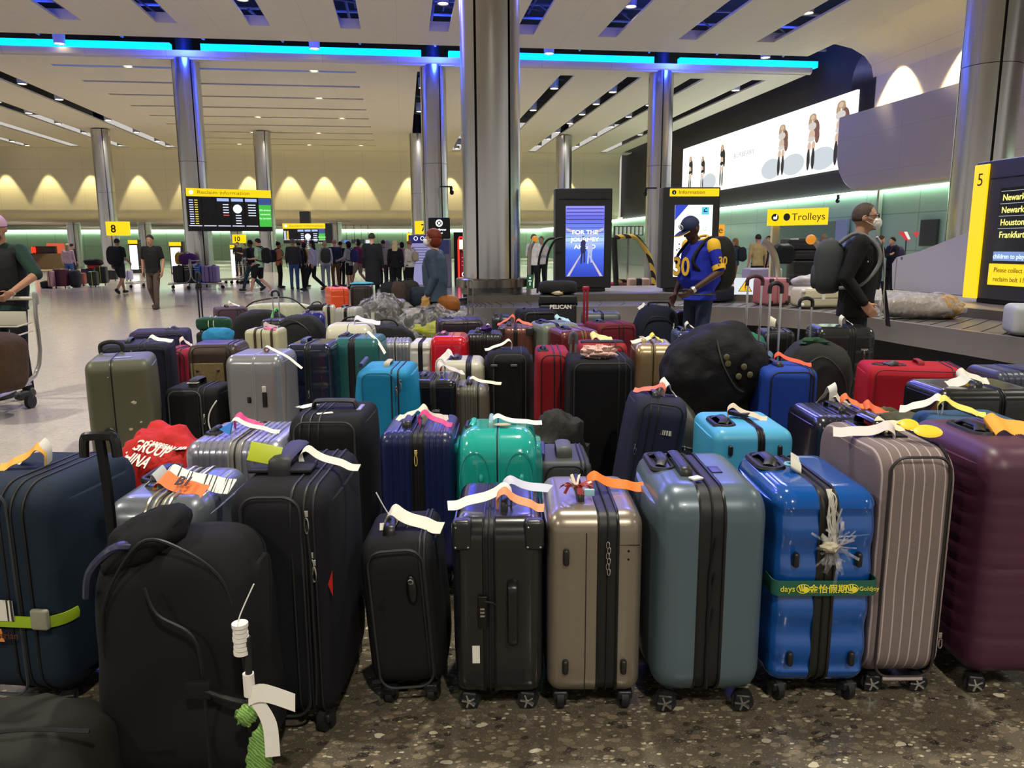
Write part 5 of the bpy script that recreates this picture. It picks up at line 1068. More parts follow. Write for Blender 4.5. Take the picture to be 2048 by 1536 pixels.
MB().tube(crom([(T/2-.02, -W/2-.006, .2), (T/2-.06, -W/2-.012, .33), (T/2-.05, -W/2-.01, .42), (T/2-.0, -W/2-.004, .5)], 5), .005, n=5).build('white_piping', M('e0ddd4', .6), t); zip_pull(t, T*.25, -W/2-.006, .4, .05)
t, T, W, h = case('leather_suitcase', 'brown leather case with woven tan panel and studs', 372, 470, 690, h=.8, W=.42, soft=True, yaw=4, col='3f322a', rough=.3, R=.1, e=.05, seam=.35, bulge=.03, na=.004, grip=None, pcol='241c17')
q = MB().box((-T*.1, -W/2-.0, h*.58), (T*.66, .01, h*.5), .004).build('woven_panel', M('85744f', .7, 0, 'weave'), t)
for x in (-T*.3, T*.12): MB().ell((x, -W/2-.006, h*.76), (.012, .008, .012), n=12, m=8).build('stud', M('2e211a', .4), q)
t, T, W, h = case('hard_suitcase', 'pale grey metallic hard suitcase with one thin black seam, standing behind the lavender one', 446, 558, 712, h=.8, W=.46, col='8d8f92', rough=.28, metal=.45, kind='plain', coat=.2, R=.08, e=.05, bw=.008, band='101010', seam=.02, grip=None, bulge=.015)
MB().box((T*.2, -W/2-.004, .5), (.03, .012, .1), .003).build('side_grip', BLKF, t); MB().box((T*.2, -W/2-.006, .575), (.026, .014, .04), .004).build('latch', M('c8c6c0', .3), t); MB().box((-T*.08, -W/2-.004, .5), (.024, .01, .04), .003).build('lock', BLKF, t); strap_tag(t, .05, -.05, h, .3, .02, rad(-25), 'e4e4e0', lift=.03, droop=.1); MB().tube([(.05+.016*cos(a), -.05, h+.018+.016*sin(a)) for a in (0, 1, 2, 3, 4, 5)], .006, n=6, closed=True).build('copper_tag_loop', M('a86858', .4), t)
t, T, W, h = case('fabric_suitcase', 'black and navy soft suitcase behind the olive hard one', 205, 330, 690, h=.82, W=.44, soft=True, yaw=18, col='17182a', rough=.7, seam=.1, grip='arch', pcol='0e0e14'); zip_pull(t, -.02, -W/2-.005, h-.05, .05); strap_tag(t, .1, -.05, h, .16, .04, rad(-20), 'e6e4e0', lift=.03)
t, T, W, h = case('fabric_suitcase', 'dark purple soft suitcase with oval grip, farthest left of the luggage field', 262, 366, 664, h=.8, W=.42, soft=True, yaw=16, col='2a2344', rough=.75, seam=.2, grip=None, pcol='1a1528'); recess_grip(t, T*.2, 0, h, .14, .09)
t, T, W, h = case('fabric_suitcase', 'crimson soft suitcase half hidden between olive and brown cases', 318, 374, 700, Y=6.1, W=.4, soft=True, col='8c1c34', rough=.7, seam=.1, grip=None, pcol='3a0f18'); strap_tag(t, 0, 0, h, .07, .05, rad(30), 'd8c8c4', lift=.06)
t, hz = lump('cloth_bag', 'small bright blue cloth bag on top of a dark case behind the brown leather one', 430, 652, .84, (.13, .1, .08), '2a7fb0', seed=2, base=.66); MB().box((0, .0, -.33), (.36, .3, .66), .04).build('dark_case_below', M('1f2436', .7, 0, 'fabric'), t)
t, hz = lump('rolled_mat', 'small dark green roll with pale straps at the far left of the field', 424, 630, .86, (.17, .07, .07), '1d4630', seed=1, base=.7, e=.5, amp=.03, rough=.4); MB().box((0, 0, -.35), (.3, .25, .7), .04).build('dark_case_below', M('1a1c1e', .7, 0, 'fabric'), t)
for dx in (-.03, .02): MB().tube([(dx, .075*cos(a*pi/6), .07+.075*sin(a*pi/6)) for a in range(12)], .005, n=5, closed=True).build('strap', M('c8c0a0', .6), t)
pull_handle(t, -.16, -.13, .05, 0, .56, col=M('141416', .4), grip=PLAST)
t, T, W, h = case('fabric_suitcase', 'mauve soft suitcase with white tags near the walking man', 440, 488, 616, h=.7, W=.42, soft=True, yaw=26, T=.42, col='4a3642', rough=.7, seam=.2, grip='arch', pcol='2a1c26'); strap_tag(t, 0, 0, h, .14, .05, rad(20), 'e0ddd4', lift=.06)
t, hz = lump('duffel_bag', 'large black duffel with neon green strap', 512, 622, .72, (.36, .26, .36), '131315', seed=5, rot=(0, 0, .15), e=.7, amp=.06)
MB().tube([(.2, .27*cos(a*pi/10), hz+.37*sin(a*pi/10)) for a in range(20)], .016, n=6, closed=True).build('green_strap', M('3fae3a', .6), t)
t, hz = lump('long_tube_bag', 'pale green-white long padded bag with black strap lying at the back left', 555, 606, .62, (.55, .13, .13), 'bfc4a8', seed=3, base=.36, e=.7, amp=.03, rough=.4); MB().box((0, 0, -.18), (.9, .3, .36), .05).build('black_bag_below', M('16171a', .8, 0, 'cloth'), t); MB().tube(crom([(-.5, -.1, .2), (-.3, -.14, .3), (.2, -.1, .34), (.52, -.1, .1)], 6), .012, n=6).build('strap', RUB, t)
t, T, W, h = case('hard_suitcase', 'slim dark case with raised chrome pull handle among the back rows', 520, 560, 640, h=.66, W=.34, col='1a1b20', kind='plain', grip=None); pull_handle(t, -.04, .035, .1, h, .32)
t, T, W, h = case('hard_cabin_case', 'small cream hard case with brown straps and a plaid tag', 487, 556, 660, h=.66, W=.34, col='b9b694', rough=.35, kind='plain', R=.05, bw=.02, band='2a1712', ribx=None, grip=None)
for xx in (-T*.18, T*.3): MB().tube([(xx, y, z+(h+.066)/2) for y, z in rrect(W+.006, h-.06, .05, 6)], .014, n=5, closed=True).build('leather_strap', M('35201a', .5), t)
strap_tag(t, .02, -.05, h, .12, .08, rad(20), 'b09a98', lift=.04); strap_tag(t, .05, -.12, h, .1, .04, rad(-10), 'e85a92', lift=.01)
t, hz = lump('holdall', 'black holdall with khaki front panel behind the navy ribbed case', 596, 632, .74, (.26, .24, .37), '1e1f1e', seed=8, e=.6, amp=.06); MB().tube(crom([(-.2, -.22, .2), (-.21, -.24, .6), (-.05, -.23, .7), (.15, -.23, .55), (.2, -.22, .2)], 5), .008, n=5).build('piping', M('0c0c0c', .5), t)
t, T, W, h = case('hard_suitcase', 'shiny indigo hard suitcase in the back left rows', 600, 648, 626, h=.74, W=.4, col='252a78', rough=.15, coat=.5, kind='plain', R=.08, e=.05, bw=.012, band='181a40', grip='arch', yaw=12)
t, T, W, h = case('hard_suitcase', 'white rounded hard suitcase shell behind the teal case', 648, 738, 650, h=.78, W=.42, col='cfccb8', rough=.3, kind='plain', coat=.3, R=.12, e=.06, bw=.014, band='8f8d86', grip=None, bulge=.02); strap_tag(t, .08, -.1, h, .22, .07, rad(5), 'dad8e6', lift=.05)
t, T, W, h = case('hard_suitcase', 'dark navy hard suitcase with horizontal grooves, tall, left of the teal one', 568, 658, 690, h=.8, W=.46, col='141c30', rough=.2, coat=.4, kind='plain', R=.07, e=.04, bw=.04, band='181d24', ribz=(6, .006), grip='arch', hmat=M('2c3668', .4))
zip_pull(t, .0, -W/2-.006, .45, .04); MB().ell((T*.3, -W/2-.004, .55), (.007, .008, .02), n=10, m=8).build('foot', PLAST, t)
t, T, W, h = case('hard_suitcase', 'dark teal hard suitcase with black zip band, beside the navy grooved one', 662, 756, 678, h=.81, W=.46, col='1d5f5e', rough=.3, kind='plain', R=.08, e=.05, bw=.045, band='101312', seam=-.08, grip='recess'); strap_tag(t, .08, -.1, h, .2, .025, rad(-40), 'e4e4de', lift=.03, droop=.12)
t, T, W, h = case('fabric_suitcase', 'bright cerulean blue soft suitcase with bulging pocket and raised grips', 712, 818, 742, h=.78, W=.44, soft=True, col='1784b4', rough=.55, R=.05, e=.035, seam=.22, pocket=1, bulge=.04, grip=None, pcol='0f6a94', na=.008)
MB().cyl((-T*.42, -.2, h+.03), (-T*.42, .0, h+.045), .014, n=10).build('dark_side_grip', M('30365a', .4), t); top_handle(t, .0, -.06, .1, h, M('b8b296', .5), flat=True); zip_pull(t, T*.26, -W/2-.02, h-.1, .04); zip_pull(t, T*.34, -W/2-.02, h-.06, .04)
t, T, W, h = case('hard_suitcase', 'silver aluminium-look grooved suitcase right of the teal one', 757, 822, 684, h=.72, W=.4, col='9a9a9a', rough=.3, metal=.7, kind='plain', R=.06, bw=.02, band='5c5a58', ribx=(7, .005), grip=None, yaw=6)
t, T, W, h = case('hard_suitcase', 'white geometric-patterned hard suitcase left of the glossy red one', 818, 862, 686, Y=6.35, W=.42, col='c8c7c0', rough=.35, kind='plain', ribz=(5, .01), R=.06, grip=None)
t, T, W, h = case('hard_suitcase', 'glossy red hard suitcase standing in the middle rows', 860, 932, 674, h=.78, W=.44, col='c01424', rough=.18, coat=.5, kind='plain', R=.08, e=.05, bw=.006, band='e08070', seam=.1, grip='recess', hmat=M('8a1020', .3))
t, T, W, h = case('hard_suitcase', 'black hard suitcase with purple ribbon, right of the glossy red one', 932, 1004, 668, h=.76, W=.42, col='161614', rough=.3, kind='plain', grip='arch', ribx=(8, .003)); strap_tag(t, .02, 0, h, .12, .03, rad(150), 'e2dfe0', lift=.05); m = MB(); m.ell((.02, -.05, h+.03), (.05, .04, .03), amp=.6, fr=14, seed=3); m.build('purple_ribbon', M('4a3070', .7, 0, 'cloth'), t)
t, T, W, h = case('hard_suitcase', 'copper brown hard suitcase with dark corner guards and orange tags', 996, 1066, 655, h=.78, W=.42, col='6a4238', rough=.3, metal=.35, kind='plain', R=.06, bw=.03, band='181414', ribx=(5, .003), grip='arch')
for sx in (-1, 1): MB().box((sx*(T/2-.03), -W/2+.02, h-.04), (.07, .06, .08), .02).build('corner_guard', M('2a2828', .35), t)
strap_tag(t, -.03, 0, h, .14, .04, rad(170), 'e86a50', lift=.08); strap_tag(t, .03, 0, h, .14, .04, rad(-10), 'e8765c', lift=.04)
t, T, W, h = case('hard_suitcase', 'cream-white hard cabin suitcase with navy strap band in the middle', 882, 966, 724, h=.7, W=.4, col='c0bda8', rough=.32, kind='plain', coat=.2, R=.07, e=.05, bw=.034, band='17161e', seam=.15, grip='recess'); strap_tag(t, -.1, -.05, h, .1, .08, rad(200), 'e0dcd8', lift=.04, droop=.06); zip_pull(t, T*.2, -W/2-.006, h-.2)
t, T, W, h = case('fabric_suitcase', 'black rounded soft suitcase with long white tag, right of the cream one', 972, 1062, 706, h=.76, W=.44, soft=True, col='131316', rough=.75, R=.09, e=.06, seam=.38, bulge=.03, pocket=1, grip=None, pcol='3a3a3c', expander=1); strap_tag(t, .0, -.03, h, .18, .03, rad(195), 'e4e4de', lift=.06); recess_grip(t, -T*.25, 0, h, .12, .07)
for sx in (-1, 1): MB().box((sx*T*.22-T*.1, -W/2-.01, h-.09), (.05, .02, .02), .008).build('corner_bumper', M('4a4a44', .5), t)
t, T, W, h = case('hard_suitcase', 'black glossy framed suitcase with silver clasps before the cream one', 818, 912, 762, h=.68, W=.42, col='1a1a20', rough=.14, coat=.5, kind='plain', R=.05, e=.035, bw=.03, band='2e2b2a', seam=.0, grip='recess'); MB().box((-T*.06, -W/2-.008, h-.17), (.02, .012, .05), .003).build('clasp', BLKF, t); MB().box((T*.06, -W/2-.01, h-.19), (.05, .012, .014), .003).build('clasp', CHROME, t)
strap_tag(t, .04, 0, h, .16, .05, rad(30), 'dcd4d0', lift=.07); MB().tube([(.03+.03*cos(a*.6), .02, h+.05+.06*sin(a*.6)) for a in range(11)], .006, n=5, closed=True).build('white_loop', PAPER, t)
t, T, W, h = case('hard_cabin_case', 'small taupe ribbed case tucked between black cases', 912, 974, 774, h=.6, W=.36, col='6c695c', rough=.35, kind='plain', R=.07, e=.045, ribx=(6, .006), bw=.02, band='4a483f', seam=.2, grip='arch'); strap_tag(t, .0, -.05, h, .2, .03, rad(-12), 'e6e2d0', lift=.03)
t, T, W, h = case('fabric_suitcase', 'tall crimson soft suitcase, narrow side forward', 1074, 1142, 706, h=.84, W=.48, soft=True, col='8a1420', rough=.7, R=.07, e=.03, seam=.1, bulge=.01, grip=None, pcol='4a0c14'); recess_grip(t, -T*.3, -.08, h, .16, .05)
t, T, W, h = case('fabric_suitcase', 'tall black soft suitcase with polka-dot pink scrunchie on top', 1140, 1272, 722, h=.84, W=.46, soft=True, col='111114', rough=.85, R=.07, e=.03, seam=.3, bulge=.01, grip=None, pcol='25252a'); pull_handle(t, -T*.42, -T*.42+.03, .12, h, .12, col=M('a9aaa8', .3, .8), grip=M('5a5c66', .3))
def dotmat():
    m = bpy.data.materials.new('polka'); N, L, B = nt(m); tc = N.new('ShaderNodeTexCoord'); v = N.new('ShaderNodeTexVoronoi'); v.inputs['Scale'].default_value = 60; L.new(tc.outputs['Object'], v.inputs['Vector'])
    r_ = N.new('ShaderNodeValToRGB'); r_.color_ramp.interpolation = 'CONSTANT'; r_.color_ramp.elements[0].color = lin('241818'); r_.color_ramp.elements[1].position = .22; r_.color_ramp.elements[1].color = lin('d8aea2'); L.new(v.outputs[0], r_.inputs[0]); L.new(r_.outputs[0], B.inputs['Base Color']); B.inputs['Roughness'].default_value = .8; return m
MB().ell((-.02, -.1, h+.035), (.1, .07, .04), amp=.5, fr=12, seed=3, n=24, m=16).build('scrunchie', dotmat(), t, smooth=60)
t, T, W, h = case('fabric_suitcase', 'charcoal and bright red topped suitcase right behind the tall black one', 1160, 1256, 688, h=.8, W=.34, soft=True, Y=5.5, col='8f1a1c', rough=.6, grip=None, seam=.2, pcol='333333'); strap_tag(t, -.05, 0, h, .14, .08, rad(10), 'dedc9a', lift=.04); MB().box((0, -.05, h), (T*.9, .1, .02), .008).build('charcoal_flap', M('2c2c2e', .7, 0, 'fabric'), t)
t, T, W, h = case('hard_suitcase', 'champagne gold hard suitcase under clear plastic film', 1272, 1352, 690, h=.8, W=.46, yaw=-4, col='b39b76', rough=.28, metal=.55, kind='plain', coat=.4, R=.08, e=.05, bw=.03, band='8a7448', seam=-.05, grip='arch', hmat=M('b0a070', .3)); MB().box((T*.2, -W/2-.006, h-.17), (.03, .01, .09), .003).build('lock', M('b89c50', .3, .6), t); strap_tag(t, .0, -.05, h, .18, .04, rad(200), 'ecead6', lift=.04); strap_tag(t, .0, -.05, h, .08, .04, rad(20), 'e8dc60', lift=.05)
t, T, W, h = case('fabric_suitcase', 'black soft suitcase in the back middle, right of the copper one', 1050, 1112, 622, h=.82, W=.42, soft=True, yaw=12, T=.4, col='161618', rough=.8, seam=-.1, grip=None, pcol='3a3a3c'); recess_grip(t, -T*.3, 0, h, .14, .08)
t, T, W, h = case('hard_suitcase', 'grey-green hard suitcase with pale blue tag in the back middle', 1098, 1152, 648, h=.82, W=.46, yaw=16, T=.36, col='6f7a6c', rough=.35, kind='plain', R=.08, e=.05, seam=-.1, grip='recess'); strap_tag(t, .04, 0, h, .12, .06, rad(10), 'a9cfe4', lift=.04)
t, T, W, h = case('hard_suitcase', 'dark red and brown two-tone hard suitcase in the back middle', 1132, 1192, 662, h=.8, W=.44, yaw=14, T=.34, col='5e1f20', rough=.3, kind='plain', coat=.3, R=.07, seam=.1, grip='recess', band='8a5a38', bw=.03)
t, T, W, h = case('fabric_suitcase', 'burgundy soft suitcase behind the gold one', 1204, 1268, 648, h=.8, W=.42, soft=True, yaw=14, T=.38, col='661824', rough=.7, seam=.1, grip=None, pcol='3a0c14'); recess_grip(t, -T*.28, 0, h, .16, .08)
t, T, W, h = case('hard_suitcase', 'slate grey hard suitcase right of the tall dark red pull handle', 1168, 1242, 626, h=.74, W=.4, col='555c62', rough=.3, kind='plain', coat=.2, grip='arch', hmat=M('3a4070', .4))
t, T, W, h = case('hard_suitcase', 'low dark red suitcase whose red pull bars stand high', 1150, 1196, 650, h=.66, Y=8.3, W=.3, col='5a1018', kind='plain', grip=None); 
m = MB().box((-.015, 0, h+.17), (.024, .03, .4), .006).box((.02, 0, h+.17), (.024, .03, .4), .006); m.build('pull_tubes', M('8a1420', .35), t); MB().box((.003, 0, h+.385), (.075, .036, .05), .015).build('grip', M('9a1a24', .3), t)
# black equipment case
t, T, W, h = case('equipment_case', 'tall rugged black equipment case with white brand lettering, near the carousel', 1080, 1154, 590, h=.9, W=.34, col='17191a', rough=.5, kind='plain', R=.03, e=.03, bw=.012, seam=0, grip=None, wheels=False, Y=9.6)
for o in list(t.children_recursive):
    bpy.data.objects.remove(o)
MB().box((0, 0, (h-.12)/2), (T, W, h-.12), .03).build('lower_shell', M('17191a', .5), t); MB().box((0, 0, h-.055), (T*1.02, W*1.02, .11), .03).build('lid', M('1b1d1c', .45), t)
text('PELICAN', .07, WT, t, (-T*.24, -W/2-.008, h-.17), bold=.03); MB().box((-T*.5, -W/2+.1, h-.1), (.03, .06, .08), .008).box((T*.5, -W/2+.1, h-.1), (.03, .06, .08), .008).build('latch', RUB, t)
EQ = t
p = t.location; t2 = thing('cooler_bag', 'black padded bag with leopard-print tie lying on the rugged equipment case', 'bag', (p.x, p.y, h)); MB().ell((0, 0, .085), (.24, .16, .085), e=.5, amp=.06, n=28, m=14).build('body', M('222322', .75, 0, 'cloth'), t2, smooth=60); MB().ell((-.01, -.16, .02), (.07, .03, .025), amp=.5, fr=12, seed=5).build('patterned_tie', M('c8b49a', .8, 0, 'cloth'), t2)
# navy wheeled backpack and neighbours
t, hz = lump('wheeled_backpack', 'navy wheeled backpack with white tag on its handle, before the jersey wearer', 1318, 612, .82, (.27, .2, .41), '1b2130', 'fabric', seed=4, e=.62, amp=.05, n=36)
top_handle(t, -.05, -.12, .14, hz*2-.02, RUB, ax='x', lift=.06, r=.012); MB().tube(crom([(-.2, -.17, hz*1.2), (-.1, -.21, hz*1.7), (.12, -.2, hz*1.6), (.2, -.18, hz*1.1)], 5), .008, n=5).build('pocket_zipper', RUB, t); strap_tag(t, -.15, 0, hz*1.9, .08, .05, rad(200), 'e4e2da', lift=.05); MB().box((.16, -.19, hz*1.45), (.015, .02, .07), .004).build('white_pull', PAPER, t)
t, hz = lump('black_holdall', 'shiny black holdall beside the navy backpack below the jersey man', 1380, 620, .76, (.22, .2, .38), '17181a', 'cloth', rough=.35, seed=6, e=.5, amp=.06); strap_tag(t, -.02, -.05, hz*2-.03, .14, .04, rad(30), 'dcd8cc', lift=.07)
t, T, W, h = case('hard_cabin_case', 'small steel-blue hard case below the black holdall', 1356, 1412, 664, h=.66, Y=7.0, W=.36, col='33405c', rough=.2, coat=.4, kind='plain', grip='arch'); strap_tag(t, 0, 0, h, .08, .04, rad(10), 'dcd8cc', lift=.06)
p = PY(1424, 740, 4.95); t = thing('garment_bag', 'huge slumped black soft bag with four pale spots, standing out right of centre', 'bag', (p.x, 4.95, 0)); zc_ = p.z; GB = M('17171a', .75, 0, 'cloth')
m = MB().ell((.0, 0, zc_), (.35, .25, .29), R=Euler((0, rad(-32), 0)).to_matrix(), e=.9, amp=.1, seed=11, n=44, m=30).ell((.03, 0, zc_+.17), (.14, .16, .13), R=Euler((0, rad(35), 0)).to_matrix(), n=30, m=20).ell((-.02, .02, (zc_-.1)/2), (.27, .2, (zc_-.1)/2), e=.6, n=26, m=16)
q = m.build('body', GB, t, smooth=60); r_ = q.modifiers.new('join', 'REMESH'); r_.mode = 'VOXEL'; r_.voxel_size = .014; r_.use_smooth_shade = True; r_ = q.modifiers.new('smooth', 'SMOOTH'); r_.iterations = 6
MB().ell((.13, -.07, zc_+.04), (.15, .175, .22), R=Euler((0, rad(-24), 0)).to_matrix(), e=.95, amp=.06, seed=3, n=30, m=20).build('black_flap', M('0f0f0d', .9, 0, 'cloth'), t, smooth=60)
MB().tube(crom([(-.03, -.2, zc_+.22), (.0, -.25, zc_+.08), (.08, -.25, zc_-.06), (.14, -.24, zc_-.1)], 5), .006, n=5).build('seam', M('3a3a36', .6), t)
for x, z in ((.02, .12), (.03, .08), (.13, .06), (.1, .0), (.17, .01)): MB().ell((x, -.255, zc_+z), (.019, .008, .021), n=14, m=8).build('pale_spot', M('5e583c', .7), t)
hz = zc_/1.15; 
BAR(t, (.31, -.2, hz*1.15), (.07, .003, .07), name='barcode_tag')
t, hz = lump('green_bag', 'small sea-green bag behind the slumped grey one', 1492, 662, .84, (.19, .17, .16), '2a6f5a', 'cloth', seed=5, base=.5); MB().box((0, 0, -.25), (.34, .3, .5), .04).build('dark_case_below', M('1c1d20', .7, 0, 'fabric'), t)
t, hz = lump('patterned_bag', 'low dark bag with red and yellow scarf at the foot of the carousel', 1432, 655, .72, (.26, .17, .15), '33282c', 'cloth', seed=9, base=.4); MB().box((0, 0, -.2), (.5, .3, .4), .04).build('dark_case_below', M('18181a', .7, 0, 'fabric'), t); MB().ell((-.05, -.08, .26), (.1, .07, .04), amp=.5, fr=12, seed=2).build('scarf', M('a8683a', .8, 0, 'cloth'), t)
t, T, W, h = case('fabric_suitcase', 'slim black case in front of the green bag with two tall chrome pull bars', 1508, 1544, 690, h=.8, Y=5.35, W=.3, soft=True, col='121214', grip=None, seam=.1); pull_handle(t, -.05, .05, .1, h, .46, grip=M('4a2028', .4))
t, T, W, h = case('fabric_suitcase', 'black soft suitcase with cream bow tag against the carousel', 1528, 1592, 664, h=.78, W=.4, soft=True, yaw=-8, col='151517', grip='arch', seam=.3, pcol='2a2a2c'); strap_tag(t, -.02, 0, h, .1, .06, rad(60), 'dcd8c4', lift=.09)
t, T, W, h = case('fabric_suitcase', 'cobalt blue soft suitcase with orange ribbon and black expander', 1532, 1640, 740, h=.76, W=.42, soft=True, col='1c3f9c', rough=.7, R=.06, e=.04, seam=.4, grip='arch', pcol='14181e'); strap_tag(t, -.02, 0, h, .2, .04, rad(-15), 'f05a3a', lift=.06); strap_tag(t, -.05, .1, h, .1, .05, rad(150), '4a6a8a', lift=.05)
pull_handle(t, -T*.1, -T*.1+.07, .18, h, .5)
t, hz = lump('wheeled_backpack', 'dark grey wheeled backpack with green cord on top, right of the cobalt case', 1640, 690, .78, (.26, .2, .4), '2c2c2c', 'fabric', seed=3, e=.6, amp=.06, rot=(0, .1, 0), n=36); MB().tube(crom([(-.18, -.18, .3), (-.14, -.21, .6), (.0, -.2, .7), (.16, -.2, .55), (.2, -.18, .3)], 5), .008, n=5).build('pocket_seam', RUB, t); MB().ell((-.02, -.05, hz*2-.0), (.1, .05, .03), amp=.5, fr=12, seed=2).build('green_cord', M('2a4a36', .8, 0, 'cloth'), t); 
pull_handle(t, -.06, .03, .16, hz*1.5, .5)
t, T, W, h = case('hard_suitcase', 'black ribbed hard suitcase directly before the man with the mask', 1640, 1752, 656, h=.82, W=.44, yaw=-6, col='1f2122', rough=.25, coat=.3, kind='plain', R=.08, e=.05, bw=.05, seam=.1, ribz=(6, .006), grip=None); strap_tag(t, .02, 0, h, .12, .04, rad(30), 'dcdad2', lift=.07); zip_pull(t, T*.3, -W/2-.006, h-.2, .05); MB().box((T*.3, -W/2-.008, h-.18), (.06, .01, .014), .003).build('lock', CHROME, t)
# around the wrapped bags
t, T, W, h = case('hard_suitcase', 'bright orange ribbed hard suitcase standing at the back edge of the field', 653, 706, 575, Y=12.3, W=.5, yaw=24, T=.3, col='e0501c', rough=.3, kind='plain', coat=.3, ribz=(9, .008), R=.08, seam=.2, bw=.014, grip='arch')
t.location.z = 0
t, T, W, h = case('fabric_suitcase', 'tall grey-brown soft suitcase with teal cloth on top, right of the orange one', 704, 742, 571, Y=12.7, W=.44, yaw=10, T=.36, soft=True, col='3c3935', grip=None, seam=.2)
MB().ell((0, 0, h+.02), (.2, .15, .03), amp=.3, seed=4).build('teal_cloth', M('3f9aa8', .7, 0, 'cloth'), t)
FILMB = M('eeeef2', .15, 0, 'film')
def wrapped(name, label, px, py, z, r, inner, seed, rot=(0, 0, 0), extra=None, base=0, n=36):
    t, hz = lump(name, label, px, py, z, (r[0]*.86, r[1]*.86, r[2]*.86), inner, 'cloth', seed=seed, rot=rot, base=base)
    m = MB().ell((0, 0, hz*1.08), r, R=Euler(rot).to_matrix(), e=.85, amp=.22, fr=6, seed=seed+2, n=n, m=int(n*.7))
    for v in m.v: v.z = max(v.z, .003)
    m.build('plastic_wrap', FILMB, t, smooth=80); return t, hz
t, hz = wrapped('wrapped_bag', 'grey bag in clear crumpled plastic with a tall peak, back centre', 760, 590, .78, (.42, .26, .4), '4a4a48', 3)
MB().add([(-.12, 0, hz*1.5), (.25, 0, hz*1.4), (.02, .2, hz*1.4), (-.06, .02, hz*2.5), (-.02, .04, hz*2.5)], [(0, 1, 3), (1, 2, 4, 3), (2, 0, 3, 4)]).build('wrap_peak', FILMB, t); BAR(t, (-.1, -.26, hz*1.1), (.05, .003, .3), m=M('b9b6a4', .5), name='tape_strip')
t, hz = wrapped('wrapped_bag', 'yellow-green and grey bundle in clear crumpled plastic, centre', 856, 618, .74, (.42, .28, .4), '3a3d36', 6); MB().ell((.05, -.1, hz*1.35), (.28, .18, .14), amp=.4, fr=8, seed=4, n=24, m=16).build('lime_cloth', M('a9b02c', .8, 0, 'cloth'), t, smooth=60)
t, hz = wrapped('wrapped_bag', 'pale plastic-covered bag leaning at the left end of the carousel', 915, 612, .7, (.24, .2, .36), '8a8a88', 9)
t, T, W, h = case('fabric_suitcase', 'plum soft suitcase between the plastic bundle and the copper case', 890, 955, 640, h=.8, W=.44, yaw=10, T=.44, soft=True, col='2e2430', grip=None, seam=.1, pcol='4a3a34'); recess_grip(t, -T*.25, 0, h, .14, .09)
t, T, W, h = case('hard_suitcase', 'dark green-black small suitcase right of the steel pull handle', 984, 1020, 632, h=.72, W=.36, col='1f2825', kind='plain', grip='arch')
t, hz = lump('grey_pack', 'grey pack with a tall steel pull handle beside the thick column', 945, 628, .7, (.2, .2, .34), '55534f', 'cloth', seed=3); pull_handle(t, -.06, .0, 0, hz*1.6, .55, col=M('9a9a96', .3, .9), grip=M('6a6c6e', .3))
for i, (px, py, z, r, c, lab, s_) in enumerate(((775, 562, .62, (.22, .2, .3), '17181c', 'black bag behind the tall plastic peak', 3), (795, 563, .66, (.17, .16, .33), '3a2e2a', 'dark brown bag below the long blonde woman', 4), (842, 575, .5, (.32, .25, .26), '1c2632', 'blue-black bag left of the red-haired woman', 6), (815, 556, .66, (.3, .2, .3), '2a2826', 'dark grey bag behind the brown one', 8), (700, 640, .7, (.3, .22, .34), '15161a', 'black bag with red trim before the first plastic bundle', 9), (765, 646, .7, (.34, .24, .34), '141414', 'black soft bag below the long white strip', 11), (942, 566, .62, (.2, .2, .31), '141416', 'black round bag right of the red-haired woman', 5), (968, 566, .62, (.18, .2, .31), '1a1a1e', 'black bag close against the thick column', 7), (630, 607, .62, (.2, .18, .3), '1c1c1c', 'black bag left of the cream cases at the back', 2), (1340, 706, .62, (.18, .16, .3), '27272a', 'grey bag wedged right of the gold suitcase', 2))):
    t, hz = lump('soft_bag', lab, px, py, z, r, c, 'cloth', seed=s_, e=.7, amp=.1); MB().tube(crom([(-r[0]*.5, -.02, hz*1.85), (-r[0]*.2, -.03, hz*2.1), (r[0]*.3, -.03, hz*2.1), (r[0]*.5, -.02, hz*1.8)], 4), .01, n=5).build('handle', RUB, t)
for x0, x1, yT, c, lab, yw in ((645, 668, 612, 'b8b6a0', 'cream grooved case at the back left of the first plastic bundle', 10), (668, 712, 616, 'a9aaa0', 'silver-white case before the orange suitcase', -6)):
    t, T, W, h = case('hard_suitcase', lab, x0, x1, yT, h=.72, W=.36, col=c, kind='plain', ribx=(6, .006), grip='arch', yaw=yw)
# on the carousel
def onbelt(px, py): return PZ(px, py, .59)
t, T, W, h = case('hard_suitcase', 'rose pink hard suitcase standing on the carousel belt', 1531, 1592, 556, Y=11.75, W=.46, yaw=18, T=.34, base=.59, col='b06e74', rough=.35, kind='plain', coat=.2, R=.06, bw=.014, band='3a2628', seam=-.12, ribx=(5, .004), wheels=False, grip=None)
for sx in (-.42, .42):
    for z in (.04, h-.04): MB().box((sx*T, -W/2+.02, z), (.06, .06, .07), .015).build('corner_guard', M('2a2426', .4), t)
p = onbelt(1645, 617); t = thing('hard_suitcase', 'cream hard suitcase lying on its side on the carousel belt', 'suitcase', (p.x, p.y+.25, .59), rad(8)); MB().box((0, 0, .15), (.62, .46, .29), .06).build('shell', M('cfc8ae', .35), t); MB().box((0, 0, .15), (.6, .466, .02), .004).build('seam', M('8a8472', .5), t)
for z in (.05, .25): MB().cyl((-.31, -.2, z), (-.36, -.2, z), .03, n=14).build('wheel', M('dedcd4', .3), t)
MB().box((-.02, -.233, .17), (.05, .004, .1)).build('paper_tag', PAPER, t)
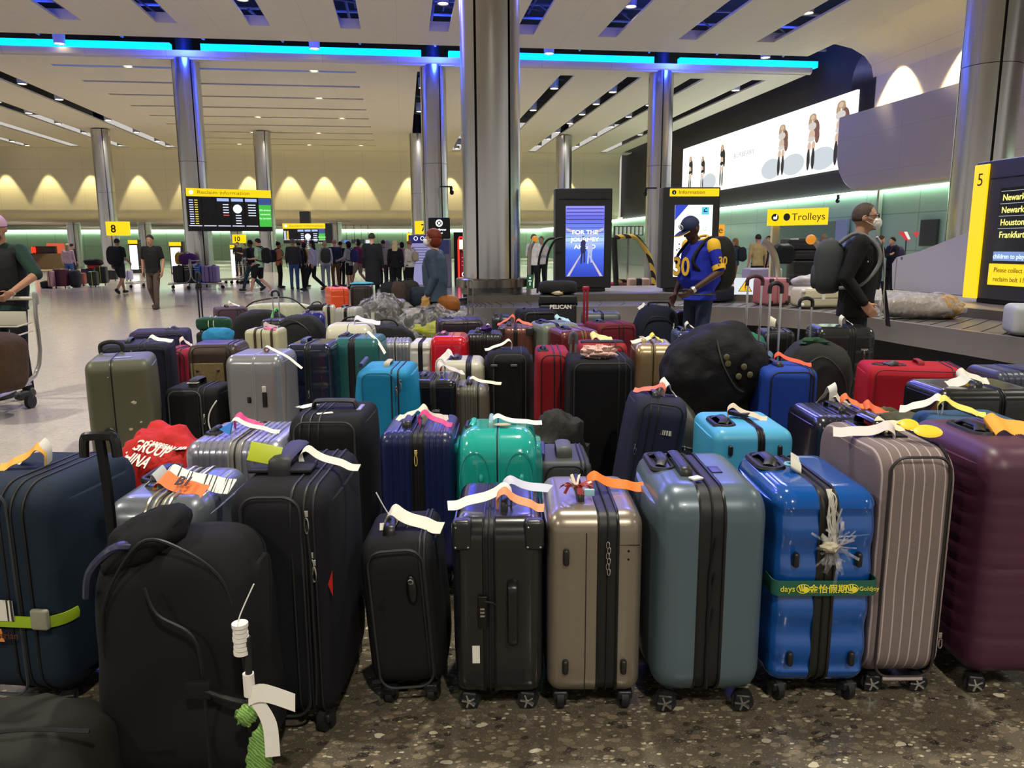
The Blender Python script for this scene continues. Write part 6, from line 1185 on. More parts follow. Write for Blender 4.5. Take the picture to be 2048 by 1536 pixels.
t, hz = wrapped('wrapped_bundle', 'long bundle in crinkled clear plastic lying on the belt near the belt 5 board', 1850, 596, .85, (.52, .2, .165), '9a9088', 13, rot=(0, 0, -.25), base=.59); MB().ell((.3, -.04, hz), (.2, .17, .15), amp=.3, fr=12, seed=4, n=20, m=14).build('tan_end', M('a9803a', .6, 0, 'cloth'), t, smooth=60)
t.location = (PZ(1855, 640, .59).x, PZ(1855, 640, .59).y+.22, .59)
p = onbelt(2046, 676); t = thing('hard_suitcase', 'pale grey suitcase corner on the belt at the right edge', 'suitcase', (p.x+.22, p.y+.25, .59), rad(-20)); MB().box((0, 0, .16), (.4, .5, .3), .06).build('shell', M('a9acae', .4), t); MB().tube([(0, y, z+.16) for y, z in rrect(.502, .302, .06)], .005, n=5, closed=True).build('seam', M('6a6c70', .4), t)
p = onbelt(1440, 605); t = thing('hard_suitcase', 'dark navy suitcase lying on the belt behind the jersey man', 'suitcase', (p.x, p.y+.2, .59), rad(20)); MB().box((0, 0, .14), (.42, .4, .26), .05).build('shell', M('1e2438', .4), t); top_handle(t, .1, -.1, .1, .27, PLAST)
for px, py, z, d, c, lab, yw, nm in ((1512, 556, 0, (.55, .4, .55), '8f8ab0', 'lavender hard suitcase behind the warning sign', 10, 'hard_suitcase'), (1545, 558, 0, (.3, .4, .55), 'b8c4bc', 'pale mint hard suitcase right of the lavender one', 6, 'hard_suitcase'), (1258, 582, 0, (.95, .4, .42), '8c2048', 'magenta suitcase lying at the foot of the striped hoop', 4, 'hard_suitcase'), (1283, 578, 0, (.48, .3, .6), 'b89a90', 'dusty pink case with black centre gap by the striped hoop', 0, 'hard_suitcase')):
    p = PZ(px, 560, .6); Y_ = 18 if px > 1400 else 16.0
    Y_ += .8 if px == 1258 else 0; q = PY(px, 556, Y_); hh = PY(px, 536 if px > 1400 else (564 if px == 1258 else 556), Y_).z
    t = thing(nm, lab, 'suitcase', (q.x, Y_, 0), rad(yw)); 
    if px == 1283:
        MB().box((-.2, 0, hh/2), (.17, d[1], hh), .04).box((.07, 0, hh/2), (.17, d[1], hh), .04).build('shell', M(c, .4), t); MB().box((-.065, 0, hh/2), (.1, d[1]-.03, hh-.02), .01).build('zipper_band', M('121214', .5), t)
    else: MB().box((0, 0, hh/2), (d[0], d[1], hh), .05).build('shell', M(c, .35), t); MB().box((0, 0, hh*.55), (d[0]+.004, d[1]+.004, .015), .002).build('seam', M('3a3a40', .4), t)
p = PZ(1625, 580, ZI); t = thing('white_sack', 'white plastic-wrapped sack on the carousel island behind the cream suitcase', 'bag', (p.x, p.y+.2, ZI)); MB().ell((0, 0, .13), (.3, .2, .13), amp=.25, seed=3, n=24, m=16).build('body', M('c2bebe', .5, 0, 'cloth'), t, smooth=60)
# ================================================================ people
J0 = dict(pel=(0, 0, .96), chest=(0, .01, 1.27), neck=(0, 0, 1.47), head=(0, .025, 1.63),
          shL=(-.185, 0, 1.42), elL=(-.235, -.02, 1.13), wrL=(-.25, .05, .89), shR=(.185, 0, 1.42), elR=(.235, -.02, 1.13), wrR=(.25, .05, .89),
          hipL=(-.09, 0, .93), knL=(-.1, .03, .51), anL=(-.1, -.01, .085), hipR=(.09, 0, .93), knR=(.1, .03, .51), anR=(.1, -.01, .085))
WALK = dict(knL=(-.09, .18, .53), anL=(-.09, .3, .1), knR=(.09, .03, .5), anR=(.09, -.33, .16), elL=(-.22, -.13, 1.16), wrL=(-.2, -.07, .92), elR=(.22, .03, 1.14), wrR=(.22, .24, .98))
PHONE = dict(elL=(-.23, .0, 1.15), wrL=(-.1, .25, 1.2), elR=(.23, .0, 1.15), wrR=(.1, .25, 1.2))
BENDL = dict(wrL=(-.2, .28, 1.05)); PUSH = dict(elL=(-.25, .05, 1.15), wrL=(-.22, .34, 1.05), elR=(.25, .05, 1.15), wrR=(.22, .34, 1.05))
POCK = dict(elR=(.26, -.1, 1.15), wrR=(.22, .04, .95))
def torso(m, J, g=0, top=1.0, bot=0, fat=1.0, zhem=None):
    pel, ch, nk = V(J['pel']), V(J['chest']), V(J['neck'])
    sp = [(pel+V((0, 0, -.09)), .15, .11), (pel, .165, .12), (pel+(ch-pel)*.35, .15*fat**.5, .115*fat), (ch, .175, .125*fat**.6), (ch+(nk-ch)*.55, .175, .115), (nk+V((0, 0, -.03)), .1, .075)]
    if zhem is not None: sp[0] = (pel+V((0, 0, zhem)), .17, .125*max(1, fat**.5))
    n = 20; vs = []
    rings = [(sp[0][0]+V((0, 0, -.0)), .02, .02)]+sp+[(nk, .03, .03)]
    for c, rx, ry in rings:
        gg = g if rx > .05 else 0
        vs += [c+V(((rx+gg)*cos(2*pi*i/n), (ry+gg)*sin(2*pi*i/n), 0)) for i in range(n)]
    m.add(vs, [(k*n+i, k*n+(i+1) % n, (k+1)*n+(i+1) % n, (k+1)*n+i) for k in range(len(rings)-1) for i in range(n)]+[tuple(range(n))[::-1], tuple(range((len(rings)-1)*n, len(rings)*n))])
def limb(m, a, b, r0, r1): m.caps(a, b, r0, r1, n=12)
def remesh(o, vox, sm=2):
    r = o.modifiers.new('skin', 'REMESH'); r.mode = 'VOXEL'; r.voxel_size = vox; r.use_smooth_shade = True
    s = o.modifiers.new('smooth', 'SMOOTH'); s.iterations = sm; s.factor = .5
def fingers(m, wr, el, curl=.4, side=1, palmn=None):
    d = (V(wr)-V(el)).normalized(); fwd = V((0, 1, 0)); fwd = (fwd-d*fwd.dot(d)).normalized(); nrm = d.cross(fwd)*side   # palm plane spanned by d and fwd
    w = V(wr); pc = w+d*.05
    for k in range(5): m.caps(w+d*.01+fwd*(-.026+.013*k), w+d*.085+fwd*(-.03+.015*k), .015, .012, n=8)
    inn = -nrm
    for k, L_ in enumerate((.062, .074, .07, .056)):
        b = w+d*.088+fwd*(.032-.0205*k); c = b+(d*cos(curl)+inn*sin(curl))*L_*.55; e_ = c+(d*cos(curl*2.1)+inn*sin(curl*2.1))*L_*.5
        m.caps(b, c, .0085, .008, n=8); m.caps(c, e_, .008, .0068, n=8)
    b = w+d*.03+fwd*.034; c = b+(d*.6+fwd*.75+inn*.25).normalized()*.036; e_ = c+(d*.85+fwd*.25+inn*.35).normalized()*.03
    m.caps(b, c, .011, .0095, n=8); m.caps(c, e_, .0095, .008, n=8)
SK = {'l': 'c79a80', 'm': 'a87a5e', 'd': '4a3024', 't': 'b08468'}
PPL = []
def person(label, px, py=None, H=1.72, yaw=180, pose=None, skin='l', hair='2a1f1a', top='222222', bottom='22262e', shoes='1a1a1a', sleeve=1, legs=1, hairst='short', Y=None, vox=.016, fat=1.0, hd=(0, 0), extra=None, coat=0, topkind='cloth', group=None, yfeet=None, skirt=None):
    if Y is None: p = PZ(px, py, 0)
    else: p = PY(px, 600, Y); p.z = 0
    for q_ in PPL:
        k_ = 0
        while (V((p.x, p.y))-q_).length < .52 and k_ < 12: p = V((p.x*1.012, p.y*1.012, 0)); k_ += 1
    PPL.append(V((p.x, p.y)))
    s = H/1.755
    J = dict(J0); J.update(pose or {}); t = thing('person', label, 'person', p, rad(yaw), group=group); t.scale = (s, s, s)
    hdir = Euler((rad(hd[1]), 0, rad(hd[0]))).to_matrix(); hc = V(J['head']); nk = V(J['neck'])
    hc = nk+V((0, .015, .035))+hdir@V((0, .012, .12))
    sm_ = M(SK[skin], .55)
    m = MB(); torso(m, J, -.012, fat=fat)
    m.caps(nk-V((0, 0, .04)), hc-V((0, .02, .06)), .056, .052)
    def hl(v): return hc+hdir@V(v)
    m.ell(hl((0, -.008, .015)), (.075, .093, .098), R=hdir, n=20, m=14).ell(hl((0, .022, -.035)), (.056, .068, .078), R=hdir, n=18, m=12)
    m.caps(hl((0, .085, .008)), hl((0, .104, -.022)), .008, .013, n=8)
    for sx in (-1, 1): m.ell(hl((sx*.076, -.008, -.005)), (.012, .022, .032), R=hdir, n=10, m=8); m.ell(hl((sx*.028, .073, .028)), (.022, .012, .008), R=hdir, n=8, m=6)
    m.ell(hl((0, .083, -.052)), (.024, .01, .007), R=hdir, n=8, m=6); m.ell(hl((0, .075, -.085)), (.024, .018, .018), R=hdir, n=8, m=6)
    for a in 'LR':
        sh, el, wr = V(J['sh'+a]), V(J['el'+a]), V(J['wr'+a]); limb(m, sh, el, .05, .041); limb(m, el, wr, .041, .026)
        fingers(m, wr, el, side=1 if a == 'R' else -1, curl=(pose or {}).get('curl', .45))
        hp, kn, an = V(J['hip'+a]), V(J['kn'+a]), V(J['an'+a]); limb(m, hp, kn, .078, .053); limb(m, kn, kn+(an-kn)*.35, .053, .054); limb(m, kn+(an-kn)*.35, an, .054, .036)
        m.caps(an+V((0, -.02, -.04)), an+V((0, .13, -.055)), .032, .026, n=8)
    b = m.build('body', sm_, t); remesh(b, min(vox, .011) if vox < .014 else vox, 1)
    # shirt
    g = .014+.008*coat; m = MB(); torso(m, J, g, fat=fat, zhem=-.1-.0*coat if not coat else -.1-.35*(coat-1)-.05)
    if coat > 1:
        pl_ = V(J['pel'])
        for k in range(4): m.ell(pl_+V((0, 0, -.08-.1*k)), (.19+.005*k, .15, .1), n=16, m=10)
    if pose and 'collar' in pose: pass
    for a in 'LR':
        sh, el, wr = V(J['sh'+a]), V(J['el'+a]), V(J['wr'+a]); m.caps(nk+V((0, -.01, -.035)), sh+V((0, -.005, .0)), .055, .062)
        if sleeve > 0: limb(m, sh, sh+(el-sh)*min(1, sleeve*2 if sleeve < .5 else 1), .068+.004*coat, .056+.004*coat)
        if sleeve >= 1: limb(m, el, el+(wr-el)*.93, .054+.004*coat, .037+.004*coat)
    m.caps(nk-V((.05, 0, .03)), nk-V((-.05, 0, .03)), .06, .06)
    so = m.build('jacket' if coat else 'shirt', M(top, .8, 0, topkind), t); remesh(so, vox, 2)
    # trousers or shorts
    m = MB(); pl_ = V(J['pel']); m.ell(pl_+V((0, 0, -.05)), (.172, .128*max(1, fat**.4), .12), n=18, m=12)
    for a in 'LR':
        hp, kn, an = V(J['hip'+a]), V(J['kn'+a]), V(J['an'+a])
        if legs >= 1: limb(m, hp, kn, .094, .068); limb(m, kn, an+(kn-an)*.04, .066, .055)
        else: limb(m, hp, hp+(kn-hp)*.85, .1, .085)
    remesh(m.build('trousers' if legs >= 1 else 'shorts', M(bottom, .85, 0, 'cloth'), t), vox, 2)
    for a in 'LR':
        an = V(J['an'+a]); kn = V(J['kn'+a]); zz = an.z-.085; pit = rad(-35) if zz > .04 else 0
        R = Matrix.Rotation(pit, 3, 'X'); m = MB(); m.ell(an+R@V((0, .05, -.04)), (.045, .135, .045), R=R, e=.7, n=14, m=8); m.caps(an+V((0, -.0, -.03)), an+V((0, 0, .0)), .042, .042, n=10)
        m.v = [V((v.x, v.y, max(v.z, .002))) for v in m.v]; m.build('shoe', M(shoes, .5), t, smooth=60)
    HM = M(hair, .6, 0, 'cloth'); 
    def capmesh(grow, front, low):     # scalp hair
        mm = MB(); mm.ell((0, 0, 0), (.083+grow, .1+grow, .106+grow), n=22, m=16)
        out = []
        for v in mm.v:
            q = V(v)
            lim = low if q.y < .02 else low+(q.y-.02)*front
            if q.z < lim: q = V((q.x*.86, min(q.y, .05)*.84, max(q.z, lim-.01))) 
            out.append(hl(q+V((0, -.012, .02))))
        mm.v = out; return mm
    if hairst == 'short': capmesh(.002, 1.15, -.03).build('hair', HM, t, smooth=70)
    elif hairst == 'bald': capmesh(-.001, 2.3, -.045).build('hair', HM, t, smooth=70)
    elif hairst == 'bob': 
        mm = capmesh(.014, .9, -.02); mm.ell(hl((0, -.035, -.015)), (.092, .082, .115), R=hdir, n=20, m=14); mm.build('hair', HM, t, smooth=70)
    elif hairst == 'long':
        mm = capmesh(.01, 1.0, -.02); mm.ell(hl((0, -.065, -.1)), (.095, .06, .19), R=hdir, n=18, m=14, amp=.12, seed=5); mm.ell(hl((0, -.085, -.24)), (.1, .045, .16), n=16, m=12, amp=.15, seed=7); mm.build('hair', HM, t, smooth=70)
    elif hairst == 'bun': mm = capmesh(.006, 1.0, -.02); mm.ell(hl((0, -.06, .11)), (.045, .045, .04), n=12, m=8); mm.build('hair', HM, t, smooth=70)
    elif hairst == 'cap' or hairst == 'hood':
        c_ = M(extra.get('cap', '14203c'), .7); mm = MB(); mm.ell((0, 0, 0), (.088, .106, .105), n=24, m=16)
        mm.v = [hl(V((v.x, v.y-.006, max(v.z, -.01)))+V((0, 0, .035))) for v in mm.v]; cp = mm.build('cap', c_, t, smooth=60)
        if hairst == 'cap':
            mm = MB(); P = [(.075*cos(rad(a)), .06+.13*sin(rad(a)), -.015*abs(cos(rad(a)))) for a in range(0, 181, 20)]; mm.poly([hl(V(q)+V((0, .02, .042))) for q in P], hdir@V((0, 0, -.008))); mm.build('cap_peak', c_, cp)
            if extra.get('peak'): MB().tube([hl(V((.076*cos(rad(a)), .06+.132*sin(rad(a)), -.015*abs(cos(rad(a)))))+V((0, .02, .036))) for a in range(0, 181, 20)], .005, n=6).build('peak_edge', M(extra['peak'], .6), cp)
    if vox < .014:
        for sx in (-1, 1):
            e_ = MB().ell(hl((sx*.03, .083, .016)), (.0125, .006, .007), R=hdir, n=12, m=8).build('eye', M('e8e4dc', .2), t); MB().ell(hl((sx*.03, .0885, .016)), (.005, .002, .005), R=hdir, n=10, m=6).build('iris', M('1c120c', .1), e_)
            MB().caps(hl((sx*.016, .092, .035)), hl((sx*.046, .082, .034)), .004, .003, n=6).build('eyebrow', M(hair if hair != 'none' else '1a1412', .7), t)
        MB().ell(hl((0, .0915, -.052)), (.02, .005, .0045), R=hdir, n=12, m=6).build('lips', M('8a5548' if skin != 'd' else '4a2622', .5), t)
    ex = extra or {}
    if 'pack' in ex:
        c_ = V(J['chest'])+V((0, -.24, -.05)); sz = ex.get('psize', 1); pm = M(ex['pack'], .75, 0, 'fabric'); q = MB().ell(c_, (.155*sz, .13*sz, .24*sz), e=.65, n=22, m=16, amp=.05).build('backpack', pm, t, smooth=60)
        MB().ell(c_+V((0, -.1*sz, -.08)), (.11*sz, .05*sz, .11*sz), e=.6, n=16, m=10).build('pack_pocket', pm, q, smooth=60)
        for sx in (-1, 1): MB().tube(crom([(sx*.1, -.16, 1.42), (sx*.12, -.03, 1.5), (sx*.125, .11, 1.4), (sx*.13, .13*max(1, fat**.6), 1.25), (sx*.16, .02, 1.08), (sx*.13, -.14, 1.05)], 4), (.022, .008), n=8, flat=V((1, 0, 0)) if False else None).build('strap', M(ex.get('pstrap', ex['pack']), .7, 0, 'fabric'), q) if False else MB().tube(crom([(sx*.1, -.16, 1.42), (sx*.12, -.03, 1.5), (sx*.125, .12, 1.4), (sx*.13, .14*max(1, fat**.6), 1.25), (sx*.17, .02, 1.08), (sx*.13, -.14, 1.05)], 4), .016, n=8).build('strap', M(ex.get('pstrap', ex['pack']), .7, 0, 'fabric'), q)
    if 'mask' in ex:
        q = MB().ell(hl((0, .078, -.045)), (.05, .05, .052), R=hdir, n=18, m=12).build('face_mask', M('e4e4e0', .6), t, smooth=60)
        for sx in (-1, 1): MB().tube([hl((sx*.045, .085, -.03)), hl((sx*.07, .045, -.01)), hl((sx*.082, .0, .01))], .0025, n=5).tube([hl((sx*.04, .075, -.07)), hl((sx*.07, .03, -.045)), hl((sx*.082, -.01, -.02))], .0025, n=5).build('ear_loop', M('e4e4e0', .6), q)
    if 'glasses' in ex:
        mm = MB()
        for sx in (-1, 1):
            mm.tube([hl((sx*.032+.023*cos(a*pi/6), .1, .014+.017*sin(a*pi/6))) for a in range(12)], .003, n=5, closed=True); mm.tube([hl((sx*.055, .098, .018)), hl((sx*.082, .03, .015)), hl((sx*.084, -.01, .01))], .003, n=5)
        mm.build('glasses', M('2a1a12', .3), t)
    if 'headphones' in ex: MB().tube([hl((.1*cos(rad(a)), -.01, .01+.12*sin(rad(a)))) for a in range(0, 181, 20)], .008, n=6).cyl(hl((.085, -.01, 0)), hl((.11, -.01, 0)), .03).cyl(hl((-.085, -.01, 0)), hl((-.11, -.01, 0)), .03).build('headphones', M('e6e4e0', .4), t)
    t['hc'] = tuple(hc)
    return t
# ---- near figures
NP = .009
# man in jersey, facing left and looking down
jp = dict(elR=(.25, -.02, 1.13), wrR=(.2, .23, 1.0), elL=(-.25, .02, 1.15), wrL=(-.17, .26, .98), chest=(0, .03, 1.27), curl=.7)
jp = dict(elR=(.24, .0, 1.14), wrR=(.24, .12, .9), elL=(-.3, -.0, 1.16), wrL=(-.2, .27, .97), curl=.6, neck=(0, .05, 1.45))
t = person('person in blue and yellow number 30 jersey and navy cap looking down, black backpack', 1397, H=1.86, yaw=118, pose=jp, skin='d', hair='1a1412', top='1c2aa0', bottom='232d42', sleeve=.45, Y=8.6, vox=NP, fat=1.9, hd=(0, -30), hairst='cap', extra=dict(cap='17224a', peak='e0b83a', pack='15160f', psize=1.2), topkind='cloth')
JER = t
hc = V(t['hc']); YM = M('e8b820', .6); hdm = Euler((rad(-26), 0, 0)).to_matrix()
q = MB().tube([hc+hdm@V((.028*cos(a*pi/8), .113-.0*abs(cos(a*pi/8)), .075+.028*sin(a*pi/8))) for a in range(16)], .005, n=6, closed=True).build('cap_badge', M('e4e2dc', .6), t); MB().ell(hc+hdm@V((0, .108, .075)), (.02, .008, .02), R=hdm).build('badge_centre', M('8f98b0', .5), q)
def numeral(s, loc, rot, sz, par): 
    text(s, sz, M('1a2480', .7), par, loc, rot=rot, name='number_edge', ax='CENTER', bold=.045, ext=.002); d = Euler(rot).to_matrix()@V((0, 0, .003)); text(s, sz, YM, par, tuple(V(loc)+d), rot=rot, name='number', ax='CENTER', bold=.02, ext=.002)
numeral('30', (0, .245, 1.12), (rad(90), 0, rad(180)), .26, t)
for sx in (-1, 1):
    sh, el = V(J0['sh'+('R' if sx > 0 else 'L')]), V(jp['el'+('R' if sx > 0 else 'L')]); ax_ = (el-sh)
    MB().caps(sh+ax_*.03+V((sx*.004, 0, .012)), sh+ax_*.14, .0695, .0705, n=20).build('yellow_shoulder_band', YM, t); 
    MB().cyl(sh+ax_*.78, sh+ax_*.95, .0685, .066, n=24).build('yellow_sleeve_band', YM, t)
numeral('30', (-.332, -.0, 1.225), (rad(90), rad(0), rad(-90)), .12, t)
MB().tube([(.085*cos(a*pi/10), .01+.075*sin(a*pi/10), 1.49-.03*sin(a*pi/10)) for a in range(20)], .014, n=8, closed=True).build('yellow_collar', YM, t)
wl = V(jp['wrL']); ew = V(jp['elL']); d = (wl-ew).normalized(); MB().cyl(wl-d*.035, wl-d*.005, .034, n=16).build('wrist_watch', M('d8d6cc', .3, .6), t)
MB().tube([(.175*cos(a*pi/12), .0+.15*sin(a*pi/12), .92) for a in range(24)], .012, n=6, closed=True).build('belt', M('17171a', .5), t)
# man with mask, backpack and open black jacket, facing right
mp_ = dict(POCK); mp_ = dict(elR=(.25, -.1, 1.14), wrR=(.23, .06, .93), elL=(-.24, -.08, 1.13), wrL=(-.22, .05, .92))
t = person('person in black jacket, white mask and grey backpack by the belt', 1712, H=1.88, yaw=-112, pose=mp_, skin='t', hair='4a4038', top='141414', bottom='14151d', sleeve=1, Y=7.0, vox=NP, fat=1.1, coat=1, hairst='bald', extra=dict(pack='3f4243', pstrap='707374', psize=.95, mask=1, glasses=1))
MB().poly([(-.05, .165, 1.43), (.05, .165, 1.43), (.012, .19, 1.2), (-.012, .19, 1.2)], (0, .004, 0)).build('blue_shirt_front', M('5a6a86', .7), t); MB().tube([(-.055, .12, 1.47), (-.03, .155, 1.42), (0, .17, 1.37), (.03, .155, 1.42), (.055, .12, 1.47)], .01, n=6).build('shirt_collar', M('c8ccd6', .6), t)
MB().tube(crom([(.04, .17, 1.4), (.03, .2, 1.2), (.05, .2, .95), (.08, .19, .82)], 5), .0045, n=6).tube(crom([(-.04, .17, 1.4), (-.03, .2, 1.2), (-.08, .22, .95), (-.1, .24, .78)], 5), .0045, n=6).build('jacket_zipper', M('c8c4b8', .3, .8), t)
for x, z in ((.09, 1.27), (.2, 1.27), (-.09, 1.27)): MB().ell((x, .165 if abs(x) < .15 else .06, z), (.009, .006, .009), n=8, m=6).build('press_stud', M('dcdad2', .3, .5), t)
MB().ribbon(crom([(-.11, .2, 1.1), (-.14, .24, .9), (-.12, .27, .72)], 5), .09, (1, .3, 0), .006).build('open_jacket_side', M('17171a', .8, 0, 'cloth'), t)
# red haired woman
t = person('person with red bob hair and white mask in a denim jacket walking left', 872, H=1.73, yaw=78, pose=dict(WALK, elR=(.2, -.05, 1.14), wrR=(.2, .0, .9), elL=(-.2, -.05, 1.14), wrL=(-.2, .05, .9)), skin='l', hair='6a2a14', top='3a4a5a', bottom='1c2430', sleeve=1, fat=1.25, Y=10.1, vox=.011, coat=1, hairst='bob', extra=dict(mask=1))
q = MB().ell((-.1, -.2, .78), (.1, .16, .12), e=.8, amp=.1, n=20, m=14).build('tan_handbag', M('8a5220', .5, 0, 'cloth'), t, smooth=60); MB().ell((-.27, .06, .8), (.04, .06, .07), amp=.5, fr=10, seed=4).build('patterned_scarf', M('b08a4a', .8, 0, 'cloth'), t)
# trolley pusher at the left edge
tp = dict(elR=(.25, .06, 1.16), wrR=(.22, .36, 1.03), elL=(-.38, .08, 1.2), wrL=(-.31, .36, 1.04), curl=1.0)
t = person('person in dark vest and pink cap pushing a trolley at the left edge', 14, H=1.84, yaw=176, pose=tp, skin='m', hair='1a1412', top='1c332c', bottom='16171b', sleeve=.5, Y=7.75, vox=NP, fat=1.35, hd=(20, -5), hairst='hood', extra=dict(cap='c9a0b8'))
m = MB(); torso(m, dict(J0), .03, fat=1.4); 
for a in (-1, 1): m.ell((a*.16, 0, 1.4), (.075, .09, .07))
q = m.build('vest', M('17181b', .75, 0, 'cloth'), t); remesh(q, .014, 2); MB().tube([(0, .2, 1.4), (0, .215, 1.15), (0, .2, .92)], .004, n=5).build('vest_zipper', CHROME, t); MB().ell(V(t['hc'])+V((0, .05, -.07)), (.062, .05, .05), n=16, m=10).build('beard', M('14100e', .9, 0, 'cloth'), t, smooth=60)
wr = V(tp['wrL']); MB().cyl(wr-V((0, .03, -.01)), wr-V((0, .01, 0)), .032, n=14).build('bracelet', M('c8c0a8', .3, .6), t)
# walking man in black t-shirt
t = person('person in black t-shirt and brown trousers walking towards the camera', 313, 618, H=1.82, yaw=176, pose=dict(WALK, knL=(-.1, .1, .5), anL=(-.1, .14, .085), knR=(.1, .02, .5), anR=(.1, -.2, .1), elL=(-.25, -.03, 1.13), wrL=(-.26, .08, .88), elR=(.26, -.05, 1.13), wrR=(.25, .0, .87)), hair='2c2420', skin='t', top='18181b', bottom='53463f', shoes='3a2c24', sleeve=.35, vox=.012, fat=1.15, hd=(10, -8))
MB().cyl((-.26, .06, .93), (-.26, .07, .9), .032, n=12).build('wrist_watch', M('c8a860', .3, .6), t)
